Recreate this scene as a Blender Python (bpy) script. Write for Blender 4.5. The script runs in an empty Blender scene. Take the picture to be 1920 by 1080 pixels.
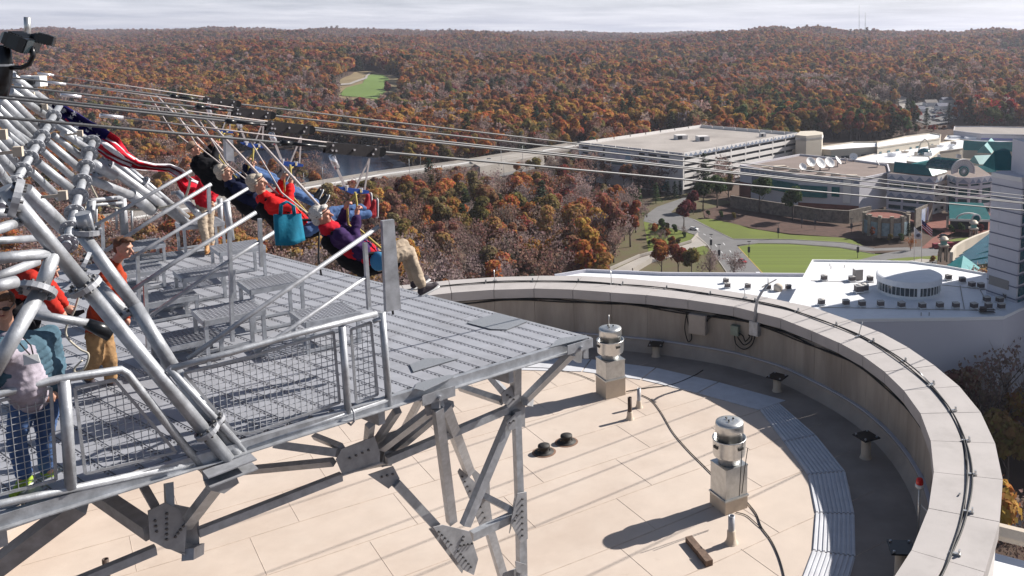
import bpy, bmesh, math, random
import numpy as np
from mathutils import Vector, Matrix, Quaternion, noise
R = math.radians
random.seed(7); rng = np.random.default_rng(7)
scn = bpy.context.scene
col = scn.collection
# ------------------------------------------------------------------ camera
FPX, CX, CY, HOR = 1650.0, 1250.0, 300.0, 62.0
PITCH = math.atan((CY - HOR) / FPX)
cam = bpy.data.cameras.new('camera'); cam_o = bpy.data.objects.new('camera', cam); col.objects.link(cam_o)
cam.sensor_width = 36; cam.lens = FPX / 1920 * 36
cam.shift_x = (960 - CX) / 1920; cam.shift_y = -(540 - CY) / 1920
cam.clip_start = .5; cam.clip_end = 40000
cam_o.rotation_euler = (R(90) - PITCH, 0, 0)
scn.camera = cam_o
# ------------------------------------------------------------------ sky, sun, exposure
SUN_EL, SUN_AZ = R(35.5), R(30)          # azimuth counted from +X towards +Y
sun_dir = Vector((math.cos(SUN_EL) * math.cos(SUN_AZ), math.cos(SUN_EL) * math.sin(SUN_AZ), math.sin(SUN_EL)))
world = bpy.data.worlds.new('World'); scn.world = world; world.use_nodes = True
nt = world.node_tree; nt.nodes.clear()
def N(nt, t, **k):
    n = nt.nodes.new(t)
    for a, b in k.items():
        if a.startswith('i_'): n.inputs[a[2:].replace('_', ' ')].default_value = b
        else: setattr(n, a, b)
    return n
sky = N(nt, 'ShaderNodeTexSky', sky_type='NISHITA', sun_disc=False, sun_elevation=SUN_EL,
        sun_rotation=R(90) - SUN_AZ, altitude=200, air_density=1.0, dust_density=1.2, ozone_density=1.5)
tc = N(nt, 'ShaderNodeTexCoord')
sep = N(nt, 'ShaderNodeSeparateXYZ'); nt.links.new(tc.outputs['Generated'], sep.inputs[0])
mz = N(nt, 'ShaderNodeMath', operation='MAXIMUM'); mz.inputs[1].default_value = 0.0; nt.links.new(sep.outputs[2], mz.inputs[0])
az = N(nt, 'ShaderNodeMath', operation='ADD'); az.inputs[1].default_value = 0.045; nt.links.new(mz.outputs[0], az.inputs[0])
dv = N(nt, 'ShaderNodeVectorMath', operation='DIVIDE'); nt.links.new(tc.outputs['Generated'], dv.inputs[0])
cmb = N(nt, 'ShaderNodeCombineXYZ')
for i in range(3): nt.links.new(az.outputs[0], cmb.inputs[i])
nt.links.new(cmb.outputs[0], dv.inputs[1])
cn = N(nt, 'ShaderNodeTexNoise', i_Scale=.42, i_Detail=7.0, i_Roughness=.62); nt.links.new(dv.outputs[0], cn.inputs['Vector'])
cr = N(nt, 'ShaderNodeMapRange', clamp=True); cr.inputs[1].default_value = .36; cr.inputs[2].default_value = .66
cr.inputs[3].default_value = .0; cr.inputs[4].default_value = 1.0
nt.links.new(cn.outputs['Fac'], cr.inputs[0])
mx = N(nt, 'ShaderNodeMixRGB'); mx.inputs[2].default_value = (14.6, 14.7, 15.6, 1)
hz = N(nt, 'ShaderNodeMapRange', clamp=True); hz.inputs[1].default_value = 0.; hz.inputs[2].default_value = .13; hz.inputs[3].default_value = 1.; hz.inputs[4].default_value = .06
nt.links.new(mz.outputs[0], hz.inputs[0])                       # clouds stack up towards the horizon and thin out overhead
hb_ = N(nt, 'ShaderNodeMath', operation='MULTIPLY'); nt.links.new(cr.outputs[0], hb_.inputs[0]); nt.links.new(hz.outputs[0], hb_.inputs[1])
hq = N(nt, 'ShaderNodeMapRange', clamp=True); hq.inputs[1].default_value = 0.; hq.inputs[2].default_value = .09; hq.inputs[3].default_value = .85; hq.inputs[4].default_value = 0.
nt.links.new(mz.outputs[0], hq.inputs[0])                       # pale blue horizon air
mh = N(nt, 'ShaderNodeMixRGB'); mh.inputs[2].default_value = (10.4, 11.2, 13.6, 1); nt.links.new(sky.outputs[0], mh.inputs[1]); nt.links.new(hq.outputs[0], mh.inputs[0])
nt.links.new(mh.outputs[0], mx.inputs[1]); nt.links.new(hb_.outputs[0], mx.inputs[0])
bg = N(nt, 'ShaderNodeBackground'); bg.inputs[1].default_value = .05
nt.links.new(mx.outputs[0], bg.inputs[0])
wo = N(nt, 'ShaderNodeOutputWorld'); nt.links.new(bg.outputs[0], wo.inputs[0])
sl = bpy.data.lights.new('sun', 'SUN'); sl.energy = 5.0; sl.angle = R(.53); sl.color = (1, .945, .87)
so = bpy.data.objects.new('sun', sl); col.objects.link(so)
so.rotation_euler = (-sun_dir).to_track_quat('-Z', 'Y').to_euler()
vs = scn.view_settings; vs.view_transform = 'Standard'; vs.look = 'None'; vs.exposure = 0.58; vs.gamma = 1; vs.use_curve_mapping = False
scn.render.engine = 'CYCLES'
scn.cycles.max_bounces = 6; scn.cycles.diffuse_bounces = 3; scn.cycles.glossy_bounces = 3; scn.cycles.transparent_max_bounces = 8
scn.cycles.use_denoising = True
scn.cycles.caustics_reflective = False; scn.cycles.caustics_refractive = False

# ------------------------------------------------------------------ where a line of sight from the drone meets a plane
cp_, sp_ = math.cos(PITCH), math.sin(PITCH)
def ray(px, py):
    x, y = px - CX, -(py - CY)
    return Vector((x, FPX * cp_ + y * sp_, -FPX * sp_ + y * cp_))
def P(px, py, z): r = ray(px, py); return r * (z / r.z)          # on the level z
def Dp(px, py, d): r = ray(px, py); return r * (d / r.y)         # at the distance d
Zv = Vector((0, 0, 1))
DZ = -4.2                                                         # deck level
C0 = P(1103, 632, DZ)
U = Vector((.722, .692, 0)).normalized()
V = (P(490, 473, DZ) - C0).normalized()
def uv(u, v, h=0.0): return C0 + U * u + V * v + Zv * h
NU = Vector((-U.y, U.x, 0))
def W(px, py, v=0.0):                                             # on the upright plane along the deck's near edge, v metres in
    r = ray(px, py); return r * (NU.dot(C0 + V * v) / NU.dot(r))

# ------------------------------------------------------------------ materials
MT = {}
def mat(name, c, rough=.6, metal=0., var=.12, scale=6., bump=.0, bscale=40., c2=None, stops=None, coord='pos', spec=.5, detail=5., stretch=None, emit=None):
    if name in MT: return MT[name]
    m = bpy.data.materials.new(name); m.use_nodes = True; t = m.node_tree
    b = t.nodes['Principled BSDF']; b.inputs['Roughness'].default_value = rough; b.inputs['Metallic'].default_value = metal
    b.inputs['Specular IOR Level'].default_value = spec
    if coord == 'pos': g = N(t, 'ShaderNodeNewGeometry').outputs['Position']
    else: g = N(t, 'ShaderNodeTexCoord').outputs['Object']
    if stretch:
        mp = N(t, 'ShaderNodeMapping'); mp.inputs['Scale'].default_value = stretch; t.links.new(g, mp.inputs[0]); g = mp.outputs[0]
    n = N(t, 'ShaderNodeTexNoise', i_Scale=scale, i_Detail=detail, i_Roughness=.6); t.links.new(g, n.inputs['Vector'])
    r = N(t, 'ShaderNodeValToRGB'); t.links.new(n.outputs['Fac'], r.inputs[0])
    c = tuple(c)
    lo = tuple(max(0, x * (1 - var)) for x in c) if c2 is None else tuple(c2)
    hi = tuple(min(1, x * (1 + var)) for x in c) if c2 is None else c
    r.color_ramp.elements[0].position = .32; r.color_ramp.elements[0].color = (*lo, 1)
    r.color_ramp.elements[1].position = .68; r.color_ramp.elements[1].color = (*hi, 1)
    t.links.new(r.outputs[0], b.inputs['Base Color'])
    if bump:
        n2 = N(t, 'ShaderNodeTexNoise', i_Scale=bscale, i_Detail=3.0); t.links.new(g, n2.inputs['Vector'])
        bp = N(t, 'ShaderNodeBump', i_Strength=bump, i_Distance=.02); t.links.new(n2.outputs['Fac'], bp.inputs['Height'])
        t.links.new(bp.outputs[0], b.inputs['Normal'])
    if metal > .3:
        mr = N(t, 'ShaderNodeMapRange'); mr.inputs[3].default_value = rough * .75; mr.inputs[4].default_value = min(1, rough * 1.3)
        t.links.new(n.outputs['Fac'], mr.inputs[0]); t.links.new(mr.outputs[0], b.inputs['Roughness'])
    MT[name] = m; return m
def grime(m, c, scale=.6, lo=.45, hi=.75, stretch=(1, 1, 1), amt=.6, detail=6.):    # a second, larger stain pattern over a material
    t = m.node_tree; b = t.nodes['Principled BSDF']; src = b.inputs['Base Color'].links[0].from_socket
    g = N(t, 'ShaderNodeNewGeometry').outputs['Position']
    mp = N(t, 'ShaderNodeMapping'); mp.inputs['Scale'].default_value = stretch; t.links.new(g, mp.inputs[0])
    n = N(t, 'ShaderNodeTexNoise', i_Scale=scale, i_Detail=detail, i_Roughness=.65); t.links.new(mp.outputs[0], n.inputs['Vector'])
    r = N(t, 'ShaderNodeMapRange', clamp=True); r.inputs[1].default_value = lo; r.inputs[2].default_value = hi; r.inputs[4].default_value = amt
    t.links.new(n.outputs['Fac'], r.inputs[0])
    x = N(t, 'ShaderNodeMixRGB'); x.inputs[2].default_value = (*c, 1)
    t.links.new(src, x.inputs[1]); t.links.new(r.outputs[0], x.inputs[0]); t.links.new(x.outputs[0], b.inputs['Base Color'])
    return m
M = dict(
 galv=mat('galvanised_steel', (.43, .445, .475), .48, .5, .2, 9, .08, 60),
 galvd=mat('weathered_galvanised_steel', (.40, .41, .44), .55, .45, .22, 7, .08, 60),
 deck=mat('grating_steel', (.345, .355, .395), .62, .12, .12, 3),
 gusset=mat('zinc_plate', (.36, .36, .375), .6, .3, .2, 6, .05),
 bolt=mat('bolt_steel', (.16, .16, .165), .45, .8),
 cable=mat('wire_rope', (.17, .17, .175), .55, .5, .2, 60),
 black=mat('black_rubber', (.018, .018, .02), .6),
 blackp=mat('black_paint', (.012, .013, .016), .3),
 cord=mat('pale_rope', (.5, .46, .38), .9, 0, .2, 50),
 roof=mat('tan_roof_membrane', (.58, .49, .42), .8, 0, .045, 1.5, .06, 12),
 ring=mat('grey_fluted_mat', (.58, .59, .63), .75, 0, .08, 3),
 cap=mat('precast_concrete', (.44, .41, .40), .85, 0, .06, 1.2, .08, 35),
 wall=mat('stained_concrete', (.36, .315, .275), .9, 0, .16, 2.2, .12, 25, stretch=(1, 1, .22)),
 curb=mat('cream_membrane', (.38, .33, .29), .8, 0, .1, 2),
 alu=mat('spun_aluminium', (.62, .62, .61), .34, .8, .08, 12),
 sheet=mat('galvanised_sheet', (.5, .51, .51), .36, .8, .14, 7),
 cream=mat('cream_paint', (.56, .48, .39), .7, 0, .06, 4),
 brownp=mat('rusty_pipe', (.075, .05, .04), .7, 0, .3, 20),
 darkiron=mat('dark_cast_iron', (.03, .027, .025), .65, 0, .3, 25),
 rust=mat('rust_stain', (.20, .12, .085), .9, 0, .3, 5),
 timber=mat('weathered_timber', (.15, .10, .075), .85, 0, .3, 14),
 white=mat('white_membrane', (.80, .81, .84), .6, 0, .04, .5),
 whitep=mat('white_paint', (.78, .78, .78), .5, 0, .03),
 redg=mat('red_lens', (.62, .02, .02), .2, 0, .05),
 asphalt=mat('asphalt', (.17, .165, .165), .9, 0, .12, .15),
 concrete=mat('pale_road_concrete', (.36, .33, .30), .9, 0, .1, .1),
 gwall=mat('garage_precast', (.73, .70, .68), .8, 0, .05, .1),
 gfloor=mat('garage_deck', (.36, .325, .30), .9, 0, .14, .05),
 dark=mat('dark_opening', (.025, .027, .035), .9),
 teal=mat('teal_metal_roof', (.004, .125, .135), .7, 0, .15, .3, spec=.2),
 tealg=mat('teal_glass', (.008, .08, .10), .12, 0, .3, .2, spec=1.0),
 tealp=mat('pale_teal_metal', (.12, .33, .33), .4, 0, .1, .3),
 glass=mat('dark_window_glass', (.03, .045, .055), .12, 0, .2, .3, spec=1.0),
 sand=mat('sand_stucco', (.60, .535, .44), .85, 0, .05, .1),
 lilac=mat('grey_lilac_stucco', (.60, .58, .62), .85, 0, .05, .1),
 band=mat('blue_grey_band', (.13, .14, .20), .7),
 broof=mat('brown_gravel_roof', (.225, .175, .155), .95, 0, .12, .06),
 gravel=mat('gravel_roof', (.3, .27, .25), .95, 0, .12, .06),
 metalw=mat('pale_metal_panel', (.56, .55, .60), .6, .0, .03, .05),
 stone=mat('rubble_stone', (.19, .165, .14), .95, 0, .35, .5),
 grass=mat('mown_lawn', (.12, .15, .018), .95, 0, .14, .05),
 pillar=mat('pillar_stone', (.33, .28, .22), .9, 0, .2, .5),
 stripe=mat('striped_lawn', (.125, .165, .02), .95, 0, .2, 1., stretch=(.003, .30, 1)),
 mulch=mat('brown_mulch', (.085, .045, .033), .95, 0, .3, .3),
 water=mat('pond_water', (.02, .032, .06), .18, 0, .2, .02, .12, .25, spec=.5),
 rock=mat('pale_rock', (.42, .40, .39), .95, 0, .4, .12),
 yellow=mat('yellow_line', (.55, .38, .08), .8),
 brick=mat('red_brick', (.20, .07, .05), .9, 0, .2, .3),
 redbed=mat('red_flowers', (.22, .035, .05), .95, 0, .4, 1.2),
)
grime(M['roof'], (.40, .30, .235), .28, .46, .78, amt=.6)
grime(M['roof'], (.33, .26, .21), 1.9, .64, .8, amt=.35)
grime(M['deck'], (.24, .235, .24), .7, .5, .8, amt=.5)
grime(M['galv'], (.30, .29, .28), 2.5, .58, .8, amt=.4)
grime(M['roof'], (.62, .54, .47), 1.3, .55, .8, amt=.35)
grime(M['cap'], (.27, .25, .24), 1.1, .5, .85, amt=.6)
grime(M['wall'], (.20, .165, .14), 1.3, .5, .75, (1, 1, .12), .7)
grime(M['gfloor'], (.2, .165, .15), .02, .5, .7, amt=.5)

# ------------------------------------------------------------------ mesh builder
class MB:
    def __init__(s): s.v = []; s.f = []; s.m = []; s.smooth = []
    def add(s, vs, fs, m=0, sm=False):
        o = len(s.v); s.v += [tuple(v) for v in vs]
        for f in fs: s.f.append([i + o for i in f]); s.m.append(m); s.smooth.append(sm)
        return s
    def box(s, c, size, rz=0., m=0, M4=None):
        a, b, d = size[0] / 2, size[1] / 2, size[2] / 2
        q = [Vector((x, y, z)) for z in (-d, d) for x, y in ((-a, -b), (a, -b), (a, b), (-a, b))]
        if M4 is None: M4 = Matrix.Translation(Vector(c)) @ Matrix.Rotation(rz, 4, 'Z')
        return s.add([M4 @ v for v in q], [(0, 3, 2, 1), (4, 5, 6, 7), (0, 1, 5, 4), (1, 2, 6, 5), (2, 3, 7, 6), (3, 0, 4, 7)], m)
    def beam(s, p, q, w, h, up=Zv, m=0):       # rectangular bar from p to q
        p, q = Vector(p), Vector(q); d = (q - p); L = d.length; d.normalize()
        x = d.cross(Vector(up))
        if x.length < 1e-4: x = d.cross(Vector((1, 0, 0)))
        x.normalize(); y = x.cross(d)
        vs = [p + d * (L * t) + x * (a * w / 2) + y * (b * h / 2) for t in (0, 1) for a, b in ((-1, -1), (1, -1), (1, 1), (-1, 1))]
        return s.add(vs, [(0, 3, 2, 1), (4, 5, 6, 7), (0, 1, 5, 4), (1, 2, 6, 5), (2, 3, 7, 6), (3, 0, 4, 7)], m)
    def channel(s, p, q, w, h, t=.012, up=Zv, m=0):   # C-section: web + two flanges
        p, q = Vector(p), Vector(q); d = (q - p).normalized(); x = d.cross(Vector(up)).normalized(); y = x.cross(d)
        s.beam(p, q, t, h, up, m)
        for k in (-1, 1): s.beam(p + x * (w / 2) + y * (k * (h / 2 - t / 2 - .001)), q + x * (w / 2) + y * (k * (h / 2 - t / 2 - .001)), w, t, up, m)
        return s
    def tube(s, pts, r, n=10, m=0, cap=True, sm=True):
        pts = [Vector(p) for p in pts]; k = len(pts); rs = r if isinstance(r, (list, tuple)) else [r] * k
        o = []; ref = None
        for i, p in enumerate(pts):
            d = (pts[min(i + 1, k - 1)] - pts[max(i - 1, 0)]).normalized()
            if ref is None: ref = d.cross(Zv) if abs(d.z) < .95 else d.cross(Vector((1, 0, 0)))
            ref = (ref - d * ref.dot(d)).normalized(); y = d.cross(ref)
            o += [p + (ref * math.cos(a) + y * math.sin(a)) * rs[i] for a in (2 * math.pi * j / n for j in range(n))]
        f = [(i * n + j, i * n + (j + 1) % n, (i + 1) * n + (j + 1) % n, (i + 1) * n + j) for i in range(k - 1) for j in range(n)]
        s.add(o, f, m, sm)
        if cap and n > 2:
            b = len(s.v) - k * n
            s.f += [[b + j for j in range(n)][::-1], [b + (k - 1) * n + j for j in range(n)]]; s.m += [m, m]; s.smooth += [False, False]
        return s
    def lathe(s, prof, c, n=24, m=0, axis=None, sm=True):     # prof: (r, z) list around c
        c = Vector(c); q = Quaternion() if axis is None else Zv.rotation_difference(Vector(axis).normalized())
        o = []; k = len(prof)
        for r, z in prof: o += [c + q @ Vector((r * math.cos(a), r * math.sin(a), z)) for a in (2 * math.pi * j / n for j in range(n))]
        f = [(i * n + j, i * n + (j + 1) % n, (i + 1) * n + (j + 1) % n, (i + 1) * n + j) for i in range(k - 1) for j in range(n)]
        return s.add(o, f, m, sm)
    def disc(s, c, r, t, axis=Zv, n=20, m=0):
        a = Vector(axis).normalized(); return s.lathe([(0.001, -t / 2), (r, -t / 2), (r, t / 2), (0.001, t / 2)], c, n, m, a, sm=False)
    def prism(s, poly, z0, z1, m=0, top=True, mt=None):       # vertical extrusion of a ground outline
        n = len(poly); b = [Vector((p[0], p[1], z0)) for p in poly]; t = [Vector((p[0], p[1], z1)) for p in poly]
        ar = sum(poly[i][0] * poly[(i + 1) % n][1] - poly[(i + 1) % n][0] * poly[i][1] for i in range(n))
        if ar < 0: b.reverse(); t.reverse()
        s.add(b + t, [(i, (i + 1) % n, n + (i + 1) % n, n + i) for i in range(n)], m)
        if top: s.add(t, [list(range(n))], m if mt is None else mt)
        return s
    def slab(s, pts, nrm, t, m=0):                              # flat plate of thickness t
        nrm = Vector(nrm).normalized(); n = len(pts); a = [Vector(p) + nrm * (t / 2) for p in pts]; b = [Vector(p) - nrm * (t / 2) for p in pts]
        return s.add(a + b, [list(range(n)), list(range(2 * n - 1, n - 1, -1))] + [(i, n + i, n + (i + 1) % n, (i + 1) % n) for i in range(n)], m)
    def ball(s, c, r, n=12, m=0, rot=None):
        r = Vector(r) if hasattr(r, '__len__') else Vector((r, r, r)); c = Vector(c); o = []; h = n // 2
        for i in range(h + 1):
            th = math.pi * i / h
            for j in range(n):
                v = Vector((math.sin(th) * math.cos(2 * math.pi * j / n) * r.x, math.sin(th) * math.sin(2 * math.pi * j / n) * r.y, math.cos(th) * r.z))
                o.append(c + (rot @ v if rot else v))
        return s.add(o, [(i * n + j, (i + 1) * n + j, (i + 1) * n + (j + 1) % n, i * n + (j + 1) % n) for i in range(h) for j in range(n)], m, True)
    def mesh(s, name, mats, org=Vector()):
        me = bpy.data.meshes.new(name)
        me.from_pydata([(v[0] - org[0], v[1] - org[1], v[2] - org[2]) for v in s.v], [], s.f)
        for mm in (mats if isinstance(mats, (list, tuple)) else [mats]): me.materials.append(mm)
        me.polygons.foreach_set('material_index', s.m); me.polygons.foreach_set('use_smooth', s.smooth)
        me.update(); return me
ORG = {}
def build(mb, name, mats, parent=None, label=None, cat=None, group=None, kind=None, fix=False):
    org = ORG[parent.name] if parent is not None else Vector((0, 0, 0))
    me = mb.mesh(name, mats, org)
    if fix:
        b = bmesh.new(); b.from_mesh(me); bmesh.ops.recalc_face_normals(b, faces=b.faces); b.to_mesh(me); b.free()
    o = bpy.data.objects.new(name, me); col.objects.link(o)
    if parent is not None: o.parent = parent
    ORG[o.name] = org
    return tag(o, label, cat, group, kind)
def tag(o, label=None, cat=None, group=None, kind=None):
    for k, v in (('label', label), ('category', cat), ('group', group), ('kind', kind)):
        if v: o[k] = v
    return o
def thing(name, label, cat, loc=(0, 0, 0), group=None):
    o = bpy.data.objects.new(name, None); col.objects.link(o); o.location = loc; o.empty_display_size = .2
    ORG[o.name] = Vector(loc); return tag(o, label, cat, group)
def piece(me, name, parent, M4=None, loc=None):                 # object sharing mesh data, placed in the parent's frame
    o = bpy.data.objects.new(name, me); col.objects.link(o); o.parent = parent
    org = ORG[parent.name]; ORG[o.name] = org
    if M4 is None: M4 = Matrix.Translation(Vector(loc))
    o.matrix_local = Matrix.Translation(-org) @ M4
    return o
def copy_tree(o, loc=None, rz=None, label=None, scale=None):
    def rec(a, par):
        c = a.copy(); col.objects.link(c); c.parent = par
        for ch in a.children: rec(ch, c)
        return c
    c = rec(o, None)
    if loc is not None: c.location = loc
    if rz is not None: c.rotation_euler.z = rz
    if scale: c.scale = (scale,) * 3
    if label: c['label'] = label
    ORG[c.name] = Vector(c.location)
    return c
def frame(p, x, z=Zv):                                          # matrix: origin p, X along x, Z near z
    x = Vector(x).normalized(); y = Vector(z).cross(x).normalized(); z = x.cross(y)
    return Matrix(((x.x, y.x, z.x, p[0]), (x.y, y.y, z.y, p[1]), (x.z, y.z, z.z, p[2]), (0, 0, 0, 1)))
# ================================================================== round tower roof with its parapet
RZ, CAPZ, CURBZ = -10.0, -8.15, -9.68
inn = [(926, 543), (1001, 541), (1074, 543), (1144, 548), (1211, 553), (1290, 562), (1376, 575), (1464, 597), (1522, 620), (1572, 642), (1618, 667), (1659, 697), (1695, 732), (1726, 775), (1745, 826), (1751, 885), (1741, 953), (1709, 1032)]
out = [(937, 519), (1020, 517), (1097, 517.5), (1175, 522), (1252, 529.5), (1335, 541), (1420, 554), (1500, 568), (1563, 590), (1612, 607), (1655, 625), (1697, 648), (1742, 678), (1787, 713), (1829, 758), (1860.5, 818), (1878, 880), (1876, 960.5), (1853.5, 1048.5)]
out = out[:7] + out[7:8] + out[8:]
pin = [P(x, y, CAPZ) for x, y in inn]
# outer joints: radial partner of each inner joint, taken from the outer outline
pout = [P(x, y, CAPZ) for x, y in [(937, 519), (1020, 517), (1097, 517.5), (1175, 522), (1252, 529.5), (1335, 541), (1415, 554), (1495, 568), (1560, 589), (1614, 608), (1660, 628), (1700, 650), (1742, 678), (1787, 714), (1829, 758), (1860.5, 816), (1878, 880), (1876, 960.5), (1853.5, 1048.5)][:len(pin)]]
cc = Vector((-3.9, 17.6, CAPZ))
# re-pair by bearing from the centre so that each joint runs radially
def bearing(p): return math.atan2(p.y - cc.y, p.x - cc.x)
oc = [P(x, y, CAPZ) for x, y in out]
ob = sorted([(bearing(p), (p - cc).length) for p in oc]); ib = sorted([(bearing(p), (p - cc).length) for p in pin])
def rad(tab, a):
    xs = [t[0] for t in tab]; ys = [t[1] for t in tab]
    xx = xs + [xs[0] + 2 * math.pi]; yy = ys + [ys[0]]
    while a < xs[0]: a += 2 * math.pi
    while a > xs[0] + 2 * math.pi: a -= 2 * math.pi
    return float(np.interp(a, xx, yy))
angs = [b for b, _ in ib]
step = (angs[-1] - angs[0]) / (len(angs) - 1)
n_more = int(round((2 * math.pi - (angs[-1] - angs[0])) / step))
angs += [angs[-1] + (2 * math.pi - (angs[-1] - angs[0])) * k / n_more for k in range(1, n_more)]
def ringpt(a, kind, z):
    ri, ro = rad(ib, a), rad(ob, a)
    r = {'in': ri, 'out': ro, 'mid': ri + (ro - ri) * .5, 'wall': ri + .13, 'curb': ri - .02, 'foot': ri - .12, 'outw': ro - .06,
         'mi': ri + (ro - ri) * .5 - .012, 'mo': ri + (ro - ri) * .5 + .012}[kind] if isinstance(kind, str) else kind
    return Vector((cc.x + r * math.cos(a), cc.y + r * math.sin(a), z))
nA = len(angs)
tower = thing('round_tower_roof', 'round tan flat roof of a tall tower with a broad pale parapet', 'rooftop', (cc.x, cc.y, RZ))
mb = MB(); pts = [ringpt(a, 'curb', RZ) for a in angs]
mb.prism([(p.x, p.y) for p in pts], RZ - .3, RZ)
build(mb, 'roof_membrane', M['roof'], tower)
# membrane laps: thin strips standing a few mm proud, running across the roof
seam = mat('membrane_seam', (.49, .405, .34), .85, 0, .2, 3)
sd = (P(1500, 745, RZ) - P(1020, 905, RZ)).normalized(); sn = Vector((-sd.y, sd.x, 0))
def inside(p, m=.5): d = p - cc; return math.hypot(d.x, d.y) < rad(ib, math.atan2(d.y, d.x)) - m
mb = MB()
o0 = P(1020, 905, RZ)
for k in range(-8, 9):
    b = o0 + sn * (k * 1.52 + .03 * math.sin(k * 9)); run = []
    for i in range(-80, 81):
        q = b + sd * (i * .25) + sn * .012 * math.sin(i * .35 + k)
        if inside(q, .75): run.append(q)
    if len(run) > 4:
        mb.tube([q + Zv * .001 for q in run], .010, 4, sm=False)
    for i in range(-6, 7):
        q = b + sd * (i * 2.9 + (k % 3) * .95)
        if inside(q, 1.2) and inside(q + sn * 1.52, 1.2): mb.tube([q, q + sn * 1.5], .006, 4, sm=False)
build(mb, 'membrane_lap', seam, tower)
margin_mat = mat('darker_membrane', (.36, .305, .265), .9, 0, .18, .9, .06, 12, c2=(.25, .215, .19)); m = MB()  # darker roof band along the wall, far and right sides only
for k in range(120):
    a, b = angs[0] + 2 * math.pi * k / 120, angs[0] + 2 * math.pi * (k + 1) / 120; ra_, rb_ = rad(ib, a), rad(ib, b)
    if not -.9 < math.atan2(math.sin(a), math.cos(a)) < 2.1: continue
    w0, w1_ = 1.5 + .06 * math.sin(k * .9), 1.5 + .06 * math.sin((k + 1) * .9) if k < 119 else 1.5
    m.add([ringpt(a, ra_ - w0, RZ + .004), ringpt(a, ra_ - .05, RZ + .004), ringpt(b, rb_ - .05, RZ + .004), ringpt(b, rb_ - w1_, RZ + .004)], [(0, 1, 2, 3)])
build(m, 'darker_margin', margin_mat, tower)
wm = thing('parapet_wall', 'curved concrete parapet wall round the roof with pale capping stones', 'parapet', (cc.x, cc.y, RZ))
jr = .006
for i in range(nA):
    a0, a1 = angs[i], angs[(i + 1) % nA] + (2 * math.pi if i == nA - 1 else 0)
    ga = jr / 10; b0, b1 = a0 + ga * 1.3, a1 - ga * 1.3
    dz = rng.normal() * .004
    for k0, k1 in (('in', 'mi'), ('mo', 'out')):
        m = MB(); t = [ringpt(b0, k0, CAPZ + dz), ringpt(b1, k0, CAPZ + dz), ringpt(b1, k1, CAPZ + dz * .5), ringpt(b0, k1, CAPZ + dz * .5)]
        bt = [Vector((p.x, p.y, CAPZ - .30)) for p in t]
        m.add(t + bt, [(3, 2, 1, 0), (4, 5, 6, 7), (0, 1, 5, 4), (1, 2, 6, 5), (2, 3, 7, 6), (3, 0, 4, 7)])
        build(m, 'capping_stone', M['cap'], wm, fix=True)
    m = MB(); c0, c1 = a0 + ga * .6, a1 - ga * .6
    q = [ringpt(c0, 'wall', CAPZ - .305), ringpt(c1, 'wall', CAPZ - .305), ringpt(c1, 'wall', CURBZ), ringpt(c0, 'wall', CURBZ)]
    w = [ringpt(c0, 'mid', CAPZ - .305), ringpt(c1, 'mid', CAPZ - .305), ringpt(c1, 'mid', CURBZ), ringpt(c0, 'mid', CURBZ)]
    m.add(q + w, [(0, 1, 2, 3), (7, 6, 5, 4), (0, 4, 5, 1), (1, 5, 6, 2), (2, 6, 7, 3), (3, 7, 4, 0)])
    build(m, 'wall_panel', M['wall'], wm, fix=True)
mb = MB(); fine = [angs[0] + 2 * math.pi * k / 120 for k in range(121)]
prof = [('wall', CURBZ + .05), (None, CURBZ + .04), (None, CURBZ - .02), ('foot', RZ + .012), ('foot', RZ - .1)]
rows = []
for a in fine:
    ri = rad(ib, a)
    rows.append([ringpt(a, ri + .12, CURBZ + .05), ringpt(a, ri + .02, CURBZ + .04), ringpt(a, ri + .01, CURBZ - .03), ringpt(a, ri - .14, RZ + .03), ringpt(a, ri - .2, RZ - .05)])
for i in range(120): 
    for j in range(4): mb.add([rows[i][j], rows[i + 1][j], rows[i + 1][j + 1], rows[i][j + 1]], [(0, 1, 2, 3)], 0, j > 0)
build(mb, 'cant_strip', M['curb'], wm, fix=True)
mb = MB()
for i in range(120):
    a, b = fine[i], fine[i + 1]
    for k, w_ in ((0, 1), (1, 1)):
        pass
    mb.beam(ringpt(a, rad(ib, a) + .075, CURBZ + .065), ringpt(b, rad(ib, b) + .075, CURBZ + .065), .09, .03)
build(mb, 'flashing_strip', M['metalw'], wm)
# tower shaft below
shaft = MB(); ps = [ringpt(a, 'outw', 0) for a in angs]
shaft.prism([(p.x, p.y) for p in ps], -100.5, CAPZ - .302, top=False)
build(shaft, 'tower_shaft', M['gwall'], tower)
# fluted grey walkway mats laid round the roof
ringo, ringi = [P(*p, RZ) for p in [(1063, 676), (1200, 690), (1330, 720), (1452, 757)]], None
def ring_r(px, py): d = P(px, py, RZ) - cc; return math.atan2(d.y, d.x), math.hypot(d.x, d.y)
wk_out = sorted([ring_r(*p) for p in [(1100, 672), (1250, 695), (1360, 720), (1460, 757), (1530, 817), (1580, 875), (1602, 965), (1603, 1050)]])
wk_in = sorted([ring_r(*p) for p in [(1060, 695), (1200, 712), (1330, 745), (1425, 770), (1470, 830), (1520, 905), (1526, 985), (1515, 1062)]])
print('ring', [(round(a, 2), round(r, 2)) for a, r in wk_out], [(round(a, 2), round(r, 2)) for a, r in wk_in])
def ip(tab, a): return float(np.interp(a, [t[0] for t in tab], [t[1] for t in tab]))
walk = thing('walkway_mat', 'ring of grey ribbed walkway mats laid on the tan roof', 'walkway mat', (cc.x, cc.y, RZ))
aa = [ring_r(*p)[0] for p in [(1602, 1045), (1600, 965), (1582, 885), (1530, 817), (1460, 757)]]
st = abs(aa[1] - aa[2]); al = sorted(aa)[0]
ed = sorted(aa); ed = [ed[0] - st * 2, ed[0] - st] + ed
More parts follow.
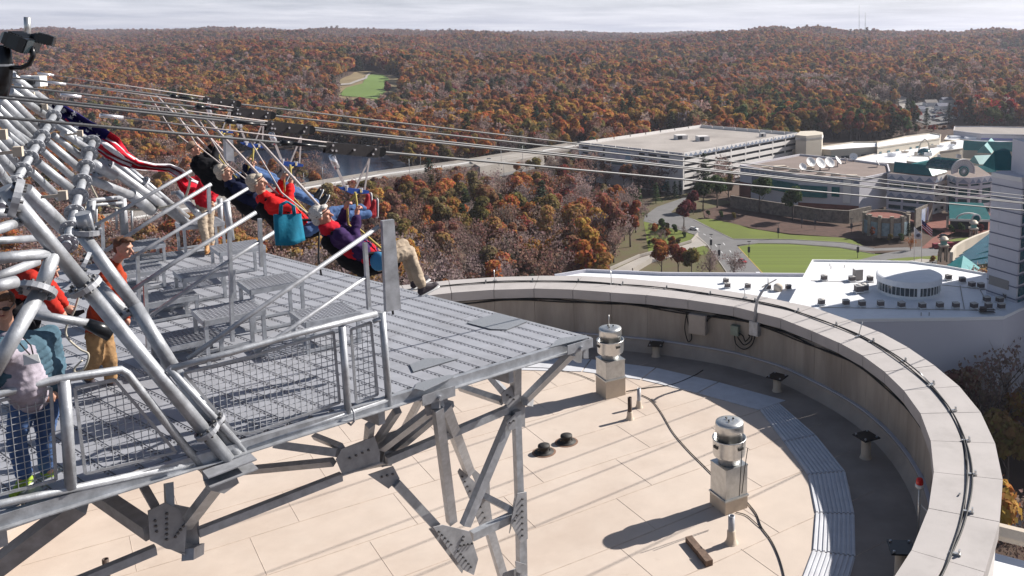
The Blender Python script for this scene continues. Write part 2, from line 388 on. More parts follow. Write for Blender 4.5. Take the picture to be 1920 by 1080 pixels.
while ed[-1] < math.pi * .75: ed.append(ed[-1] + st * 1.1)
for i in range(len(ed) - 1):
    a0, a1 = ed[i] + .003, ed[i + 1] - .003; m = MB(); nr = 9
    smooth_one = a0 > aa[4] - .02                                # the far mats read as smooth sheet
    r0i, r1i, r0o, r1o = ip(wk_in, a0), ip(wk_in, a1), ip(wk_out, a0), ip(wk_out, a1)
    if smooth_one: r0o, r1o = r0i + 1.0, r1i + 1.0
    m.slab([ringpt(a0, r0i, RZ + .01), ringpt(a1, r1i, RZ + .01), ringpt(a1, r1o, RZ + .01), ringpt(a0, r0o, RZ + .01)], Zv, .012)
    if not smooth_one:
        for k in range(nr):
            t = (k + .5) / nr; m.beam(ringpt(a0, r0i + (r0o - r0i) * t, RZ + .026), ringpt(a1, r1i + (r1o - r1i) * t, RZ + .026), .045, .03)
    build(m, 'mat_section', M['ring'], walk)

# ---- cables on the parapet
def run_ring(px_list, z, r, name, label, matl, wob=.0, thing_cat='cable', n=14):
    pts = [P(x, y, z) for x, y in px_list]; res = []
    for i in range(len(pts) - 1):
        for k in range(n): t = k / n; q = pts[i].lerp(pts[i + 1], t); q.x += wob * math.sin((i * n + k) * .6); q.z += wob * .5 * math.sin((i * n + k) * .83); res.append(q)
    res.append(pts[-1]); return build(MB().tube(res, r, 6), name, matl, None, label, thing_cat)
def arc_run(a0, a1, rf, zf, r, n=160):
    return MB().tube([ringpt(a0 + (a1 - a0) * k / n, rf(a0 + (a1 - a0) * k / n, k), zf(k)) for k in range(n + 1)], r, 6)
A0, A1 = angs[0] - .9, math.pi * .72
lp = thing('lightning_cable', 'black twin cables lying along the middle of the pale parapet capping', 'cable', ringpt(A0, 'mid', CAPZ))
for s_, ph in ((.0, 0), (.05, 2.1)):
    build(arc_run(A0, A1, lambda a, k: (rad(ib, a) + rad(ob, a)) / 2 + s_ + .025 * math.sin(k * .23 + ph), lambda k: CAPZ + .03 + .01 * math.sin(k * .5 + ph), .016), 'strand', M['black'], lp)
for k in range(0, 26):
    a = A0 + (A1 - A0) * (k + .5) / 26; r = (rad(ib, a) + rad(ob, a)) / 2
    m = MB().beam(ringpt(a, r - .02, CAPZ + .02), ringpt(a, r + .16, CAPZ + .02), .05, .03); m.box(ringpt(a, r + .13, CAPZ + .06), (.03, .05, .08), a)
    build(m, 'cable_clip', M['alu'], lp)
uc = thing('wall_cable', 'bundle of black cables slung under the capping on the inner parapet wall', 'cable', ringpt(A0, 'in', CAPZ - .4))
for ph, zz in ((0, -.36), (1.7, -.43), (3.1, -.40)):
    build(arc_run(A0, A1, lambda a, k: rad(ib, a) + .06 + .03 * math.sin(k * .31 + ph), lambda k: CAPZ + zz + .035 * math.sin(k * .37 + ph) + .02 * math.sin(k * .11), .02), 'strand', M['black'], uc)
# ---- lightning rods on the capping
rods = [((928, 527), (926, 506)), ((1147, 533), (1145, 508)), ((1397, 559), (1396, 541)), ((1609, 632), (1617, 603)), ((1745, 724), (1723, 696))]
rl = ['short rod on the far left capping beside the platform', 'short rod on the far capping above the nearer pipe fan', 'short rod on the capping behind the camera mast',
      'thin tilted rod on the capping in front of the white roof', 'bright tilted rod on the capping nearest the grey wall']
for (b, t), lb in zip(rods, rl):
    q = P(b[0], b[1], CAPZ); tp = Dp(t[0], t[1], q.y)
    m = MB().tube([q, tp], .014, 6); m.box(q + Zv * .02, (.12, .08, .04), .4)
    build(m, 'lightning_rod', M['alu'], None, lb, 'lightning rod', 'lightning rods on the parapet')
# ---- obstruction light on a pole
b = P(1722, 1000, CURBZ - .2); d = b.y
ol = thing('obstruction_light', 'red obstruction light on a thin pole standing against the inner parapet', 'warning light', b)
tp = Dp(1724, 912, d)
build(MB().tube([b - Zv * .3, tp], .022, 8), 'pole', M['alu'], ol)
build(MB().lathe([(.0, -.09), (.05, -.09), (.085, -.05), (.085, 0), (.0, 0)], tp + Zv * .05, 16), 'lamp_base', M['whitep'], ol)
build(MB().lathe([(.072, 0), (.074, .05), (.06, .11), (.03, .13), (0, .135)], tp + Zv * .052, 16), 'lens', M['redg'], ol)
q0, q1 = Dp(1726, 945, d), P(1800, 925, CAPZ + .05)
build(MB().tube([q0.lerp(q1, t) + Vector((0, 0, -.35 * math.sin(math.pi * t) * (1 - .3 * t))) for t in [k / 16 for k in range(17)]], .014, 6), 'flexible_conduit', M['alu'], ol)

# ---- boxes and mast on the far wall
def wallpt(px, py, off=0.):        # sight line against the inner wall face
    r = ray(px, py); lo, hi = 5., 60.
    for _ in range(50):
        mid = (lo + hi) / 2; q = r * (mid / r.y); dd = q - cc
        if math.hypot(dd.x, dd.y) < rad(ib, math.atan2(dd.y, dd.x)) + .13 - off: lo = mid
        else: hi = mid
    return r * (lo / r.y)
def wbox(name, label, x0, y0, x1, y1, dep, mm, cat, par=None):
    a, b, c = wallpt(x0, y1, dep / 2), wallpt(x1, y1, dep / 2), wallpt(x0, y0, dep / 2)
    ctr = (a + b) / 2; h = c.z - a.z; wd = (b - a).length; rz = math.atan2(b.y - a.y, b.x - a.x)
    m = MB().box(ctr + Zv * h / 2, (wd, dep, h), rz)
    if dep > .12: m.box(ctr + Zv * (h / 2) + Vector((math.sin(rz), -math.cos(rz), 0)) * (dep / 2 + .006), (wd * .9, .012, h * .9), rz)
    return build(m, name, mm, par, label, cat), ctr
ebox = mat('beige_enclosure', (.40, .35, .31), .6, 0, .05)
_, c1 = wbox('junction_box', 'beige electrical box fixed to the inner parapet wall', 1294, 589, 1325, 625, .25, ebox, 'electrical box')
_, c2 = wbox('junction_box', 'small green box on the parapet wall left of the mast', 1372, 610, 1386, 628, .16, mat('green_enclosure', (.25, .29, .24), .6), 'electrical box')
mast = thing('wall_mast', 'bent galvanised conduit mast with grey box on the parapet wall', 'mast', wallpt(1415, 628, .1))
wbox('mast_box', None, 1408, 602, 1424, 628, .2, M['galv'], None, mast)
f0 = wallpt(1416, 603, .18)
mp = [f0, Dp(1417, 580, f0.y - .05), Dp(1420, 562, f0.y - .08), Dp(1428, 548, f0.y - .1), Dp(1440, 533, f0.y - .15)]
build(MB().tube(mp, [.05, .05, .04, .04, .03], 8), 'conduit', M['galv'], mast)
e = mp[-1]; build(MB().beam(mp[3] + Vector((0, 0, .15)), e + Vector((.25, 0, .15)), .05, .03).tube([e, e + Vector((0, 0, .2))], .015, 6), 'antenna_bar', M['alu'], mast)
def loop(name, label, pts, r, mm, sag=0., cat='cable', n=18):
    q = [Vector(p) for p in pts]; o = []
    for i in range(len(q) - 1):
        a0 = q[max(i - 1, 0)]; a1, a2 = q[i], q[i + 1]; a3 = q[min(i + 2, len(q) - 1)]
        for k in range(n):
            t = k / n; o.append(.5 * ((2 * a1) + (a2 - a0) * t + (2 * a0 - 5 * a1 + 4 * a2 - a3) * t * t + (3 * a1 - a0 - 3 * a2 + a3) * t ** 3))
    o.append(q[-1]); return build(MB().tube(o, r, 6), name, mm, None, label, cat)
loop('cable_loop', 'black cable hanging in a loop left of the beige wall box', [wallpt(1288, 584, .1), wallpt(1284, 615, .12), wallpt(1290, 640, .14), wallpt(1297, 632, .12), wallpt(1290, 605, .1), wallpt(1287, 586, .1)], .018, M['black'])
for k, (dx, dy, lb) in enumerate(((0, 0, 'outermost black cable looped under the mast box'), (6, -8, 'middle black cable looped under the mast box'), (13, -15, 'innermost black cable looped under the mast box'))):
    loop('cable_loop', lb, [wallpt(1377 + dx * .6, 628 - k * 2, .12), wallpt(1380 + dx, 645 + dy, .12), wallpt(1395 + dx * .2, 655 + dy, .12), wallpt(1410 - dx * .3, 646 + dy, .12), wallpt(1416 - dx, 628, .12)], .018, M['black'])
loop('cable_loop', 'black cable dropping from the wall bundle to the beige box', [wallpt(1325, 603, .14), wallpt(1332, 595, .14), wallpt(1345, 591, .12), wallpt(1370, 597, .12), wallpt(1405, 603, .12)], .025, M['black'])

# ---- roof fans
def fan(px, py, wpx, top_y, box_top, curb_top, label, rz):
    b = P(px, py, RZ); d = b.y; wd = wpx * d / FPX * .74
    zt, zb, zc = [Dp(px, y, d).z for y in (top_y, box_top, curb_top)]
    t = thing('exhaust_fan', label, 'roof fan', b, 'exhaust fans on the tan roof')
    build(MB().box((b.x, b.y, (RZ + zc) / 2), (wd, wd, zc - RZ), rz), 'curb', M['cream'], t)
    m = MB().box((b.x, b.y, (zc + zb) / 2 + .01), (wd * .97, wd * .97, zb - zc - .02), rz).box((b.x, b.y, zc + .02), (wd * 1.07, wd * 1.07, .035), rz)
    m.box((b.x, b.y, zb + .006), (wd * 1.0, wd * 1.0, .03), rz)
    build(m, 'housing', M['sheet'], t)
    H = zt - zb; rr = wd * .60; c = (b.x, b.y, zb + .02)
    build(MB().lathe([(rr * .62, 0), (rr * .68, .02), (rr * .70, H * .10), (rr * .84, H * .16), (rr * .97, H * .20), (rr, H * .24), (rr * 1.02, H * .56), (rr * 1.05, H * .58), (rr * 1.05, H * .60), (rr * .99, H * .60), (rr * .95, H * .3), (rr * .7, H * .25)], c, 36), 'windband', M['alu'], t)
    build(MB().lathe([(rr * .80, H * .25), (rr * .81, H * .72), (rr * .87, H * .73), (rr * .87, H * .93), (rr * .84, H * .97), (rr * .5, H * .99), (0, H * 1.0)], c, 32), 'motor_cover', M['alu'], t)
    hd = MB(); 
    for k in range(3): a = k * 2.1 + .3; hd.beam(Vector(c) + Vector((rr * .2 * math.cos(a), rr * .2 * math.sin(a), H * 1.01)), Vector(c) + Vector((rr * .28 * math.cos(a), rr * .28 * math.sin(a), H * 1.04)), .03, .03)
    for a in (3.7, 5.4, 1.0): hd.box(Vector(c) + Vector((rr * 1.03 * math.cos(a), rr * 1.03 * math.sin(a), H * .45)), (.02, .14, .05), a)
    build(hd, 'bracket', M['darkiron'], t)['kind'] = 'stuff'
    return t, b, d, zt
f1, b1, d1, zt1 = fan(1145, 738, 58, 614, 672, 706, 'far exhaust fan on a cream curb near the platform corner', R(32))
build(MB().tube([(b1.x - .03, b1.y, zt1), (b1.x - .03, b1.y, zt1 + .36)], .012, 6), 'rod', M['alu'], f1)
f2, b2, d2, zt2 = fan(1366, 948, 73, 789, 868, 925, 'near exhaust fan on a cream curb in front of the vent pipe', R(32))
# ---- vent pipes
def pipe_vent(px, py, ty, r, label, mm, boot):
    b = P(px, py, RZ); d = b.y; zt = Dp(px, ty, d).z
    t = thing('vent_pipe', label, 'vent pipe', b)
    build(MB().lathe([(r, .3 * (zt - RZ)), (r, zt - RZ), (r * .75, zt - RZ), (r * .7, zt - RZ - .1)], b, 16), 'pipe', mm, t)
    build(MB().lathe([(r * 2.2, 0), (r * 1.7, .04), (r * 1.35, .12), (r * 1.3, boot), (r * 1.02, boot + .02)], b, 16), 'boot', M['cream'], t)
    return t
pipe_vent(1181, 786, 745, .055, 'rusty brown vent pipe in front of the pale vent pipe', M['brownp'], .2)
v2 = pipe_vent(1198, 764, 728, .05, 'grey vent pipe behind the rusty brown one', M['galvd'], .18)
v3 = pipe_vent(1371, 1018, 967, .065, 'grey capped vent pipe in front of the near exhaust fan', M['galvd'], .26)
pipe_vent(202, 1096, 1048, .055, 'rusty brown vent pipe under the platform at the lower left', M['brownp'], .12)
# ---- roof drains
for px, py, lb in ((1020, 848, 'left of two dark domed roof drains with rust stain'), (1062, 829, 'right of two dark domed roof drains with rust stain')):
    b = P(px, py, RZ); t = thing('roof_drain', lb, 'roof drain', b)
    build(MB().lathe([(.29, .004), (.27, .009), (.24, .012), (0, .012)], b, 24), 'rust_ring', M['rust'], t)
    build(MB().lathe([(.24, .014), (.23, .03), (.15, .035), (.15, .05)], b, 24), 'flange', M['darkiron'], t)
    build(MB().lathe([(.14, .03), (.12, .05), (.115, .13), (.15, .15), (.14, .19), (0, .2)], b, 20), 'dome', M['darkiron'], t)
# ---- post supports with black square heads along the wall
for px, py, ty, lb in ((1230, 668, 645, 'black square plate on a cream stub at the foot of the far wall'), (1457, 733, 706, 'black square plate on a cream stub below the small mast'),
                       (1623, 858, 818, 'black square plate on a cream stub by the right wall'), (1688, 1086, 1027, 'nearest black square plate on a cream stub at the lower right')):
    b = P(px, py, RZ); d = b.y; h = Dp(px, ty, d).z - RZ; a = bearing(b) + .25
    t = thing('anchor_stub', lb, 'roof anchor', b, 'capped stubs round the roof')
    build(MB().lathe([(.15, 0), (.13, .03), (.115, .08), (.115, h - .05), (0, h - .05)], b, 18), 'stub', M['cream'], t)
    m = MB().box((b.x, b.y, b.z + h), (.46, .46, .03), a).box((b.x, b.y, b.z + h - .035), (.2, .2, .05), a)
    build(m, 'plate', M['blackp'], t)
    for sx in (-1, 1):
        for sy in (-1, 1): 
            o = Matrix.Rotation(a, 3, 'Z') @ Vector((sx * .17, sy * .17, h + .03)); build(MB().disc(b + o, .025, .03, n=6), 'bolt', M['galv'], t)
# ---- loose timber
p, q = P(1291, 1015, RZ) + Zv * .06, P(1330, 1062, RZ) + Zv * .06
bt = thing('timber_block', 'pair of weathered timber blocks lying end to end on the tan roof', 'timber', P(1310, 1040, RZ))
m1 = p.lerp(q, .57); build(MB().beam(p, m1, .14, .11), 'block', M['timber'], bt); build(MB().beam(m1 + (q - p) * .01 + Zv * .01, q, .15, .12), 'block', M['timber'], bt)
# ---- cords over the roof
def rope(pts, z, r=.016): return [P(x, y, z) + Zv * .02 for x, y in pts]
loop('roof_cable', 'dark cable running from the vent pipe to the near fan', rope([(1203, 742), (1222, 752), (1240, 775), (1262, 812), (1290, 845), (1315, 870), (1338, 893)], RZ), .012, M['black'])
loop('roof_cable', 'dark cable trailing away in front of the near exhaust fan', rope([(1400, 942), (1418, 965), (1428, 990), (1446, 1015), (1460, 1045), (1470, 1080), (1476, 1120)], RZ), .013, M['black'])
loop('roof_cable', 'dark branch cable looping back to the near fan curb', rope([(1380, 962), (1400, 968), (1420, 985), (1432, 995)], RZ), .009, M['black'])
loop('roof_cable', 'thin cable running from under the platform to the far fan', rope([(985, 690), (1030, 692), (1080, 702), (1116, 716)], RZ), .009, M['black'])
loop('roof_cable', 'thin lying cable between the far fan and the vent pipes', rope([(1174, 735), (1215, 728), (1260, 722), (1300, 706), (1318, 695)], RZ), .012, M['black'])
fb = thing('fan_cable', 'thin wires hanging down the front of the near fan housing', 'cable', P(1390, 950, RZ))
for xs in ((1392, 830, 1388, 900, 1386, 930), (1402, 840, 1396, 880, 1391, 925)):
    build(MB().tube([Dp(xs[0], xs[1], d2 - .55), Dp(xs[2], xs[3], d2 - .55), Dp(xs[4], xs[5], d2 - .56)], .009, 5), 'strand', M['black'], fb)
# ================================================================== launch platform
plat = thing('launch_platform', 'grey steel grating launch platform jutting out over the tan roof', 'platform', tuple(C0))
# outline in deck coordinates: (u, v)
PL, PW = 1.9, .232
def plank_mesh(L, seed):
    r = random.Random(seed); m = MB(); w = PW - .016
    m.box((0, w * .06, -.010), (L, w * .82, .012)); m.box((0, -w / 2 + .006, -.02), (L, .010, .04)); m.box((0, w / 2 - .004, -.02), (L, .010, .04))
    n = int(L / .075)
    for k in range(n):
        x = -L / 2 + (k + .5) * L / n
        m.box((x, -w * .41, -.008), (L / n * .45, w * .13, .014))
    return m.mesh('plank', M['deck'])
pmesh = plank_mesh(PL - .012, 1)
pan = math.atan2(V.y, V.x)
# planks run along V (parallel to the end edge), stacked along U
su = (Vector((V.y, -V.x, 0))).dot(U)                                   # metres of plank width per metre of u
du = PW / abs(su)
stepn = 0
def off_deck(u, v):      # deck ends along the tower feet on the far side
    return v > 9.6 + .12 * u or v < -.02
k = 0; u = -.14; 
while u > -9.4:
    j = 0; v0 = .09 - (0 if k % 1 == 0 else 0)
    while True:
        vc = v0 + PL / 2 + j * PL
        if vc > 9.4: break
        if not (u < -4.0 and False):
            q = uv(u, vc); M4 = Matrix.Translation(q) @ Matrix.Rotation(pan, 4, 'Z') @ Matrix.Translation(Vector((0, 0, rng.normal() * .0012)))
            piece(pmesh, 'plank', plat, M4); stepn += 1
        j += 1
    u -= du; k += 1
print('planks', stepn)
# purlins below the seams, edge channels
for j in range(0, 6): build(MB().beam(uv(-.05, .09 + j * PL, -.11), uv(-9.4, .09 + j * PL, -.11), .06, .14), 'purlin', M['galvd'], plat)
for uu in (-1.2, -3.0, -4.8, -6.6, -8.4): build(MB().beam(uv(uu, .1, -.27), uv(uu, 9.5, -.27), .09, .16), 'joist', M['galvd'], plat)
build(MB().channel(uv(.02, 0, -.06), uv(-9.4, 0, -.06), .07, .12, .012), 'edge_channel', M['galv'], plat)
build(MB().beam(uv(.02, -.02, -.115), uv(-9.4, -.02, -.115), .10, .012), 'edge_flange', M['galv'], plat)
build(MB().channel(uv(0, -.02, -.06), uv(0, 9.5, -.06), .05, .1, .01), 'end_channel', M['galvd'], plat)
build(MB().beam(uv(-9.4, 9.5, -.06), uv(0, 9.5, -.06), .06, .12), 'side_channel', M['galvd'], plat)
checker = mat('tread_plate', (.37, .385, .41), .48, .55, .1, 60, .4, 120)
def cover(pts, nm='cover_plate'): build(MB().slab([P(x, y, DZ + .012) for x, y in pts], Zv, .006), nm, checker, plat)
cover([(875, 605), (932, 587), (990, 602), (950, 618), (920, 617)])
cover([(1048, 634), (1100, 628), (1100, 634), (1030, 652)])
cover([(775, 730), (782, 718), (842, 703), (852, 706), (795, 733), (778, 729)])
cover([(768, 683), (800, 672), (860, 672), (775, 697)])
# splice plates with rollers on the near edge
for px, py in ((823, 745), (1088, 652)):
    q = W(px, py, -.08); s = MB().beam(q - U * .22 + Zv * .02, q + U * .22 + Zv * .02, .012, .13).disc(q - NU * .03, .03, .05, -NU, 10)
    build(s, 'splice_plate', M['galv'], plat)
build(MB().tube([W(660, 765, -.03), W(664, 775, -.07), W(664, 790, -.07), W(658, 797, -.03), W(652, 792, .0)], .012, 6), 'hook', M['galvd'], plat)

# ------------------------------------------------------------------ truss under the platform
tr = thing('support_truss', 'galvanised steel truss with bolted gusset plates carrying the platform', 'truss', tuple(P(975, 1075, -8)))
def mem(a, b, va, vb, w, matl='galv', up=None, name='brace', ch=False):
    p, q = W(*a, va), W(*b, vb); m = MB()
    m.beam(p, q, w, w * .9, NU if up is None else up)
    return build(m, name, M[matl], tr)
V1 = .8
mem((372, 998), (640, 893), V1, V1, .095, 'galvd', name='lower_chord'); mem((100, 1110), (292, 1030), V1, V1, .095, 'galvd', name='lower_chord')
mem((725, 864), (950, 768), V1, V1, .10, name='lower_chord')
mem((827, 755), (716, 840), .05, V1, .10); mem((846, 756), (735, 850), .3, V1 + .3, .09, 'galvd')
mem((820, 765), (847, 978), .05, V1, .115, name='post'); mem((833, 762), (880, 885), .1, 2.2, .13)
mem((967, 655), (967, 745), .45, V1, .12, name='post'); mem((1072, 662), (982, 752), .06, V1, .11)
mem((863, 726), (942, 752), 2.2, V1, .09); mem((905, 690), (948, 738), 3.4, V1, .09, 'galvd')
mem((968, 770), (976, 1000), V1, V1, .105, name='post'); mem((977, 1000), (979, 1110), V1, V1, .125, name='post')
mem((958, 780), (872, 985), V1, V1, .125, 'galvd'); mem((817, 986), (742, 905), V1, V1, .11)
mem((884, 1005), (962, 968), V1, V1, .12, name='lower_chord'); mem((908, 930), (958, 956), 2.2, V1, .09)
mem((915, 985), (946, 1090), 2.2, 2.2, .13, name='post')
mem((638, 850), (520, 834), V1, 2.4, .11, 'galvd'); mem((625, 866), (440, 884), V1, 2.2, .085, 'galvd'); mem((640, 838), (590, 818), V1, 2., .07, 'galvd')
mem((284, 996), (180, 925), V1, 2.2, .16, 'galvd'); mem((348, 985), (412, 902), V1, .1, .12)
mem((318, 950), (316, 905), V1, .9, .08, name='post'); mem((292, 952), (268, 910), V1, 1.2, .08)
mem((-40, 1088), (150, 945), V1, .2, .17, 'galvd'); mem((705, 830), (745, 770), V1 + .2, .3, .09, 'galvd'); mem((690, 830), (694, 795), V1 + .3, .4, .09, 'galvd', name='post')
mem((760, 800), (790, 745), 2.5, 1.2, .09); mem((-20, 1000), (110, 955), 1.6, 2.4, .05, 'galvd')
def gus(pts, v, bolts=(), thick=.016, double=None, name='gusset_plate'):
    q = [W(x, y, v) for x, y in pts]; g = build(MB().slab(q, NU, thick), name, M['gusset'], tr)
    b = MB()
    for x, y in bolts: b.disc(W(x, y, v) - NU * .018, .014, .026, NU, 6)
    if bolts: build(b, 'bolt', M['bolt'], g)
    if double: 
        q2 = [p + NU * double for p in q]; build(MB().slab(q2, NU, thick), name, M['gusset'], tr)
    return g
def row(a, b, n): return [(a[0] + (b[0] - a[0]) * k / (n - 1), a[1] + (b[1] - a[1]) * k / (n - 1)) for k in range(n)]
# node 1 (lower left box)
gus([(277, 958), (310, 942), (335, 955), (350, 985), (346, 1035), (310, 1028), (281, 1012)], V1 - .12, row((290, 975), (293, 995), 3) + row((312, 962), (312, 1010), 6) + row((328, 1005), (343, 985), 4))
build(MB().slab([W(281, 1012, V1 - .12), W(346, 1040, V1 - .12), W(374, 1022, V1 + .25), W(300, 1000, V1 + .25)], Zv, .02), 'box_floor', M['gusset'], tr)
gus([(310, 942), (372, 955), (374, 1040), (350, 1048), (345, 1000)], V1 + .18, ())
build(MB().beam(W(352, 1040, V1 - .1), W(372, 1030, V1 + .2), .12, .12), 'stub_tube', M['galvd'], tr)
# node 2
gus([(630, 862), (640, 842), (702, 818), (712, 848), (712, 868), (643, 892)], V1 - .12, row((655, 858), (690, 843), 4))
build(MB().slab([W(638, 893, V1 - .14), W(716, 868, V1 - .14), W(735, 872, V1 + .3), W(660, 880, V1 + .35)], Zv, .02), 'box_floor', M['gusset'], tr)
gus([(700, 820), (766, 800), (762, 845), (712, 872)], V1 + .25, ())
gus([(690, 890), (737, 874), (749, 897), (728, 916)], V1 + .02, row((715, 893), (735, 888), 3))
gus([(722, 845), (764, 845), (740, 868), (716, 876)], V1 + .1)
# node 3
gus([(940, 738), (968, 715), (975, 752), (960, 762), (942, 756)], V1 - .08, row((950, 740), (962, 748), 3))
gus([(955, 752), (984, 740), (984, 800), (948, 800), (944, 762)], V1 + .06)
gus([(948, 790), (966, 776), (966, 803), (955, 808)], V1 - .1, row((955, 792), (962, 788), 2))
build(MB().beam(W(985, 752, V1 - .1), W(996, 754, V1 + .12), .07, .12), 'bracket', M['gusset'], tr)
# node 4
gus([(812, 988), (830, 984), (880, 996), (896, 1048), (888, 1078), (868, 1068)], V1 - .11, row((822, 996), (845, 1020), 5) + row((868, 1005), (866, 1012), 2) + row((858, 1032), (882, 1062), 6) + row((862, 1022), (884, 1018), 4))
gus([(812, 988), (868, 1068), (866, 1075), (804, 992)], V1 + .06)
# node 5
gus([(970, 925), (987, 922), (989, 1010), (976, 1018), (957, 980)], V1 - .1, row((978, 935), (978, 1003), 7) + [(968, 965), (964, 975)])
gus([(966, 925), (970, 935), (958, 990), (955, 1000), (960, 960)], V1 + .1)
# node 6
gus([(858, 885), (862, 878), (892, 905), (889, 932), (880, 935)], 2.1, row((866, 893), (880, 920), 4)); gus([(876, 868), (918, 905), (918, 930), (900, 925)], 2.3)
gus([(898, 925), (918, 940), (924, 985), (900, 988), (885, 950)], 2.1, row((900, 950), (912, 980), 4))
gus([(944, 1075), (986, 1058), (990, 1105), (935, 1100)], V1 + .1); gus([(966, 1052), (986, 1058), (986, 1078), (968, 1072)], V1 - .08)
# top node under the edge and end bracket
gus([(795, 757), (838, 748), (838, 768), (800, 780)], .12); build(MB().beam(W(816, 758, .0), W(832, 754, .35), .1, .1), 'bracket', M['gusset'], tr)
gus([(1062, 668), (1092, 655), (1090, 680), (1082, 680)], .12); build(MB().slab([W(1093, 650, 0), W(1103, 646, 0), W(1103, 672, 0), W(1094, 672, 0)], NU, .012), 'end_plate', M['galv'], tr)
gus([(383, 905), (440, 885), (448, 905), (420, 925), (388, 918)], .06, row((400, 902), (432, 895), 3))
build(MB().channel(W(380, 892, -.05), W(470, 858, -.05), .2, .12, .014), 'foot_bracket', M['galvd'], tr)

# ------------------------------------------------------------------ mesh guard railings on the near edge
def mesh_panel(t, poly, v, step=.062, r=.0042):
    q = [W(x, y, v) for x, y in poly]
    hv = [((p - C0).dot(U), p.z) for p in q]; hs = [h[0] for h in hv]; zs = [h[1] for h in hv]; n = len(hv)
    def clip(axis, val):
        xs = []
        for i in range(n):
            a, b = hv[i], hv[(i + 1) % n]
            if (a[axis] - val) * (b[axis] - val) < 0: s = (val - a[axis]) / (b[axis] - a[axis]); xs.append(a[1 - axis] + s * (b[1 - axis] - a[1 - axis]))
        return sorted(xs)
    base = C0 + V * v; base = base - U * (base - C0).dot(U); off = base - Zv * base.z
    pt = lambda s, z: off + U * s + Zv * z
    m = MB(); k = min(hs) + step
    while k < max(hs):
        c = clip(0, k)
        for a, b in zip(c[::2], c[1::2]): m.tube([pt(k, a), pt(k, b)], r, 4, cap=False)
        k += step
    k = min(zs) + step
    while k < max(zs):
        c = clip(1, k)
        for a, b in zip(c[::2], c[1::2]): m.tube([pt(a, k) + NU * .004, pt(b, k) + NU * .004], r, 4, cap=False)
        k += step
    o = build(m, 'mesh_infill', M['galv'], t); o['kind'] = 'stuff'
    f = MB()
    for i in range(n): f.beam(q[i], q[(i + 1) % n], .026, .02, NU)
    build(f, 'infill_frame', M['galv'], t)
g1 = thing('guard_rail', 'galvanised mesh guard rail between the leaning pipes and the tall flat post', 'guard rail', tuple(W(600, 790, 0)), 'mesh guard rails')
RR = .034
build(MB().tube([W(320, 691, .02), W(440, 659, .02), W(560, 625, .02), W(706, 588, .02)], RR, 10), 'top_rail', M['galv'], g1)
build(MB().tube([W(316, 690, .02), W(466, 853, .02)], RR, 10), 'sloping_rail', M['galv'], g1)
build(MB().tube([W(463, 840, .02), W(728, 748, .02)], RR, 10), 'bottom_rail', M['galv'], g1)
build(MB().tube([W(641, 612, .02), W(653, 775, .02)], .040, 10), 'post', M['galv'], g1)
build(MB().tube([W(716, 585, .02), W(730, 762, .02)], .040, 10), 'post', M['galv'], g1)
build(MB().tube([W(700, 603, .02), W(716, 597, .02)], .028, 8), 'stub', M['galv'], g1)
mesh_panel(g1, [(345, 700), (470, 668), (625, 622), (637, 755), (470, 812), (440, 812)], .06)
mesh_panel(g1, [(658, 618), (695, 604), (708, 740), (668, 755)], .06)
g2 = thing('guard_rail', 'galvanised mesh guard rail in front of the woman in sunglasses', 'guard rail', tuple(W(130, 930, 0)), 'mesh guard rails')
build(MB().tube([W(-60, 755, .02), W(0, 738, .02), W(110, 711, .02), W(228, 693, .02), W(238, 700, .02), W(386, 886, .02)], .038, 10), 'top_rail', M['galv'], g2)
build(MB().tube([W(-60, 965, .02), W(0, 945, .02), W(362, 868, .02)], .036, 10), 'bottom_rail', M['galv'], g2)
build(MB().tube([W(120, 712, .02), W(133, 916, .02)], .05, 12), 'post', M['galv'], g2)
mesh_panel(g2, [(-40, 762), (95, 727), (105, 900), (-30, 935)], .06)
mesh_panel(g2, [(140, 727), (215, 712), (330, 848), (160, 888)], .06)
# ------------------------------------------------------------------ sloping handrails of the launch lanes (upper and lower bars)
def hrail(label, ups, lows, posts, v, plate=None, w=.042):
    t = thing('launch_handrail', label, 'handrail', tuple(W(*ups[0], v)), 'sloping launch handrails')
    build(MB().tube([W(*p, v) for p in ups], w / 2 + .006, 8), 'upper_bar', M['galvd'], t)
    if lows: build(MB().tube([W(*p, v) for p in lows], w / 2 + .003, 8), 'lower_bar', M['galvd'], t)
    for a, b in posts: build(MB().beam(W(*a, v), W(*b, v), .05, .04, U), 'upright', M['galv'], t)
    if plate:
        q = [W(x, y, v - .02) for x, y in plate]; bx = MB().slab(q, NU, .06); build(bx, 'flat_post', M['galvd'], t)
    return t
hrail('sloping handrail ending at the tall flat post nearest the camera', [(352, 673), (480, 583), (710, 425)], [(478, 662), (520, 633), (684, 521)], [((684, 455), (692, 580))], .12,
      plate=[(715, 414), (737, 411), (750, 578), (722, 584)])
for lane, (lb, ups, lows, posts) in enumerate((
    ('sloping handrail passing under the flyer in the red jacket', [(243, 548), (330, 490), (480, 398)], [(277, 595), (413, 500), (516, 434)], [((430, 430), (436, 640)), ((272, 530), (278, 655)), ((487, 410), (490, 500))]),
    ('sloping handrail passing under the flyer in navy', [(197, 471), (280, 415), (396, 345)], [(243, 487), (280, 463), (465, 353)], [((391, 350), (393, 400)), ((258, 480), (262, 600))]),
    ('farthest sloping handrail, ending at the rope beneath the flag', [(178, 423), (280, 365), (359, 320)], None, [((192, 415), (194, 470))]))):
    hrail(lb, ups, lows, posts, 2.0 + lane * 2.0)
fp = [W(x, y, 4.6) for x, y in [(420, 256), (434, 254), (437, 302), (422, 300)]]
build(MB().slab(fp, NU, .12), 'lane_post', M['galvd'], None, 'grey flat post partly hidden behind the flyer in navy', 'post')
build(MB().tube([W(424, 378, 3.4), W(434, 450, 3.4)], .045, 8), 'lane_post', M['galv'], None, 'round grey post below the flyer in navy', 'post')
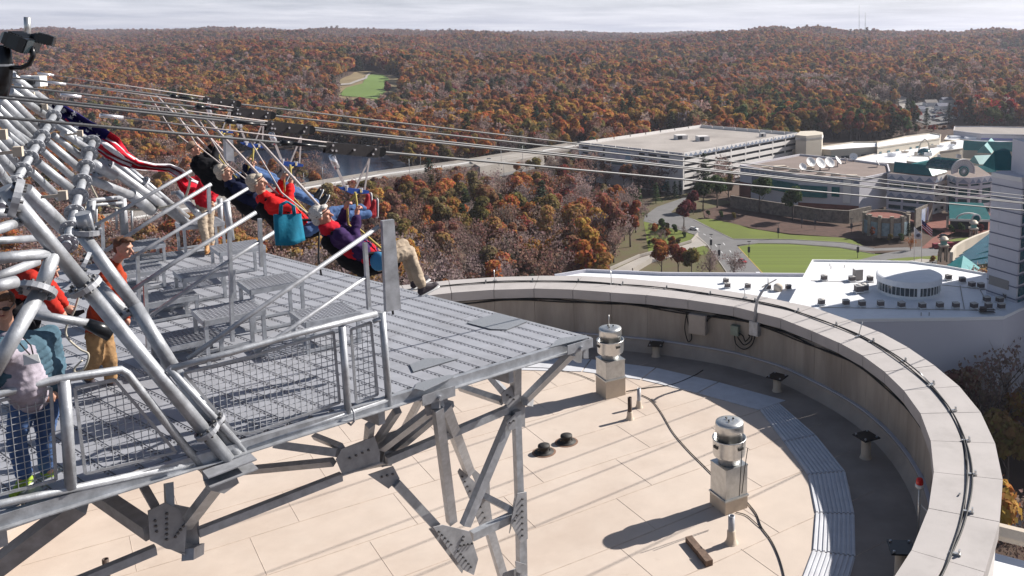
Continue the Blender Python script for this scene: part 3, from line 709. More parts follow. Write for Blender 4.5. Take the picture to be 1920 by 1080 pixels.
# ------------------------------------------------------------------ steel stepping stands
def stand_tree(L, Wd, h):
    t = thing('step_stand', None, None, (0, 0, 0)); m = MB()
    nb = 9
    for k in range(nb):
        y = (k + .5) / nb * Wd
        m.box((L / 2, y, 0), (L, .012, .035))
        for j in range(14): m.box(((j + .5) / 14 * L, y + Wd / nb / 2 * .5, .008), (L / 14 * .45, Wd / nb * .52, .014))
    build(m, 'tread', M['deck'], t)
    f = MB()
    f.beam((0, 0, -.02), (L, 0, -.02), .03, .07).beam((0, Wd, -.02), (L, Wd, -.02), .03, .07).beam((0, 0, -.02), (0, Wd, -.02), .03, .07).beam((L, 0, -.02), (L, Wd, -.02), .03, .07)
    build(f, 'tread_frame', M['galv'], t)
    for x in (.02, L - .02):
        for y in (.02, Wd - .02): build(MB().beam((x, y, -.03), (x, y, -h), .045, .045), 'leg', M['galv'], t)
    build(MB().beam((0, .02, -h + .03), (L, .02, -h + .03), .035, .035).beam((0, Wd - .02, -h + .03), (L, Wd - .02, -h + .03), .035, .035), 'foot_rail', M['galv'], t)
    return t
ua = math.atan2(U.y, U.x)
stands = [((383, 604), .62, 'step stand in front of the pair left of the tall flat post'), ((470, 546), .62, 'step stand standing highest below the teal bag'), ((343, 524), .55, 'step stand in the middle of the platform between two handrails'),
          ((343, 427), .55, 'step stand nearest the staff member in tan boots'), ((412, 475), .55, 'step stand right behind the middle handrails below the black jacket'), ((268, 573), .30, 'low step stand left of the middle stand'),
          ((300, 656), .30, 'low step stand nearest the leaning pipes'), ((573, 607), .42, 'low step stand behind the mesh rail under the nearest flyer'), ((225, 470), .30, 'low step stand behind the crouching boy'), ((215, 520), .3, 'low step stand beside the crouching boy, lower of two')]
for i, ((px, py), h, lb) in enumerate(stands):
    s0 = stand_tree(.72, .62, h)
    q = P(px, py, DZ + h); s0.location = q; s0.rotation_euler.z = ua - .06
    tag(s0, lb, 'step stand', 'steel stepping stands on the platform')
# ================================================================== pipe frame on the left
pf = thing('pipe_frame', 'tall galvanised pipe frame of many parallel leaning pipes with bolted flanges', 'steel frame', tuple(Dp(430, 865, 8.5)))
def pipe(a, b, da, db, r=.075, name='pipe', mm='galv', n=14): return build(MB().tube([Dp(*a, da), Dp(*b, db)], r, n), name, M[mm], pf)
def flange(c, d, axis, r=.15, t=.035, par=None):
    q = Dp(*c, d); ax = Vector(axis).normalized()
    f = build(MB().disc(q, r, t, ax, 22), 'flange', M['galvd'], pf)
    b = MB(); x = ax.orthogonal().normalized(); y = ax.cross(x)
    for k in range(8): a = k * math.pi / 4; b.disc(q + (x * math.cos(a) + y * math.sin(a)) * r * .76, .016, t + .05, ax, 6)
    build(b, 'bolt', M['bolt'], f)
def ax(a, b, da, db): return (Dp(*b, db) - Dp(*a, da)).normalized()
# nearest leg and its twin
pipe((8, 352), (157, 532), 7.42, 7.85, .064); pipe((163, 541), (428, 862), 7.87, 8.5, .064); A = ax((20, 367), (430, 865), 7.44, 8.53)
flange((159, 537), 7.86, A, .145, .05); flange((30, 372), 7.5, A + Vector((.4, .2, .6)), .17, .06)
pipe((155, 441), (253, 573), 8.7, 8.75, .062); pipe((253, 573), (325, 690), 8.75, 8.65, .066); pipe((325, 690), (446, 856), 8.65, 8.6, .062)
pipe((183, 533), (236, 590), 8.9, 8.8, .06); flange((238, 583), 8.78, A, .12)
flange((163, 433), 8.75, Vector((.15, 0, 1)), .13, .05); pipe((163, 433), (155, 400), 8.75, 8.7, .07)
flange((157, 497), 8.2, Vector((.7, .4, -.4)), .13); flange((128, 800), 8.3, A, .1) if False else None
flange((388, 808), 8.38, A, .12, .05); flange((403, 790), 8.5, A, .1, .04)
# struts between
pipe((52, 588), (170, 607), 8.0, 8.3, .042); build(MB().tube([Dp(162, 606, 8.28), Dp(208, 625, 8.4)], [.052, .08], 12), 'dark_sleeve', M['blackp'], pf)
pipe((103, 470), (76, 543), 7.7, 7.45, .06); pipe((74, 548), (-14, 700), 7.43, 6.9, .062); flange((69, 544), 7.44, ax((100, 473), (0, 690), 7.7, 7.), .155, .05)
pipe((-20, 436), (46, 412), 7.0, 7.7, .045); pipe((-20, 452), (66, 447), 7.6, 8.2, .035); pipe((-20, 486), (104, 474), 7.2, 7.7, .05); pipe((-20, 525), (70, 490), 7.9, 8.4, .045, mm='galvd'); pipe((-20, 400), (40, 398), 8.4, 8.8, .05)
flange((100, 476), 7.7, Vector((1, .2, 0)), .06, .02); pipe((-20, 540), (30, 528), 6.8, 7.0, .05, mm='galvd')
# receding collector rows with their flanges
def rowpt(a, b, da, db, t): 
    p, q = Dp(*a, da), Dp(*b, db); return p.lerp(q, t)
ra, rb = ((124, 462), (174, 262)); r0, r1 = Dp(*ra, 10.4), Dp(*rb, 14.6)
build(MB().tube([r0, r1], .055, 16), 'collector_pipe', M['galv'], pf)
sa, sb = Dp(2, 388, 9.6), Dp(112, 198, 15)
build(MB().tube([sa, sb], .05, 16), 'collector_pipe', M['galv'], pf)
def fl3(q, axis, r=.17, t=.04):
    axis = axis.normalized(); f = build(MB().disc(q, r, t, axis, 24), 'flange', M['galvd'], pf); b = MB(); x = axis.orthogonal().normalized(); y = axis.cross(x)
    for k in range(8): a = k * math.pi / 4 + .3; b.disc(q + (x * math.cos(a) + y * math.sin(a)) * r * .78, .018, t + .06, axis, 6)
    build(b, 'bolt', M['galvd'], f)
d1, d2_ = (r1 - r0), (sb - sa)
for t in (.02, .12, .25, .39, .53, .68, .83, .97): fl3(r0 + d1 * t, d1, .12)
for t in (.06, .16, .27, .38, .49, .6, .72, .85): fl3(sa + d2_ * t, d2_, .105)
def near_r(t): return r0 + d1 * t
def near_s(t): return sa + d2_ * t
# leaning pipes between the two rows and above
def pp(a, d0, tgt, r=.075, mm='galv'): build(MB().tube([Dp(*a, d0), tgt], r, 14), 'pipe', M[mm], pf)
sD = lambda y: float(np.interp(y, [198, 388], [15., 9.6])); rD = lambda y: float(np.interp(y, [262, 462], [14.6, 10.4]))
for a, b, r in (((88, 265), (149, 316), .058), ((100, 253), (152, 294), .05), ((119, 250), (167, 281), .055), ((80, 283), (142, 338), .05), ((71, 305), (146, 365), .06), ((58, 322), (112, 371), .048), ((47, 355), (122, 430), .085), ((95, 228), (160, 270), .055), ((108, 226), (170, 266), .05)):
    build(MB().tube([Dp(*a, sD(a[1])), Dp(*b, rD(b[1]))], r, 14), 'pipe', M['galv'], pf)
for a, b, r in (((21, 144), (89, 194), .075), ((33, 163), (95, 210), .06), ((14, 182), (78, 245), .062), ((19, 170), (86, 217), .055), ((-2, 185), (75, 259), .058), ((-6, 200), (63, 264), .05), ((-12, 212), (60, 285), .06), ((12, 250), (55, 283), .04), ((-12, 244), (55, 298), .055), ((-12, 262), (34, 308), .05), ((-12, 282), (31, 328), .055), ((-12, 308), (20, 350), .05), ((-10, 222), (66, 274), .045)):
    pp(a, sD(b[1]) - 1.2, Dp(*b, sD(b[1])), r)
# last pipes climbing on the skyline edge
build(MB().tube([Dp(22, 143, 15.2), Dp(92, 198, 15.6), Dp(175, 265, 15.8)], .075, 14), 'pipe', M['galv'], pf)
build(MB().tube([Dp(34, 163, 14.8), Dp(100, 214, 15.2), Dp(165, 268, 15.0)], .07, 14), 'pipe', M['galv'], pf)
build(MB().lathe([(.11, 0), (.12, .05), (.08, .12), (0, .14)], Dp(22, 146, 15.1), 14, 0, (-1, .2, .6)), 'pipe_cap', M['galv'], pf)
# far legs down to the platform
pipe((190, 282), (330, 398), 15.4, 16.4, .058); pipe((165, 302), (215, 330), 14.4, 14.8, .085); pipe((198, 308), (352, 420), 14.9, 16.6, .08); pipe((232, 307), (352, 408), 16.6, 17.6, .05)
flange((192, 313), 14.9, ax((198, 308), (352, 420), 14.9, 16.6), .2); flange((266, 345), 15.9, ax((190, 282), (330, 398), 15.4, 16.4), .16)
pipe((160, 333), (245, 366), 14.4, 15.3, .075); pipe((245, 364), (285, 395), 15.3, 15.9, .1); flange((185, 278), 15.2, Vector((.3, .1, 1)), .18)
pipe((335, 362), (372, 402), 16.9, 16.2, .06)
# far side rail of the deck
fr = thing('far_rail', 'grey pipe rail on the far side of the platform in front of the highway', 'guard rail', tuple(Dp(190, 450, 15)))
for a, b, d0, d1_, r in (((168, 376), (228, 370), 15.2, 16, .04), ((170, 385), (232, 380), 15.2, 16, .03), ((172, 375), (165, 455), 15.2, 15.2, .07), ((229, 372), (234, 440), 16, 16, .07), ((181, 385), (180, 440), 15.4, 15.4, .02), ((218, 385), (219, 430), 15.9, 15.9, .02), ((247, 395), (248, 432), 16.4, 16.4, .02),
    ((322, 362), (388, 357), 16.8, 17.4, .035), ((390, 357), (392, 430), 17.4, 17.4, .04), ((412, 372), (415, 440), 17.6, 17.6, .05)):
    build(MB().tube([Dp(*a, d0), Dp(*b, d1_)], r, 8), 'rail', M['galvd'], fr)
# pale wooden-coloured clamps
for k, (px, py, d) in enumerate(((118, 366, 8.6), (34, 284, 8.), (4, 252, 7.8), (150, 250, 13), (60, 178, 14), (84, 200, 14.2))):
    q = Dp(px, py, d); build(MB().box(q, (.07, .07, .09), .4).beam(q, q + Vector((-.25, .05, -.03)), .03, .03), 'tube_end_clamp', M['cream'], pf)
# ------------------------------------------------------------------ floodlights on a black post
fd = 8.2
fl = thing('floodlight_post', 'black curved post carrying two black floodlights at the upper left', 'floodlight', tuple(Dp(4, 150, fd)))
build(MB().tube([Dp(-2, 175, fd), Dp(6, 150, fd), Dp(10, 120, fd), Dp(8, 85, fd)], [.075, .07, .06, .05], 12), 'post', M['blackp'], fl)
build(MB().tube([Dp(12, 127, fd), Dp(40, 127, fd), Dp(55, 120, fd), Dp(62, 105, fd), Dp(60, 88, fd)], .022, 8), 'arm', M['blackp'], fl)
build(MB().disc(Dp(6, 122, fd), .085, .02, (0, 0, 1), 16), 'collar', M['alu'], fl)
def lamp(c, d, tilt, yaw, s, L):
    t = MB(); q = Dp(*c, d); Mx = Matrix.Translation(q) @ Matrix.Rotation(yaw, 4, 'Z') @ Matrix.Rotation(tilt, 4, 'Y')
    pr = [(-L, .35 * s), (-L * .6, s * .8), (L * .55, s), (L, s)]
    o = []
    for x, h in pr: o += [Mx @ Vector((x, -s * 1.1 * (h / s), -h * .6)), Mx @ Vector((x, s * 1.1 * (h / s), -h * .6)), Mx @ Vector((x, s * 1.1 * (h / s), h * .6)), Mx @ Vector((x, -s * 1.1 * (h / s), h * .6))]
    f = [(3, 2, 1, 0), (12, 13, 14, 15)] + [(i * 4 + j, i * 4 + (j + 1) % 4, i * 4 + 4 + (j + 1) % 4, i * 4 + 4 + j) for i in range(3) for j in range(4)]
    t.add(o, f)
    for k in range(5): t.box((0, 0, 0), (.01, s * 1.9, s * 1.32), M4=Mx @ Matrix.Translation(Vector((-L * .3 + k * L * .22, 0, 0))))
    h = build(t, 'lamp_head', M['blackp'], fl, fix=True)
    build(MB().box((0, 0, 0), (.012, s * 2.0, s * 1.05), M4=Mx @ Matrix.Translation(Vector((L + .004, 0, 0)))), 'lamp_glass', M['glass'], h)
lamp((34, 76), fd, .42, .1, .115, .13); lamp((79, 72), fd + .1, .3, .5, .075, .09)
build(MB().tube([Dp(52, 68, 15), Dp(51, 32, 15)], .05, 8), 'whip_mast', M['alu'], None, 'thin pale mast sticking up behind the floodlights', 'mast')
cb = thing('camera_box', 'small white box with round lens on top of the pipe frame', 'camera', tuple(Dp(68, 165, 14.5)))
q = Dp(66, 152, 14.5); build(MB().box(q, (.26, .2, .17), .1).box(q + Vector((-.15, 0, .07)), (.12, .08, .05), .1), 'housing', M['whitep'], cb)
build(MB().disc(q + Vector((.02, -.12, .0)), .055, .08, (.15, -1, 0), 16), 'lens', M['blackp'], cb); build(MB().tube([q + Zv * -.08, Dp(63, 185, 14.5)], .03, 8), 'stem', M['galvd'], cb)
# ------------------------------------------------------------------ wires with trolleys
WD = ray(2970, 490).normalized()
TR = [((660, 280), 10.3), ((539, 239), 11.8), ((471, 212), 13.3), ((412, 191), 15.0)]
names = ['nearest', 'second nearest', 'second farthest', 'farthest']; who = ['flyer in purple fleece', 'flyer in the red jacket', 'flyer in navy', 'flyer in the black jacket']
def wire(q, label, r=.016, back=6.5, fwd=260):
    pts = [q - WD * back, q - WD * 2, q + WD * 4, q + WD * 20, q + WD * 70, q + WD * fwd]
    return build(MB().tube(pts, r, 7), 'zip_wire', M['cable'], None, label, 'steel cable', 'zip line cables')
TQ = []
ribbon = mat('pale_webbing', (.50, .44, .43), .8, 0, .15, 40)
metalb = mat('bright_fitting', (.85, .82, .84), .25, .7, .1, 10)
blue = mat('blue_strap', (.012, .06, .30), .6, 0, .2, 30)
yrope = mat('yellow_rope', (.45, .36, .10), .8, 0, .2, 40)
trollp = mat('dark_trolley_plate', (.055, .05, .052), .45, .3, .2, 10)
for i, (tp, d) in enumerate(TR):
    q = Dp(*tp, d); TQ.append(q)
    wire(q + Zv * .0, 'steel zip cable carrying the trolley of the ' + who[i])
    t = thing('zip_trolley', 'dark plate trolley hanging on the cable above the ' + who[i], 'trolley', tuple(q), 'zip line trolleys')
    L = (.325, .28, .27, .255)[i]; up = (Zv - WD * Zv.dot(WD)).normalized(); sd_ = WD.cross(up)
    m = MB()
    for s in (-1, 1): m.slab([q + sd_ * (s * .045) + WD * a + up * b for a, b in ((-L, -.07), (L * .95, -.07), (L, -.05), (L, .05), (L * .95, .062), (-L, .062))], sd_, .012)
    pl = build(m, 'side_plate', trollp, t)
    b = MB()
    for a, c in ((-L * .8, .03), (-L * .66, -.03), (-L * .8, -.03), (L * .8, .03), (L * .72, -.03), (0, .0)): b.disc(q + WD * a + up * c - sd_ * .06 * (1 if (sd_.y > 0) else -1), .013, .03, sd_, 8)
    build(b, 'bolt', metalb, pl)
    build(MB().disc(q + WD * (L + .03), .06, .05, sd_, 16), 'end_wheel', M['blackp'], t)
    w = MB()
    for a in (-.2, .2): w.disc(q + WD * a + up * .02, .045, .05, sd_, 14)
    build(w, 'sheave', M['galv'], t)
    # hangers from both plate ends to the blue spreader
    hl, hr = q - WD * (L * .72) - up * .09, q + WD * (L * .7) - up * .09
    sp = q + U * .0 - Zv * .50
    build(MB().slab([sp + U * (-.19) + Zv * .075, sp + U * .05 + Zv * .02, sp + U * .18 + Zv * (-.02), sp + U * .17 + Zv * (-.05), sp - U * .04 - Zv * .025, sp - U * .16 + Zv * .04], NU, .04), 'spreader', blue, t)
    build(MB().tube([hl, hl.lerp(sp - U * .1, .35)], .04, 8), 'shackle', metalb, t)
    build(MB().beam(hl.lerp(sp - U * .1, .3), sp - U * .1 + Zv * .05, .03, .012, NU), 'hanger_strap', ribbon, t)
    build(MB().beam(hr, sp + U * .13, .02, .012, NU).beam(hr, sp - U * .0, .02, .012, NU), 'hanger_strap', ribbon, t)
    build(MB().box(sp - U * .1 + Zv * .05, (.05, .05, .06)).box(sp + U * .08 + Zv * .0, (.05, .05, .05)), 'buckle', metalb, t)
    # towing rod running back along the wire, with a clamp
    rb = q - WD * (L + .08)
    build(MB().tube([rb, rb - WD * .3], .02, 8).tube([rb - WD * .3, rb - WD * .42], .034, 10), 'coupler', M['blackp'], t)
    k0 = q + Vector((0, 0, .05)) - WD * .45 
    build(MB().tube([k0 + WD * .35 + Zv * .0, k0 - WD * 1.9 + Zv * .06], .009, 6), 'tow_rod', ribbon, t)
    build(MB().tube([k0 - WD * 1.9 + Zv * .06, k0 - WD * 2.1 + Zv * .06], .02, 8), 'rod_end', metalb, t)
    # brake lines slanting down from the coupler to the lane
    cpt = rb - WD * .65
    build(MB().tube([cpt, cpt + U * .95 - Zv * 1.25], .017, 6).tube([cpt - WD * .1, cpt + U * .2 - Zv * .6, cpt + U * .9 - Zv * 1.30], .009, 5), 'brace_strap', ribbon, t)
wire(Dp(590, 240, 13.0), 'spare steel cable running between the second and third zip cables')
# ================================================================== people
def remesh(mb, vox, wob=0., wsc=6., smooth=3, seed=0):
    me = mb.mesh('tmp', []); o = bpy.data.objects.new('tmp', me); col.objects.link(o)
    r = o.modifiers.new('r', 'REMESH'); r.mode = 'VOXEL'; r.voxel_size = vox
    s = o.modifiers.new('s', 'SMOOTH'); s.iterations = smooth; s.factor = .5
    dg = bpy.context.evaluated_depsgraph_get(); ev = o.evaluated_get(dg); m2 = bpy.data.meshes.new_from_object(ev)
    bpy.data.objects.remove(o); bpy.data.meshes.remove(me)
    n = len(m2.vertices); co = np.empty(n * 3); m2.vertices.foreach_get('co', co); co = co.reshape(-1, 3)
    if wob:
        no = np.empty(n * 3); m2.vertices.foreach_get('normal', no); no = no.reshape(-1, 3)
        for i in range(n):
            p = Vector(co[i]) * wsc + Vector((seed, 0, 0)); a = noise.noise(p) + .6 * noise.noise(Vector((p.x * 2.3, p.y * 2.3, p.z * 3.5)))
            co[i] += no[i] * wob * (1 - abs(a) * 2)
    fs = [tuple(p.vertices) for p in m2.polygons]; bpy.data.meshes.remove(m2)
    out = MB(); out.v = [tuple(c) for c in co]; out.f = [list(f) for f in fs]; out.m = [0] * len(fs); out.smooth = [True] * len(fs); return out
def cap(mb, a, b, ra, rb, n=10):          # tapered capsule, closed
    a, b = Vector(a), Vector(b); L = (b - a).length
    if L < 1e-4: return mb.ball(a, ra, n)
    pr = [(0.0005, -ra)] + [(ra * math.cos(t), -ra * math.sin(t)) for t in (1.1, .6)] + [(ra, 0), (rb, L)] + [(rb * math.cos(t), L + rb * math.sin(t)) for t in (.6, 1.1)] + [(.0005, L + rb)]
    return mb.lathe(pr, a, n, 0, b - a)
skin = mat('skin', (.50, .27, .19), .55, 0, .1, 20); skin2 = mat('ruddy_skin', (.52, .24, .17), .55, 0, .1, 20)
lips = mat('lips', (.32, .09, .08), .5); eyed = mat('eye_dark', (.03, .02, .02), .3)
def cloth(name, c, **k): return mat(name, c, .92, 0, k.get('var', .18), k.get('scale', 9), .25, 30, spec=.2)
def hand(mb, w, d, grip, up, r=1.):       # wrist, forearm direction, bar axis the fingers close on, back-of-hand normal
    d, g, n = Vector(d).normalized(), Vector(grip).normalized(), None
    g = (g - d * g.dot(d)).normalized(); n = d.cross(g).normalized()
    if n.dot(up) < 0: n = -n
    w = Vector(w); cap(mb, w, w + d * .05 * r, .026 * r, .034 * r); cap(mb, w + d * .04 * r - g * .022 * r, w + d * .085 * r - g * .026 * r, .018 * r, .014 * r); cap(mb, w + d * .04 * r + g * .022 * r, w + d * .085 * r + g * .026 * r, .018 * r, .014 * r)
    for k, L in zip((-1.5, -.5, .5, 1.5), (.9, 1.05, 1., .8)):
        p = w + d * .092 * r + g * .0185 * k * r; q = p + (d * .022 - n * .022) * L * r; s = q + (-n * .026 - d * .010) * L * r; e = s + (-d * .022 - n * .004) * L * r
        cap(mb, p, q, .0095 * r, .009 * r, 7); cap(mb, q, s, .009 * r, .0085 * r, 7); cap(mb, s, e, .0085 * r, .0075 * r, 7)
    p = w + d * .035 * r + g * .034 * r - n * .008 * r; q = p + (d * .03 + g * .016 - n * .018) * r; e = q + (d * .012 - g * .016 - n * .022) * r
    cap(mb, p, q, .013 * r, .011 * r, 7); cap(mb, q, e, .011 * r, .009 * r, 7)
def person(label, J, face, top, legs, shoe, hairc, group=None, upv=Zv, hair='short', build_=1., grip=None, shoe_sole=None, skinm=None, bare=None, vox=.010, puff=0):
    sk = skinm or skin; J = {k: Vector(v) for k, v in J.items()}
    t = thing('person', label, 'person', tuple(J['pelvis'] * 1.0), group)
    f = Vector(face).normalized(); up = Vector(upv); up = (up - f * up.dot(f)).normalized(); sd = f.cross(up).normalized()
    hd = J['head']; B = Matrix((sd, f, up)).transposed()           # columns: side, front, up
    g = MB(); h = lambda x, y, z: hd + B @ Vector((x, y, z))
    g.ball(h(0, -.012, .03), (.076, .096, .088), 16, rot=B); g.ball(h(0, .012, -.04), (.062, .075, .072), 16, rot=B); g.ball(h(0, .052, -.082), (.032, .03, .024), 10, rot=B)
    cap(g, h(0, .088, .012), h(0, .112, -.022), .010, .016, 8); g.ball(h(0, .075, .032), (.058, .02, .014), 10, rot=B)
    for s in (-1, 1): g.ball(h(s * .078, -.008, -.008), (.012, .022, .032), 10, rot=B); g.ball(h(s * .036, .062, -.025), (.022, .018, .02), 8, rot=B)
    cap(g, h(0, -.02, -.05), J['neck'], .052, .06); cap(g, J['neck'], J['chest'], .06, .10 * build_)
    cap(g, J['chest'], J['pelvis'], .12 * build_, .115 * build_)
    for s in 'LR':
        cap(g, J['chest'], J['sh' + s], .09, .05); cap(g, J['sh' + s], J['el' + s], .046, .036); cap(g, J['el' + s], J['wr' + s], .038, .024)
        cap(g, J['pelvis'], J['hip' + s], .1, .085); cap(g, J['hip' + s], J['kn' + s], .078, .052); cap(g, J['kn' + s], J['an' + s], .052, .036); cap(g, J['an' + s], J['an' + s].lerp(J['toe' + s], .25) , .036, .03)
        hand(g, J['wr' + s], J['wr' + s] - J['el' + s], grip or Zv, up)
    build(remesh(g, vox, smooth=2), 'body', sk, t)
    e = MB()
    for s in (-1, 1): e.ball(h(s * .031, .0795, .012), (.011, .008, .006), 8, rot=B)
    if hair != 'shades': build(e, 'eye', eyed, t)
    else:
        e = MB()
        for s in (-1, 1): e.ball(h(s * .034, .090, .010), (.033, .012, .02), 12, rot=B); e.beam(h(s * .066, .08, .014), h(s * .082, -.01, .012), .006, .01, up)
        build(e.beam(h(-.02, .097, .014), h(.02, .097, .014), .006, .006, up), 'sunglasses', M['blackp'], t)
    build(MB().ball(h(0, .086, -.052), (.024, .009, .006), 8, rot=B), 'mouth', lips, t)
    hm = MB()
    if hair in ('short', 'shades'):
        hm.ball(h(0, -.03, .045), (.086, .098, .088), 16, rot=B); hm.ball(h(0, -.055, -.01), (.078, .062, .07), 12, rot=B); hm.ball(h(0, .03, .098), (.06, .055, .03), 12, rot=B)
    elif hair == 'quiff':
        hm.ball(h(0, -.035, .06), (.08, .085, .07), 14, rot=B); hm.ball(h(0, -.06, .0), (.074, .05, .07), 12, rot=B); hm.ball(h(.01, .045, .115), (.055, .06, .03), 12, rot=B); hm.ball(h(.0, .09, .11), (.035, .03, .022), 10, rot=B)
    elif hair == 'full':
        hm.ball(h(0, -.045, .045), (.094, .098, .092), 16, rot=B); hm.ball(h(0, -.07, -.03), (.084, .055, .08), 12, rot=B); hm.ball(h(.0, .04, .098), (.065, .045, .026), 12, rot=B)
        for s in (-1, 1): hm.ball(h(s * .076, -.012, .03), (.018, .035, .04), 10, rot=B)
    elif hair == 'thin':
        hm.ball(h(0, -.045, .02), (.082, .08, .075), 14, rot=B); hm.ball(h(0, -.02, .06), (.08, .085, .068), 14, rot=B)
    build(remesh(hm, .008, .004, 45, 1, seed=len(label)), 'hair', hairc, t)
    if hair != 'quiff' and hair != 'shades':
        b = MB(); n = 24
        ring = [h(.089 * math.cos(a), -.01 + .105 * math.sin(a), .03 + .045 * math.sin(a)) for a in (2 * math.pi * k / n for k in range(n + 1))]
        build(b.tube(ring, .006, 5, cap=False), 'glasses_strap', M['black'], t)
    # jacket
    j = MB(); w = 1.16 * build_
    cap(j, J['neck'] - up * .01, J['chest'], .075, .13 * w); cap(j, J['chest'], J['chest'].lerp(J['pelvis'], .5), .145 * w, .14 * w); cap(j, J['chest'].lerp(J['pelvis'], .5), J['chest'].lerp(J['pelvis'], .92), .14 * w, .135 * w)
    for s in 'LR':
        cap(j, J['chest'], J['sh' + s], .115 * w, .072 * w); cap(j, J['chest'].lerp(J['pelvis'], .6), J['sh' + s].lerp(J['hip' + s], .5), .11 * w, .09 * w)
        cap(j, J['sh' + s], J['el' + s], .068 * w, .056 * w); cap(j, J['el' + s], J['el' + s].lerp(J['wr' + s], .9), .056 * w, .042 * w)
    jm = remesh(j, .011 if puff else .016, .004 if puff else .013, 7, 2, seed=3 + len(label))
    if puff:      # quilted baffles: swell between stitch lines
        c0_ = J['chest']; ax_ = (J['pelvis'] - J['chest']).normalized(); ml, mr_ = J['shL'], (J['elL'] - J['shL']).normalized()
        for i_, v in enumerate(jm.v):
            v = Vector(v); s_ = (v - c0_).dot(ax_); core_ = c0_ + ax_ * s_; r_ = (v - core_); jm.v[i_] = tuple(v + r_.normalized() * puff * (abs(math.sin(s_ * math.pi / .065)) ** .5 - .3))
    build(jm, 'jacket', top, t)
    k = MB(); cap(k, J['chest'].lerp(J['pelvis'], .8), J['pelvis'], .115 * build_, .135 * build_)
    for s in 'LR':
        cap(k, J['pelvis'], J['hip' + s], .125 * build_, .105 * build_); cap(k, J['hip' + s], J['kn' + s], .098 * build_, .074); cap(k, J['kn' + s], J['kn' + s].lerp(J['an' + s], .92), .072, .064)
    build(remesh(k, .015, .010, 9, 2, seed=9 + len(label)), 'trousers', legs, t)
    for s in 'LR':
        a, b = J['an' + s], J['toe' + s]; d = (b - a); 
        sole_n = (J['kn' + s] - a).normalized(); dd = (d - sole_n * d.dot(sole_n)); dd = dd.normalized() if dd.length > 1e-3 else d.normalized()
        base = a - sole_n * .06
        q = MB(); cap(q, a + sole_n * .02, base - dd * .015 + sole_n * .01, .05, .046); cap(q, base - dd * .03, base + dd * .17, .045, .036); cap(q, a - sole_n * .02 + dd * .03, base + dd * .12, .045, .04)
        so_ = build(remesh(q, .010, smooth=2), 'shoe', shoe, t)
        l = MB(); cap(l, base - dd * .035 - sole_n * .032, base + dd * .175 - sole_n * .032, .046, .040)
        l2 = MB(); l2.v = [tuple(Vector(v) - sole_n * (Vector(v) - base).dot(sole_n) - sole_n * (.040 + .012 * (1 if (Vector(v) - base).dot(sole_n) < -.032 else 0))) for v in l.v]; l2.f, l2.m, l2.smooth = l.f, l.m, l.smooth
        build(l2, 'sole', shoe_sole or M['whitep'], so_)
    return t, J, B
def flyer(label, tq, pose, **k):
    NUu = -NU
    def L(u, z, s=0.): return tq + U * u + Zv * z + NU * s
    J = {}
    for n, (u, z) in pose.items():
        if n in ('head', 'neck', 'chest', 'pelvis'): J[n] = L(u, z)
    off = {'sh': .18, 'el': .20, 'wr': .07, 'hip': .10, 'kn': .13, 'an': .13, 'toe': .14}
    for n, s in off.items():
        for sgn, c in ((-1, 'R'), (1, 'L')):
            u, z = pose[n + c] if n + c in pose else pose[n]; J[n + c] = L(u, z, s * sgn)
    return person(label, J, Vector((.97, .16, .16)), upv=(Zv - U * .25), grip=Zv, **k)
tv = [uv_ for uv_ in TQ]
denim = cloth('blue_denim', (.075, .13, .27)); khaki = cloth('beige_trousers', (.42, .34, .26)); tanp = cloth('tan_trousers', (.33, .20, .10))
greyhair = mat('grey_hair', (.56, .53, .50), .8, 0, .25, 60); blondg = mat('blonde_grey_hair', (.50, .43, .35), .8, 0, .25, 60); brownh = mat('brown_hair', (.12, .055, .028), .7, 0, .3, 60); sandy = mat('sandy_hair', (.30, .20, .14), .8, 0, .25, 60)
blackc = cloth('black_cloth', (.012, .012, .015)); navy = cloth('navy_fleece', (.012, .016, .045)); redj = cloth('red_jacket', (.62, .018, .02)); purple = cloth('purple_fleece', (.045, .022, .085)); redv = cloth('red_vest', (.50, .015, .03))
darkshoe = mat('dark_trainers', (.05, .04, .05), .8, 0, .5, 30); redshoe = mat('red_trainers', (.35, .012, .02), .7, 0, .1, 20); tanboot = mat('tan_leather_boots', (.42, .22, .09), .6)
def pxpose(i, d):     # pixels to metres in the upright plane of lane i
    q = TQ[i]; v = NU.dot(q - C0) / NU.dot(V); o = {}
    for n, (x, y) in d.items(): w = W(x, y, v); o[n] = ((w - q).dot(U), w.z - q.z)
    return o
pose4 = pxpose(0, dict(head=(604, 404), neck=(617, 427), chest=(638, 447), pelvis=(694, 486), sh=(626, 437), el=(650, 452), elL=(655, 425), wrR=(664, 402), wrL=(653, 394),
     hip=(704, 490), kn=(757, 468), an=(781, 533), toe=(800, 548), knL=(765, 462), anL=(786, 528), toeL=(805, 543)))
print('pose4', {k: (round(a, 2), round(b, 2)) for k, (a, b) in pose4.items()})
pose3 = pxpose(1, dict(head=(483, 343), neck=(495, 366), chest=(513, 385), pelvis=(563, 424), sh=(502, 376), el=(530, 383), elL=(532, 372), wrR=(541, 345), wrL=(533, 340),
     hip=(570, 428), kn=(628, 404), an=(686, 398), toe=(704, 376), knL=(632, 399), anL=(691, 392), toeL=(709, 372)))
pose2 = pxpose(2, dict(head=(421, 323), neck=(432, 341), chest=(448, 356), pelvis=(492, 388), sh=(440, 349), el=(464, 352), elL=(464, 345), wrR=(470, 315), wrL=(466, 310),
     hip=(498, 388), kn=(542, 358), an=(588, 380), toe=(606, 364), knL=(545, 352), anL=(590, 374), toeL=(608, 358)))
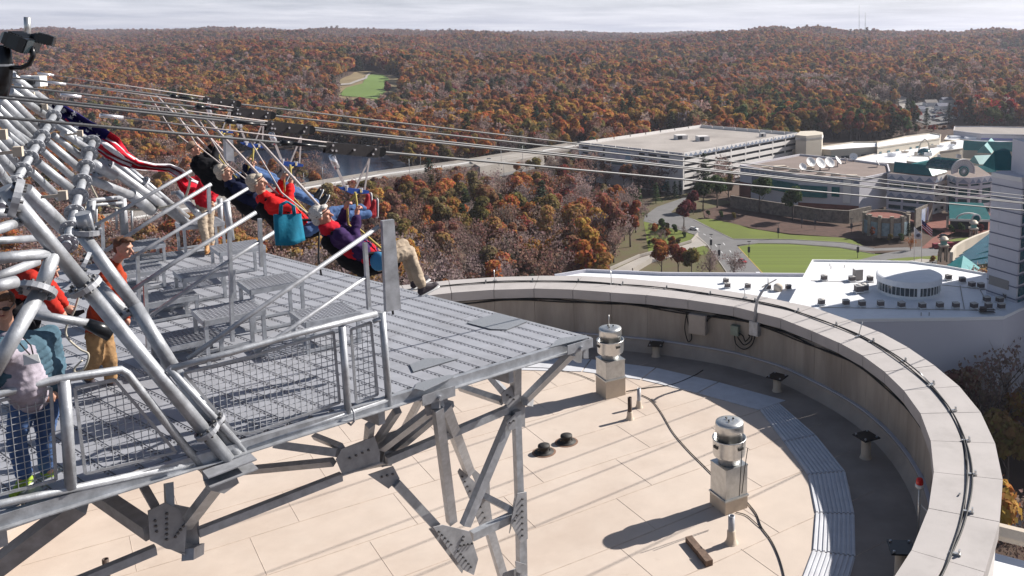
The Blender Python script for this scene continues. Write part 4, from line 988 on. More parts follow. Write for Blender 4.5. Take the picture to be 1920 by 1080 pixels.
pose1 = pxpose(3, dict(head=(364, 278), neck=(371, 294), chest=(382, 308), pelvis=(425, 345), sh=(376, 303), el=(394, 300), elL=(394, 296), wrR=(404, 276), wrL=(400, 274),
     hip=(430, 347), kn=(478, 325), an=(518, 340), toe=(536, 326), knL=(481, 320), anL=(521, 335), toeL=(538, 322)))
fg = 'zip line flyers reclining in harnesses'
flyers = []
for i, (lab, ps, kw) in enumerate((
    ('nearest zip line flyer, grey haired, in purple fleece with red vest and beige trousers', pose4, dict(top=purple, legs=khaki, shoe=darkshoe, hairc=greyhair, hair='full', skinm=skin2)),
    ('zip line flyer in bright red jacket, legs stretched out in red trainers', pose3, dict(top=redj, legs=denim, shoe=redshoe, hairc=blondg, hair='full')),
    ('zip line flyer in navy jacket and blue jeans, second from the back', pose2, dict(top=navy, legs=denim, shoe=M['blackp'], hairc=blondg, hair='full')),
    ('farthest zip line flyer in black jacket gazing up', pose1, dict(top=blackc, legs=denim, shoe=darkshoe, hairc=sandy, hair='thin', skinm=skin2)))):
    t, J, B = flyer(lab, TQ[i], ps, group=fg, **kw); flyers.append((t, J))
    # harness: padded sling behind back and thighs, risers, side straps
    a, p, kL, kR = J['chest'], J['pelvis'], J['knL'], J['knR']; back = (p - a).normalized(); out_ = (back.cross(NU)).normalized()
    if out_.z > 0: out_ = -out_
    hm = MB()
    cap(hm, J['neck'].lerp(a, .5) + out_ * .12, a.lerp(p, .6) + out_ * .13, .085, .12); cap(hm, a.lerp(p, .5) + out_ * .13, p + out_ * .10, .13, .14); cap(hm, p + out_ * .09, p.lerp(kR, .55) - Zv * .09, .14, .10); cap(hm, p + out_ * .09, p.lerp(kL, .55) - Zv * .09, .14, .10)
    build(remesh(hm, .018, .010, 6, 2, seed=i), 'harness_seat', blackc, t)
    st = MB(); sp = TQ[i] - Zv * .50
    for s, w in ((-1, 'R'), (1, 'L')):
        wr = J['wr' + w]; dh = (wr - J['el' + w]).normalized(); gp = wr + dh * .09 
        q0 = sp + U * (-.02 if s < 0 else .12) + NU * (s * .07) 
        st.tube([q0, gp + NU * 0, gp - Zv * .25, p + NU * (s * .17) + U * .12 + Zv * .1], .013, 6)
    build(st, 'riser_strap', yrope, t)
    sb = MB()
    for s in (-1, 1): sb.tube([J['neck'] + NU * (s * .12) + out_ * .05, a + NU * (s * .2) - out_ * .05, a.lerp(p, .6) + NU * (s * .21), p + NU * (s * .17) + U * .1 + Zv * .1, p.lerp(J['knR'], .5) + NU * (s * .16)], .022, 6)
    build(sb, 'side_strap', blackc, t)
    cs = MB(); cs.tube([p + U * .12 + Zv * .14 + NU * .02, p + U * .2 + Zv * .0 - NU * .16, p + U * .16 - Zv * .45 - NU * .16, p + U * .19 - Zv * .7 - NU * .15], .014, 6); build(cs, 'hanging_strap', M['black'], t)
t4, J4 = flyers[0]
vm = MB(); a, p = J4['chest'], J4['pelvis']; bk = (p - a).normalized()
cap(vm, a.lerp(p, .25) - U * .0 - Zv * .03, a.lerp(p, .85), .16, .168)
build(remesh(vm, .017, .012, 7, 2), 'vest', redv, t4)
cl = MB(); cap(cl, J4['neck'] - U * .02, J4['neck'] + U * .05 - Zv * .02, .095, .09); build(remesh(cl, .014, .008, 9, 1), 'collar', redv, t4)
# blue sleeve on the seat of the nearest flyer
pb = W(709, 490, .5); build(MB().ball(pb, (.10, .05, .12), 14), 'seat_pouch', mat('sky_blue_fabric', (.06, .26, .5), .8, 0, .1), t4)
# teal tote bag
tb = thing('tote_bag', 'teal fabric tote bag hanging from the flyer in the red jacket', 'tote bag', tuple(W(542, 460, 1.7)))
vb = 1.75
m = MB(); cols_, rows_ = 8, 8; tl, tr_, bl, br = [W(x, y, vb) for x, y in ((513, 402), (564, 400), (517, 460), (572, 450))]
g0 = []
for sgn in (-1, 1):
    for j in range(rows_ + 1):
        for i in range(cols_ + 1):
            s, q = i / cols_, j / rows_; pt = tl.lerp(tr_, s).lerp(bl.lerp(br, s), q)
            bulge = .055 * math.sin(math.pi * s) * (.25 + .75 * q) + .012 * math.sin(9 * s + 3 * q)
            g0.append(pt + NU * sgn * max(bulge, .0) + NU * sgn * .012 - Zv * .02 * math.sin(math.pi * s) * (1 if j == rows_ else .3))
nn = (cols_ + 1) * (rows_ + 1); fs = []
for sgn in (0, 1):
    for j in range(rows_):
        for i in range(cols_): b = sgn * nn + j * (cols_ + 1) + i; fs.append((b, b + 1, b + cols_ + 2, b + cols_ + 1))
for j in range(rows_):
    for i in (0, cols_): b = j * (cols_ + 1) + i; fs.append((b, b + cols_ + 1, b + cols_ + 1 + nn, b + nn))
for i in range(cols_): b = rows_ * (cols_ + 1) + i; fs.append((b, b + 1, b + 1 + nn, b + nn))
m.add(g0, fs, 0, True); teal_f = mat('teal_fabric', (.0, .17, .28), .8, 0, .15, 8, .2, 20); build(m, 'bag_body', teal_f, tb, fix=True)
for s, off in ((-1, 0), (1, .006)):
    q = [W(526, 403, vb), W(527, 384, vb), W(538, 378, vb), W(550, 386, vb), W(552, 402, vb)]; build(MB().tube([x + NU * s * .03 for x in q], .013, 6), 'handle', teal_f, tb)
# ---- people standing on the platform
def at(px, py, d): return Dp(px, py, d)
camdir = Vector((0, -1, 0))
d = 7.62
Jw = dict(head=at(6, 574, d - .25), neck=at(14, 618, d - .12), chest=at(48, 662, d), pelvis=at(66, 738, d + .12), shR=at(4, 652, d - .28), shL=at(88, 630, d + .2), elR=at(-30, 712, d - .3), wrR=at(2, 716, d - .17), elL=at(104, 690, d + .25), wrL=at(98, 730, d + .1),
     hipR=at(48, 748, d), hipL=at(88, 745, d + .15), knR=at(30, 820, d - .05), knL=at(84, 812, d + .18), anR=at(46, 893, 7.68), anL=at(88, 880, 7.95), toeR=at(20, 912, 7.5), toeL=at(112, 893, 7.85))
lilacs = cloth('lilac_shirt', (.40, .36, .42)); quilt = cloth('blue_quilted_nylon', (.075, .135, .18))
tw, Jw, Bw = person('person in sunglasses, lilac shirt and blue quilted jacket holding the near guard rail', Jw, (.45, -.85, -.15), top=quilt, puff=.016, legs=denim, shoe=mat('lime_trainers', (.30, .42, .04), .7, 0, .5, 25), hairc=brownh, hair='shades', build_=1.22, grip=U, vox=.0085)
hand_fix = None
qm = MB(); fr_v = Vector((.30, -.95, .05)).normalized()          # shirt front showing between the open sides of the jacket
a_, p_ = Jw['chest'], Jw['pelvis']
cap(qm, Jw['neck'].lerp(a_, .3) + fr_v * .07, a_ + fr_v * .13, .085, .145); cap(qm, a_ + fr_v * .13, a_.lerp(p_, .6) + fr_v * .17, .15, .175); cap(qm, a_.lerp(p_, .6) + fr_v * .17, p_ + fr_v * .10, .175, .15); cap(qm, Jw['shR'] + fr_v * .12, a_ + fr_v * .10, .06, .12)
build(remesh(qm, .014, .010, 7, 2), 'shirt', lilacs, tw)
build(MB().tube([Jw['pelvis'] + (Matrix.Rotation(a, 3, 'Z') @ fr_v) * .165 - Zv * .03 for a in np.linspace(-1.3, 1.3, 12)], .018, 6), 'belt', brownh, tw)
build(MB().slab([at(43, 664, d - .37), at(71, 664, d - .34), at(76, 680, d - .37), at(45, 685, d - .40)], (.3, -1, .1), .006), 'name_badge', M['whitep'], tw)
build(MB().tube([at(24, 628, d - .30), at(44, 652, d - .37), at(56, 665, d - .38)], .006, 5).tube([at(36, 626, d - .27), at(58, 648, d - .34), at(62, 664, d - .37)], .006, 5), 'lanyard', M['black'], tw)
d = 9.9
Jb = dict(head=at(232, 466, d), neck=at(216, 494, d), chest=at(205, 530, d), pelvis=at(186, 622, d), shR=at(196, 522, d - .16), shL=at(222, 515, d + .18), elR=at(190, 575, d - .2), wrR=at(205, 600, d - .2), elL=at(232, 560, d + .2), wrL=at(238, 595, d + .15),
     hipR=at(178, 630, d - .07), hipL=at(194, 628, d + .1), knR=at(180, 672, d - .05), knL=at(206, 675, d + .1), anR=at(166, 706, 10.15), anL=at(208, 712, 10.15), toeR=at(184, 716, 10.05), toeL=at(222, 722, 10.05))
orange = cloth('rust_red_shirt', (.36, .05, .02))
tbo, Jb, _ = person('young person in rust red shirt and tan trousers leaning forward behind the pipes', Jb, (.93, -.1, -.12), top=orange, legs=tanp, shoe=darkshoe, hairc=brownh, hair='quiff', build_=.95)
hb = MB()
for k in range(9): a = k * .7; hb.tube([Jb['pelvis'] + Vector((-.12, -.14, .12)) + Vector((.02 * k, 0, .0)), Jb['pelvis'] + Vector((-.2 + .05 * math.cos(a), -.18, .25 + .05 * math.sin(a))), Jb['pelvis'] + Vector((-.05, -.16, .3))], .02, 6)
build(hb, 'harness', M['black'], tbo)
loop('safety_rope', 'pale safety rope coiling down beside the tan trousers', [at(150, 545, 9.4), at(140, 580, 9.4), at(124, 615, 9.4), at(128, 635, 9.4), at(150, 655, 9.4), at(166, 665, 9.4), at(158, 690, 9.4), at(142, 698, 9.4), at(140, 690, 9.4), at(154, 676, 9.4)], .011, M['cord'], cat='rope')
d = 9.2
Jr = dict(head=at(92, 506, d), neck=at(76, 512, d), chest=at(58, 520, d), pelvis=at(14, 545, d), shR=at(60, 524, d - .17), shL=at(70, 512, d + .17), elR=at(90, 560, d - .1), wrR=at(112, 585, d), elL=at(100, 545, d + .2), wrL=at(122, 572, d + .2),
     hipR=at(10, 555, d - .1), hipL=at(20, 552, d + .1), knR=at(50, 610, d - .1), knL=at(62, 605, d + .1), anR=at(14, 665, 9.5), anL=at(28, 662, 9.6), toeR=at(40, 672, 9.45), toeL=at(52, 668, 9.5))
person('person in red shirt stooping behind the horizontal pipes on the left', Jr, (.9, -.1, -.4), top=cloth('scarlet_shirt', (.45, .03, .02)), legs=blackc, shoe=darkshoe, hairc=mat('orange_cap', (.6, .16, .02), .7), hair='thin')
d = 16.5
sl_ = dict(head=at(372, 306, d + .3), neck=at(374, 328, d + .1), chest=at(378, 342, d), pelvis=at(384, 382, d), shR=at(360, 340, d - .1), shL=at(396, 338, d + .15), elR=at(352, 362, d - .2), wrR=at(345, 345, d - .3), elL=at(404, 360, d + .1), wrL=at(398, 378, d - .1),
     hipR=at(378, 388, d - .05), hipL=at(392, 386, d + .1), knR=at(380, 425, d - .1), knL=at(392, 425, d + .05), anR=at(388, 460, d - .05), anL=at(396, 458, d + .1), toeR=at(386, 474, d - .25), toeL=at(402, 470, d - .05))
person('staff member in red top, pale trousers and tan boots standing behind the flyers', sl_, (-.2, -.9, 0), top=redv, legs=khaki, shoe=tanboot, hairc=brownh, hair='short', shoe_sole=tanboot)
loop('safety_rope', 'pale safety rope slung from the pipes to the farthest handrail', [at(167, 340, 15), at(176, 360, 15.3), at(190, 380, 15.5), at(220, 390, 15.7), at(262, 393, 16), at(310, 388, 15.8), at(342, 375, 15.2), at(352, 358, 15), at(357, 335, 14.8)], .02, M['cord'], cat='rope')
loop('safety_rope', 'thin pale line hanging from the collector pipe', [at(165, 335, 14.), at(162, 380, 14), at(150, 425, 13.5)], .01, M['cord'], cat='rope')
# ---- the flag
fr_, fw_, fb_ = cloth('flag_red', (.50, .012, .03)), cloth('flag_white', (.72, .70, .74)), cloth('flag_blue', (.02, .015, .11))
fpts = [(92, 188, 5, 15.4), (118, 205, 10, 15.2), (140, 222, 13, 15.1), (162, 242, 16, 15.), (185, 262, 21, 14.9), (210, 278, 23, 14.8), (234, 296, 15, 14.8), (258, 308, 9, 14.9), (290, 314, 7, 15.1), (318, 316, 8, 15.3), (336, 326, 10, 15.3), (350, 346, 16, 15.4), (368, 352, 14, 15.5)]
fm = MB(); n, rws = 72, 13; ps = [(np.interp(k / n * 12, range(13), [f[j] for f in fpts])) for k in range(n + 1) for j in range(4)]
ps = np.array(ps).reshape(-1, 4); grid = []
for k in range(n + 1):
    x, y, w, dd = ps[k]; x2, y2 = ps[min(k + 1, n)][:2]; x1, y1 = ps[max(k - 1, 0)][:2]; tx, ty = x2 - x1, y2 - y1; L = math.hypot(tx, ty); nx, ny = -ty / L, tx / L
    for r_ in range(rws + 1):
        s = r_ / rws * 2 - 1; dep = .10 * math.sin(s * 4.2 + k * .16) + .05 * math.sin(s * 9 + k * .33); ww = w * (s + .12 * math.sin(s * 6 + k * .2))
        grid.append(Dp(x + nx * ww, y + ny * ww, dd + dep))
fo = thing('flag', 'twisted red, white and blue flag blown along the pipe frame', 'flag', tuple(Dp(234, 296, 14.8)))
for mi, (mm, nm) in enumerate(((fr_, 'red_stripes'), (fw_, 'white_stripes'), (fb_, 'canton'))):
    q = MB(); fs = []
    for k in range(n):
        for r_ in range(rws):
            blue_ = k < 26 and r_ < 13 - max(0, (k - 15)) * .8 and not (k > 8 and r_ > 11)
            c = 2 if blue_ else ((r_ // 2) % 2 if k < 40 else ((r_ // 3 + 1) % 2))
            if k > 60: c = 0 if (r_ > 3) else 1
            if c == mi: b = k * (rws + 1) + r_; fs.append((b, b + 1, b + rws + 2, b + rws + 1))
    q.add(grid, fs, 0, True); o = build(q, nm, mm, fo); sm = o.modifiers.new('s', 'SOLIDIFY'); sm.thickness = .006
sm_ = MB()
for k in range(3, 25, 4):
    for r_ in (3, 8):
        if r_ + (k % 8 == 7) * 2 > 10: continue
        c = (grid[k * (rws + 1) + r_ + (k % 8 == 7) * 2]) + Vector((.0, -.03, .0)); pts = []
        for a in range(10): rr = (.055 if a % 2 == 0 else .022); pts.append(c + Vector((math.sin(a * math.pi / 5) * rr, 0, math.cos(a * math.pi / 5) * rr)))
        sm_.slab(pts, (0, 1, 0), .006)
build(sm_, 'star', fw_, fo)
# ================================================================== terrain
GZ = -100.0
def tz(x, y):                                                     # height of the ground (arrays)
    x = np.asarray(x, float); y = np.asarray(y, float); d = np.maximum(y, 1.0); a = x / d
    base = np.interp(d, [0, 760, 1000, 1400, 2000, 2800, 3800, 5000, 6200, 7500, 9000, 11000, 14000], [-100, -100, -94, -80, -70, -62, -56, -52, -48, -44, -44, -48, -50])
    left = np.clip((-.18 - a) / .3, 0, 1) * np.interp(d, [0, 1500, 5000, 6500, 9000], [0, 0, 22, 30, 0])
    mid = np.exp(-((a + .30) / .16) ** 2) * np.interp(d, [0, 3500, 5600, 7500], [0, 0, 16, 0])
    rr = np.clip((a - .02) / .10, 0, 1); rr = rr * rr * (3 - 2 * rr)
    right = rr * np.interp(d, [0, 1300, 1900, 2700, 3500, 4600, 7000], [0, -6, 8, 24, 27, 12, 0])
    valley = -np.exp(-((a - .20 - (d - 1000) * .00002) / .09) ** 2) * np.interp(d, [0, 800, 1200, 1900, 2600], [0, 0, 12, 8, 0])
    w = np.interp(d, [0, 700, 1100, 2000, 3500, 6000], [0, 0, 8, 20, 25, 18])
    n = (np.sin(x / 170 + 1.3 * np.sin(y / 310)) + np.sin(y / 205 + x / 420 + 1) + .7 * np.sin(x / 83 + y / 120 + 2) + .6 * np.sin((x - y) / 61.) ) / 2.2
    kn = np.exp(-(((x - 60) / 130) ** 2 + ((y - 900) / 110) ** 2)) * 7
    return base + left + mid + right + valley + n * w + kn * np.clip((d - 760) / 100, 0, 1)
def TR(px, py, lo=120., hi=13000.):                               # where a sight line meets the ground
    r = ray(px, py); r = r / r.y; ds = np.geomspace(lo, hi, 1500); z = tz(r.x * ds, ds); k = np.argmax(z > r.z * ds)
    if k == 0: k = len(ds) - 1
    d = ds[k]; return Vector((r.x * d, d, float(tz(r.x * d, d))))
forest_floor = mat('leaf_litter', (.10, .058, .038), .97, 0, .35, .03, c2=(.055, .035, .025))
grime(forest_floor, (.10, .09, .04), .004, .5, .7, amt=.5)
nr, na = 330, 300; rs = np.concatenate([[60], np.geomspace(150, 11000, nr - 1)]); an = np.linspace(-.82, .62, na)
vv = []; Rg, Ag = np.meshgrid(rs, an, indexing='ij'); Xg = Ag * Rg; Yg = Rg; Zg = tz(Xg, Yg)
verts = np.stack([Xg.ravel(), Yg.ravel(), Zg.ravel()], 1); idx = np.arange(nr * na).reshape(nr, na)
quads = np.stack([idx[:-1, :-1], idx[:-1, 1:], idx[1:, 1:], idx[1:, :-1]], -1).reshape(-1, 4)
me = bpy.data.meshes.new('ground'); me.from_pydata(verts.tolist(), [], quads.tolist()); me.materials.append(forest_floor); me.polygons.foreach_set('use_smooth', [True] * len(quads))
go = bpy.data.objects.new('terrain', me); col.objects.link(go); tag(go, 'wooded rolling country reaching to the horizon', kind='structure')
# apron so the ground runs on behind and beside the tower
ap = MB(); ap.slab([(-2500, -2500, GZ - .6), (2500, -2500, GZ - .6), (2500, 160, GZ - .6), (-2500, 160, GZ - .6)], Zv, .4); build(ap, 'ground', forest_floor, None, 'ground round the foot of the tower', kind='structure')

def drape(name, pts, mm, label, dz=.25, kind='structure', step=None, level=None):
    """flat or ground-following sheet from an outline given by sight lines"""
    w = [(TR(*p) if level is None else P(p[0], p[1], level)) for p in pts]
    b = bmesh.new(); vs_ = [b.verts.new((p.x, p.y, 0)) for p in w]; f = b.faces.new(vs_); bmesh.ops.triangulate(b, faces=[f])
    if level is None:
        for _ in range(4):
            long = [e for e in b.edges if e.calc_length() > (step or 25)]
            if long: bmesh.ops.subdivide_edges(b, edges=long, cuts=1, use_grid_fill=False)
            bmesh.ops.triangulate(b, faces=b.faces[:])
    for v in b.verts: v.co.z = (float(tz(v.co.x, v.co.y)) if level is None else level) + dz
    bmesh.ops.recalc_face_normals(b, faces=b.faces)
    if sum(f.normal.z for f in b.faces) < 0: bmesh.ops.reverse_faces(b, faces=b.faces)
    me = bpy.data.meshes.new(name); b.to_mesh(me); b.free(); me.materials.append(mm)
    o = bpy.data.objects.new(name, me); col.objects.link(o); ORG[o.name] = Vector(); tag(o, label, kind=kind); MASK.append([(p.x, p.y) for p in w]); return o
MASK = []
golf = mat('golf_fairway', (.15, .23, .05), .95, 0, .15, .01); rough_ = mat('dry_rough', (.25, .19, .10), .95, 0, .2, .02)
drape('fairway_rough', [(628, 182), (638, 150), (664, 136), (700, 133), (738, 142), (756, 158), (752, 172), (722, 178), (700, 192), (665, 188)], rough_, 'dry rough round the golf fairway', .3)
drape('fairway', [(633, 180), (650, 165), (680, 158), (698, 140), (716, 141), (730, 150), (722, 165), (724, 172), (706, 187), (676, 184)], golf, 'green golf fairway in a forest clearing', .9)
drape('path', [(632, 159), (655, 157), (684, 147), (692, 137), (696, 137), (688, 149), (657, 160), (633, 162)], M['concrete'], 'cart path beside the fairway', 1.2)
drape('water', [(430, 300), (470, 277), (560, 281), (640, 283), (706, 284), (722, 294), (745, 315), (735, 326), (650, 338), (560, 352), (500, 362), (420, 366), (380, 345)], M['water'], 'dark pond in the wood', .05, level=GZ)
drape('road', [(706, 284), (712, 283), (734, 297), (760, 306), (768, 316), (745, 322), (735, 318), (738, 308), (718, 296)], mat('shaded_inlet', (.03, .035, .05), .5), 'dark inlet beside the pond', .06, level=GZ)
drape('road', [(1625, 168), (1646, 165), (1668, 172), (1700, 184), (1700, 205), (1688, 208), (1684, 188), (1650, 180), (1628, 178)], M['concrete'], 'pale highway curving through the far woods', .8)
drape('road', [(1712, 195), (1760, 188), (1790, 198), (1800, 218), (1780, 232), (1745, 236), (1716, 228), (1704, 210)], M['asphalt'], 'distant car park among the trees', .5)
drape('road', [(1392, 208), (1412, 206), (1414, 216), (1396, 218)], M['asphalt'], 'scrap of road in the far woods', .8)
drape('clearing', [(1488, 63), (1550, 61.5), (1556, 64), (1490, 65.5)], mat('dry_field', (.33, .28, .21), .95, 0, .1, .01), 'pale field on the far ridge', 1.)
# ---- sheets of the resort grounds
L0 = GZ
drape('lawn', [(1207, 416), (1215, 411), (1300, 439), (1310, 450), (1285, 458), (1240, 470), (1216, 474)], M['grass'], 'rough grass left of the driveway', .02, level=L0)
drape('lawn', [(1302, 412), (1338, 410), (1375, 418), (1404, 428), (1480, 440), (1590, 446), (1620, 462), (1580, 458), (1480, 449), (1375, 448), (1342, 431)], M['grass'], 'grass bank below the planted slope', .02, level=L0)
lawn_m = M['stripe']
drape('lawn', [(1384, 462), (1421, 456), (1480, 457), (1574, 464), (1640, 476), (1690, 478), (1650, 492), (1600, 520), (1440, 522), (1410, 490)], lawn_m, 'broad mown lawn striped by the mower', .03, level=L0)
drape('road', [(1210, 404), (1232, 388), (1281, 371), (1300, 366), (1312, 371), (1270, 388), (1258, 398), (1304, 412), (1343, 433), (1374, 448), (1383, 462), (1409, 490), (1440, 524), (1372, 524), (1354, 498), (1327, 459), (1302, 439), (1206, 415)], M['asphalt'], 'grey driveway passing the garage', .10, level=L0)
drape('road', [(1374, 449), (1480, 450), (1583, 455), (1640, 466), (1750, 462), (1752, 468), (1702, 469), (1624, 471), (1574, 463), (1480, 456), (1421, 455.5), (1380, 460)], M['asphalt'], 'curving side road above the lawn', .08, level=L0)
drape('road', [(1590, 492), (1625, 484), (1660, 475), (1710, 467), (1760, 468), (1757, 480), (1690, 484), (1655, 492), (1630, 500), (1590, 502)], M['asphalt'], 'lower road curving behind the white roof', .09, level=L0)
drape('road', [(1139, 512), (1199, 484), (1249, 470), (1296, 456), (1308, 441), (1328, 460), (1280, 475), (1215, 495), (1180, 514)], M['concrete'], 'pale ramp climbing to the driveway', .12, level=L0)
drape('lawn', [(1277, 472), (1320, 461), (1336, 476), (1300, 480), (1262, 480)], M['grass'], 'small grass island beside the ramp', .14, level=L0)
drape('planting_bed', [(1318, 395), (1350, 386), (1400, 392), (1480, 405), (1560, 420), (1640, 440), (1640, 452), (1560, 444), (1480, 438), (1420, 430), (1370, 418), (1322, 408)], M['mulch'], 'brown mulched slope', .05, level=L0)
drape('driveway', [(1727, 466), (1748, 447), (1776, 432), (1790, 436), (1765, 446), (1762, 456), (1860, 452), (1860, 462), (1750, 466)], M['brick'], 'red brick forecourt', .12, level=L0)
drape('lawn', [(1775, 452), (1790, 448), (1856, 441), (1858, 450), (1800, 455)], M['grass'], 'grass strip by the forecourt', .14, level=L0)
drape('lawn', [(1662, 487), (1700, 483), (1758, 480), (1758, 492), (1700, 492)], M['grass'], 'narrow lawn behind the white roof', .14, level=L0)
drape('pavement', [(1690, 492), (1726, 486), (1757, 488), (1757, 502), (1700, 502)], M['concrete'], 'paved circle round the flagpoles', .2, level=L0)
drape('forecourt', [(1480, 380), (1640, 392), (1760, 400), (1860, 400), (1860, 440), (1760, 432), (1640, 400)], M['brick'], 'brick forecourt before the hotel', .05, level=L0)
drape('road', [(1860, 940), (1990, 930), (1990, 1015), (1865, 1000)], M['gfloor'], 'service yard at the foot of the tower', .1, level=L0)
verge = mat('rough_verge', (.10, .10, .035), .97, 0, .35, .12, c2=(.11, .075, .045))
for pts in ([(1120, 512), (1160, 455), (1196, 412), (1213, 398), (1213, 414), (1206, 420), (1216, 478), (1199, 482), (1149, 509)], [(1182, 516), (1215, 496), (1280, 476), (1327, 461), (1354, 499), (1372, 526), (1182, 526)],
            [(1196, 404), (1230, 372), (1281, 363), (1300, 364), (1281, 371), (1232, 388), (1208, 405)], [(1255, 397), (1270, 388), (1312, 371), (1380, 378), (1350, 386), (1318, 395), (1320, 408), (1304, 412)]):
    drape('verge', pts, verge, 'rough grassy verge by the driveway', .015, level=L0); MASK.pop()
def stripe(pts, w, mm, label, z=.16):
    m = MB()
    for a, b in pts: m.beam(P(*a, L0) + Zv * z, P(*b, L0) + Zv * z, w, .01)
    return build(m, 'road_marking', mm, None, label, kind='structure')
dashes = [((1295 + 12 * k, 425 + 7 * k), (1299 + 12 * k, 427.4 + 7 * k)) for k in range(0, 4)] + [((1341 + 11 * k, 459 + 13 * k), (1344 + 11 * k, 463 + 13 * k)) for k in range(4)] + [((1356 + 12 * k, 456 + 14 * k), (1359 + 12 * k, 460 + 14 * k)) for k in range(4)]
stripe(dashes, .35, M['whitep'], 'white lane dashes on the driveway')
stripe([((1384, 463), (1409, 490)), ((1409, 490), (1437, 520))], .3, M['yellow'], 'yellow edge line beside the lawn')
kerb = MB()
for a, b in zip([(1215, 412), (1302, 440), (1327, 460), (1354, 498)], [(1302, 440), (1327, 460), (1354, 498), (1366, 516)]): kerb.beam(P(*a, L0 + .1), P(*b, L0 + .1), .35, .3)
for a, b in zip([(1384, 462), (1421, 456), (1480, 457), (1574, 464)], [(1421, 456), (1480, 457), (1574, 464), (1640, 476)]): kerb.beam(P(*a, L0 + .1), P(*b, L0 + .1), .35, .3)
for a, b in zip([(1300, 412), (1343, 433), (1374, 448), (1480, 449), (1583, 455)], [(1343, 433), (1374, 448), (1480, 449), (1583, 455), (1640, 466)]): kerb.beam(P(*a, L0 + .1), P(*b, L0 + .1), .35, .3)
build(kerb, 'kerb', M['concrete'], None, 'pale kerbs along the driveway', kind='structure')
# ramp barrier and retaining wall
rw = thing('ramp_wall', 'pale low wall edging the ramp behind the white roof', 'wall', tuple(P(1180, 500, L0)))
for a, b, h in (((1139, 509), (1199, 482), 1.4), ((1199, 482), (1249, 468), 1.2), ((1249, 468), (1296, 454), 1.1), ((1296, 454), (1308, 440), 1.1), ((1186, 514), (1222, 492), 2.6)):
    build(MB().beam(P(*a, L0) + Zv * h / 2, P(*b, L0) + Zv * h / 2, .5, h), 'wall_run', M['concrete'], rw)
# highway on its embankment
HWZ = -93.0
up_ = [(60, 430), (161, 412), (327, 385), (554, 349), (706, 324), (851, 305), (1094, 266)]; lo_ = [(60, 456), (192, 437), (307, 414), (560, 366), (720, 335), (870, 313), (1100, 277)]
hw = thing('highway', 'long pale elevated highway crossing the wood below the platform', 'highway', tuple(P(700, 332, HWZ)))
A_ = [P(*p, HWZ) for p in up_]; B_ = [P(*p, HWZ) for p in lo_]
m = MB()
for i in range(len(A_) - 1): m.add([A_[i], A_[i + 1], B_[i + 1], B_[i]], [(0, 1, 2, 3)])
build(m, 'carriageway', mat('worn_carriageway', (.27, .25, .235), .9, 0, .15, .05), hw, fix=True)
for nm, S in (('far_barrier', A_), ('near_barrier', B_)):
    m = MB()
    for i in range(len(S) - 1): m.beam(S[i] + Zv * .5, S[i + 1] + Zv * .5, .5, 1.5)
    build(m, 'barrier', M['concrete'], hw)
m = MB()
for i in range(len(B_) - 1): m.add([B_[i], B_[i + 1], B_[i + 1] - Zv * 7.5, B_[i] - Zv * 7.5], [(0, 1, 2, 3)])
build(m, 'embankment_wall', M['concrete'], hw, fix=True)
m = MB(); mid_ = [a.lerp(b, .45) for a, b in zip(A_, B_)]
for i in range(len(mid_) - 1): m.beam(mid_[i] + Zv * .35, mid_[i + 1] + Zv * .35, .5, .8)
build(m, 'median_barrier', M['whitep'], hw)
MASK.append([(p.x, p.y) for p in A_] + [(p.x, p.y) for p in reversed(B_)])
brd = thing('overpass', 'pale concrete overpass with a dark opening below the highway', 'bridge', tuple(P(930, 325, -97)))
q = [P(x, y, HWZ - .3) for x, y in [(880, 305), (1016, 283), (1024, 292), (900, 316)]]; 
build(MB().prism([(p.x, p.y) for p in q], -100, HWZ + .9), 'deck', M['concrete'], brd)
a, b = P(903, 327, -99), P(935, 318, -99); build(MB().beam(a + Zv * 2 - Vector((0, 3, 0)), b + Zv * 2 - Vector((0, 3, 0)), 1.2, 4.5), 'opening', M['dark'], brd)
build(MB().beam(a + Zv * 5 - Vector((0, 3.5, 0)), b + Zv * 5 - Vector((0, 3.5, 0)), 1.4, 1.), 'green_girder', M['teal'], brd)
drape('road', [(905, 334), (960, 320), (1030, 304), (1034, 309), (960, 328), (910, 340)], M['asphalt'], 'slip road below the overpass', .2, level=L0)
sg = thing('road_sign', 'green highway sign on a gantry left of the garage', 'road sign', tuple(TR(1049, 290)))
q = TR(1049, 285); build(MB().box(q + Zv * 9, (7, .3, 4.2)), 'sign_board', M['teal'], sg); build(MB().beam(q, q + Zv * 8, .4, .4), 'post', M['galv'], sg)
lpl = thing('lamp_post', None, None, (0, 0, 0))
build(MB().tube([(0, 0, 0), (0, 0, 11)], [.16, .09], 6), 'pole', M['galv'], lpl); build(MB().tube([(0, 0, 11), (1.6, 0, 11.4)], .06, 5).box((1.9, 0, 11.4), (.8, .35, .18)), 'lamp_head', M['galv'], lpl)
lps = [(606, 345, 'tall lamp post standing beyond the trolley of the nearest flyer'), (571, 358, 'lamp post at the pond bank behind the red jacket'), (768, 328, 'lamp post on the highway right of the nearest trolley'), (789, 316, 'pair lamp post on the highway, right of the inlet'), (940, 308, 'lamp post on the overpass'), (980, 300, 'lamp post on the highway left of the garage'), (945, 330, 'lamp post beside the slip road')]
for i, (px, py, lb) in enumerate(lps):
    c = lpl if i == 0 else copy_tree(lpl); c.location = P(px, py, HWZ); tag(c, lb, 'lamp post', 'highway lamp posts')
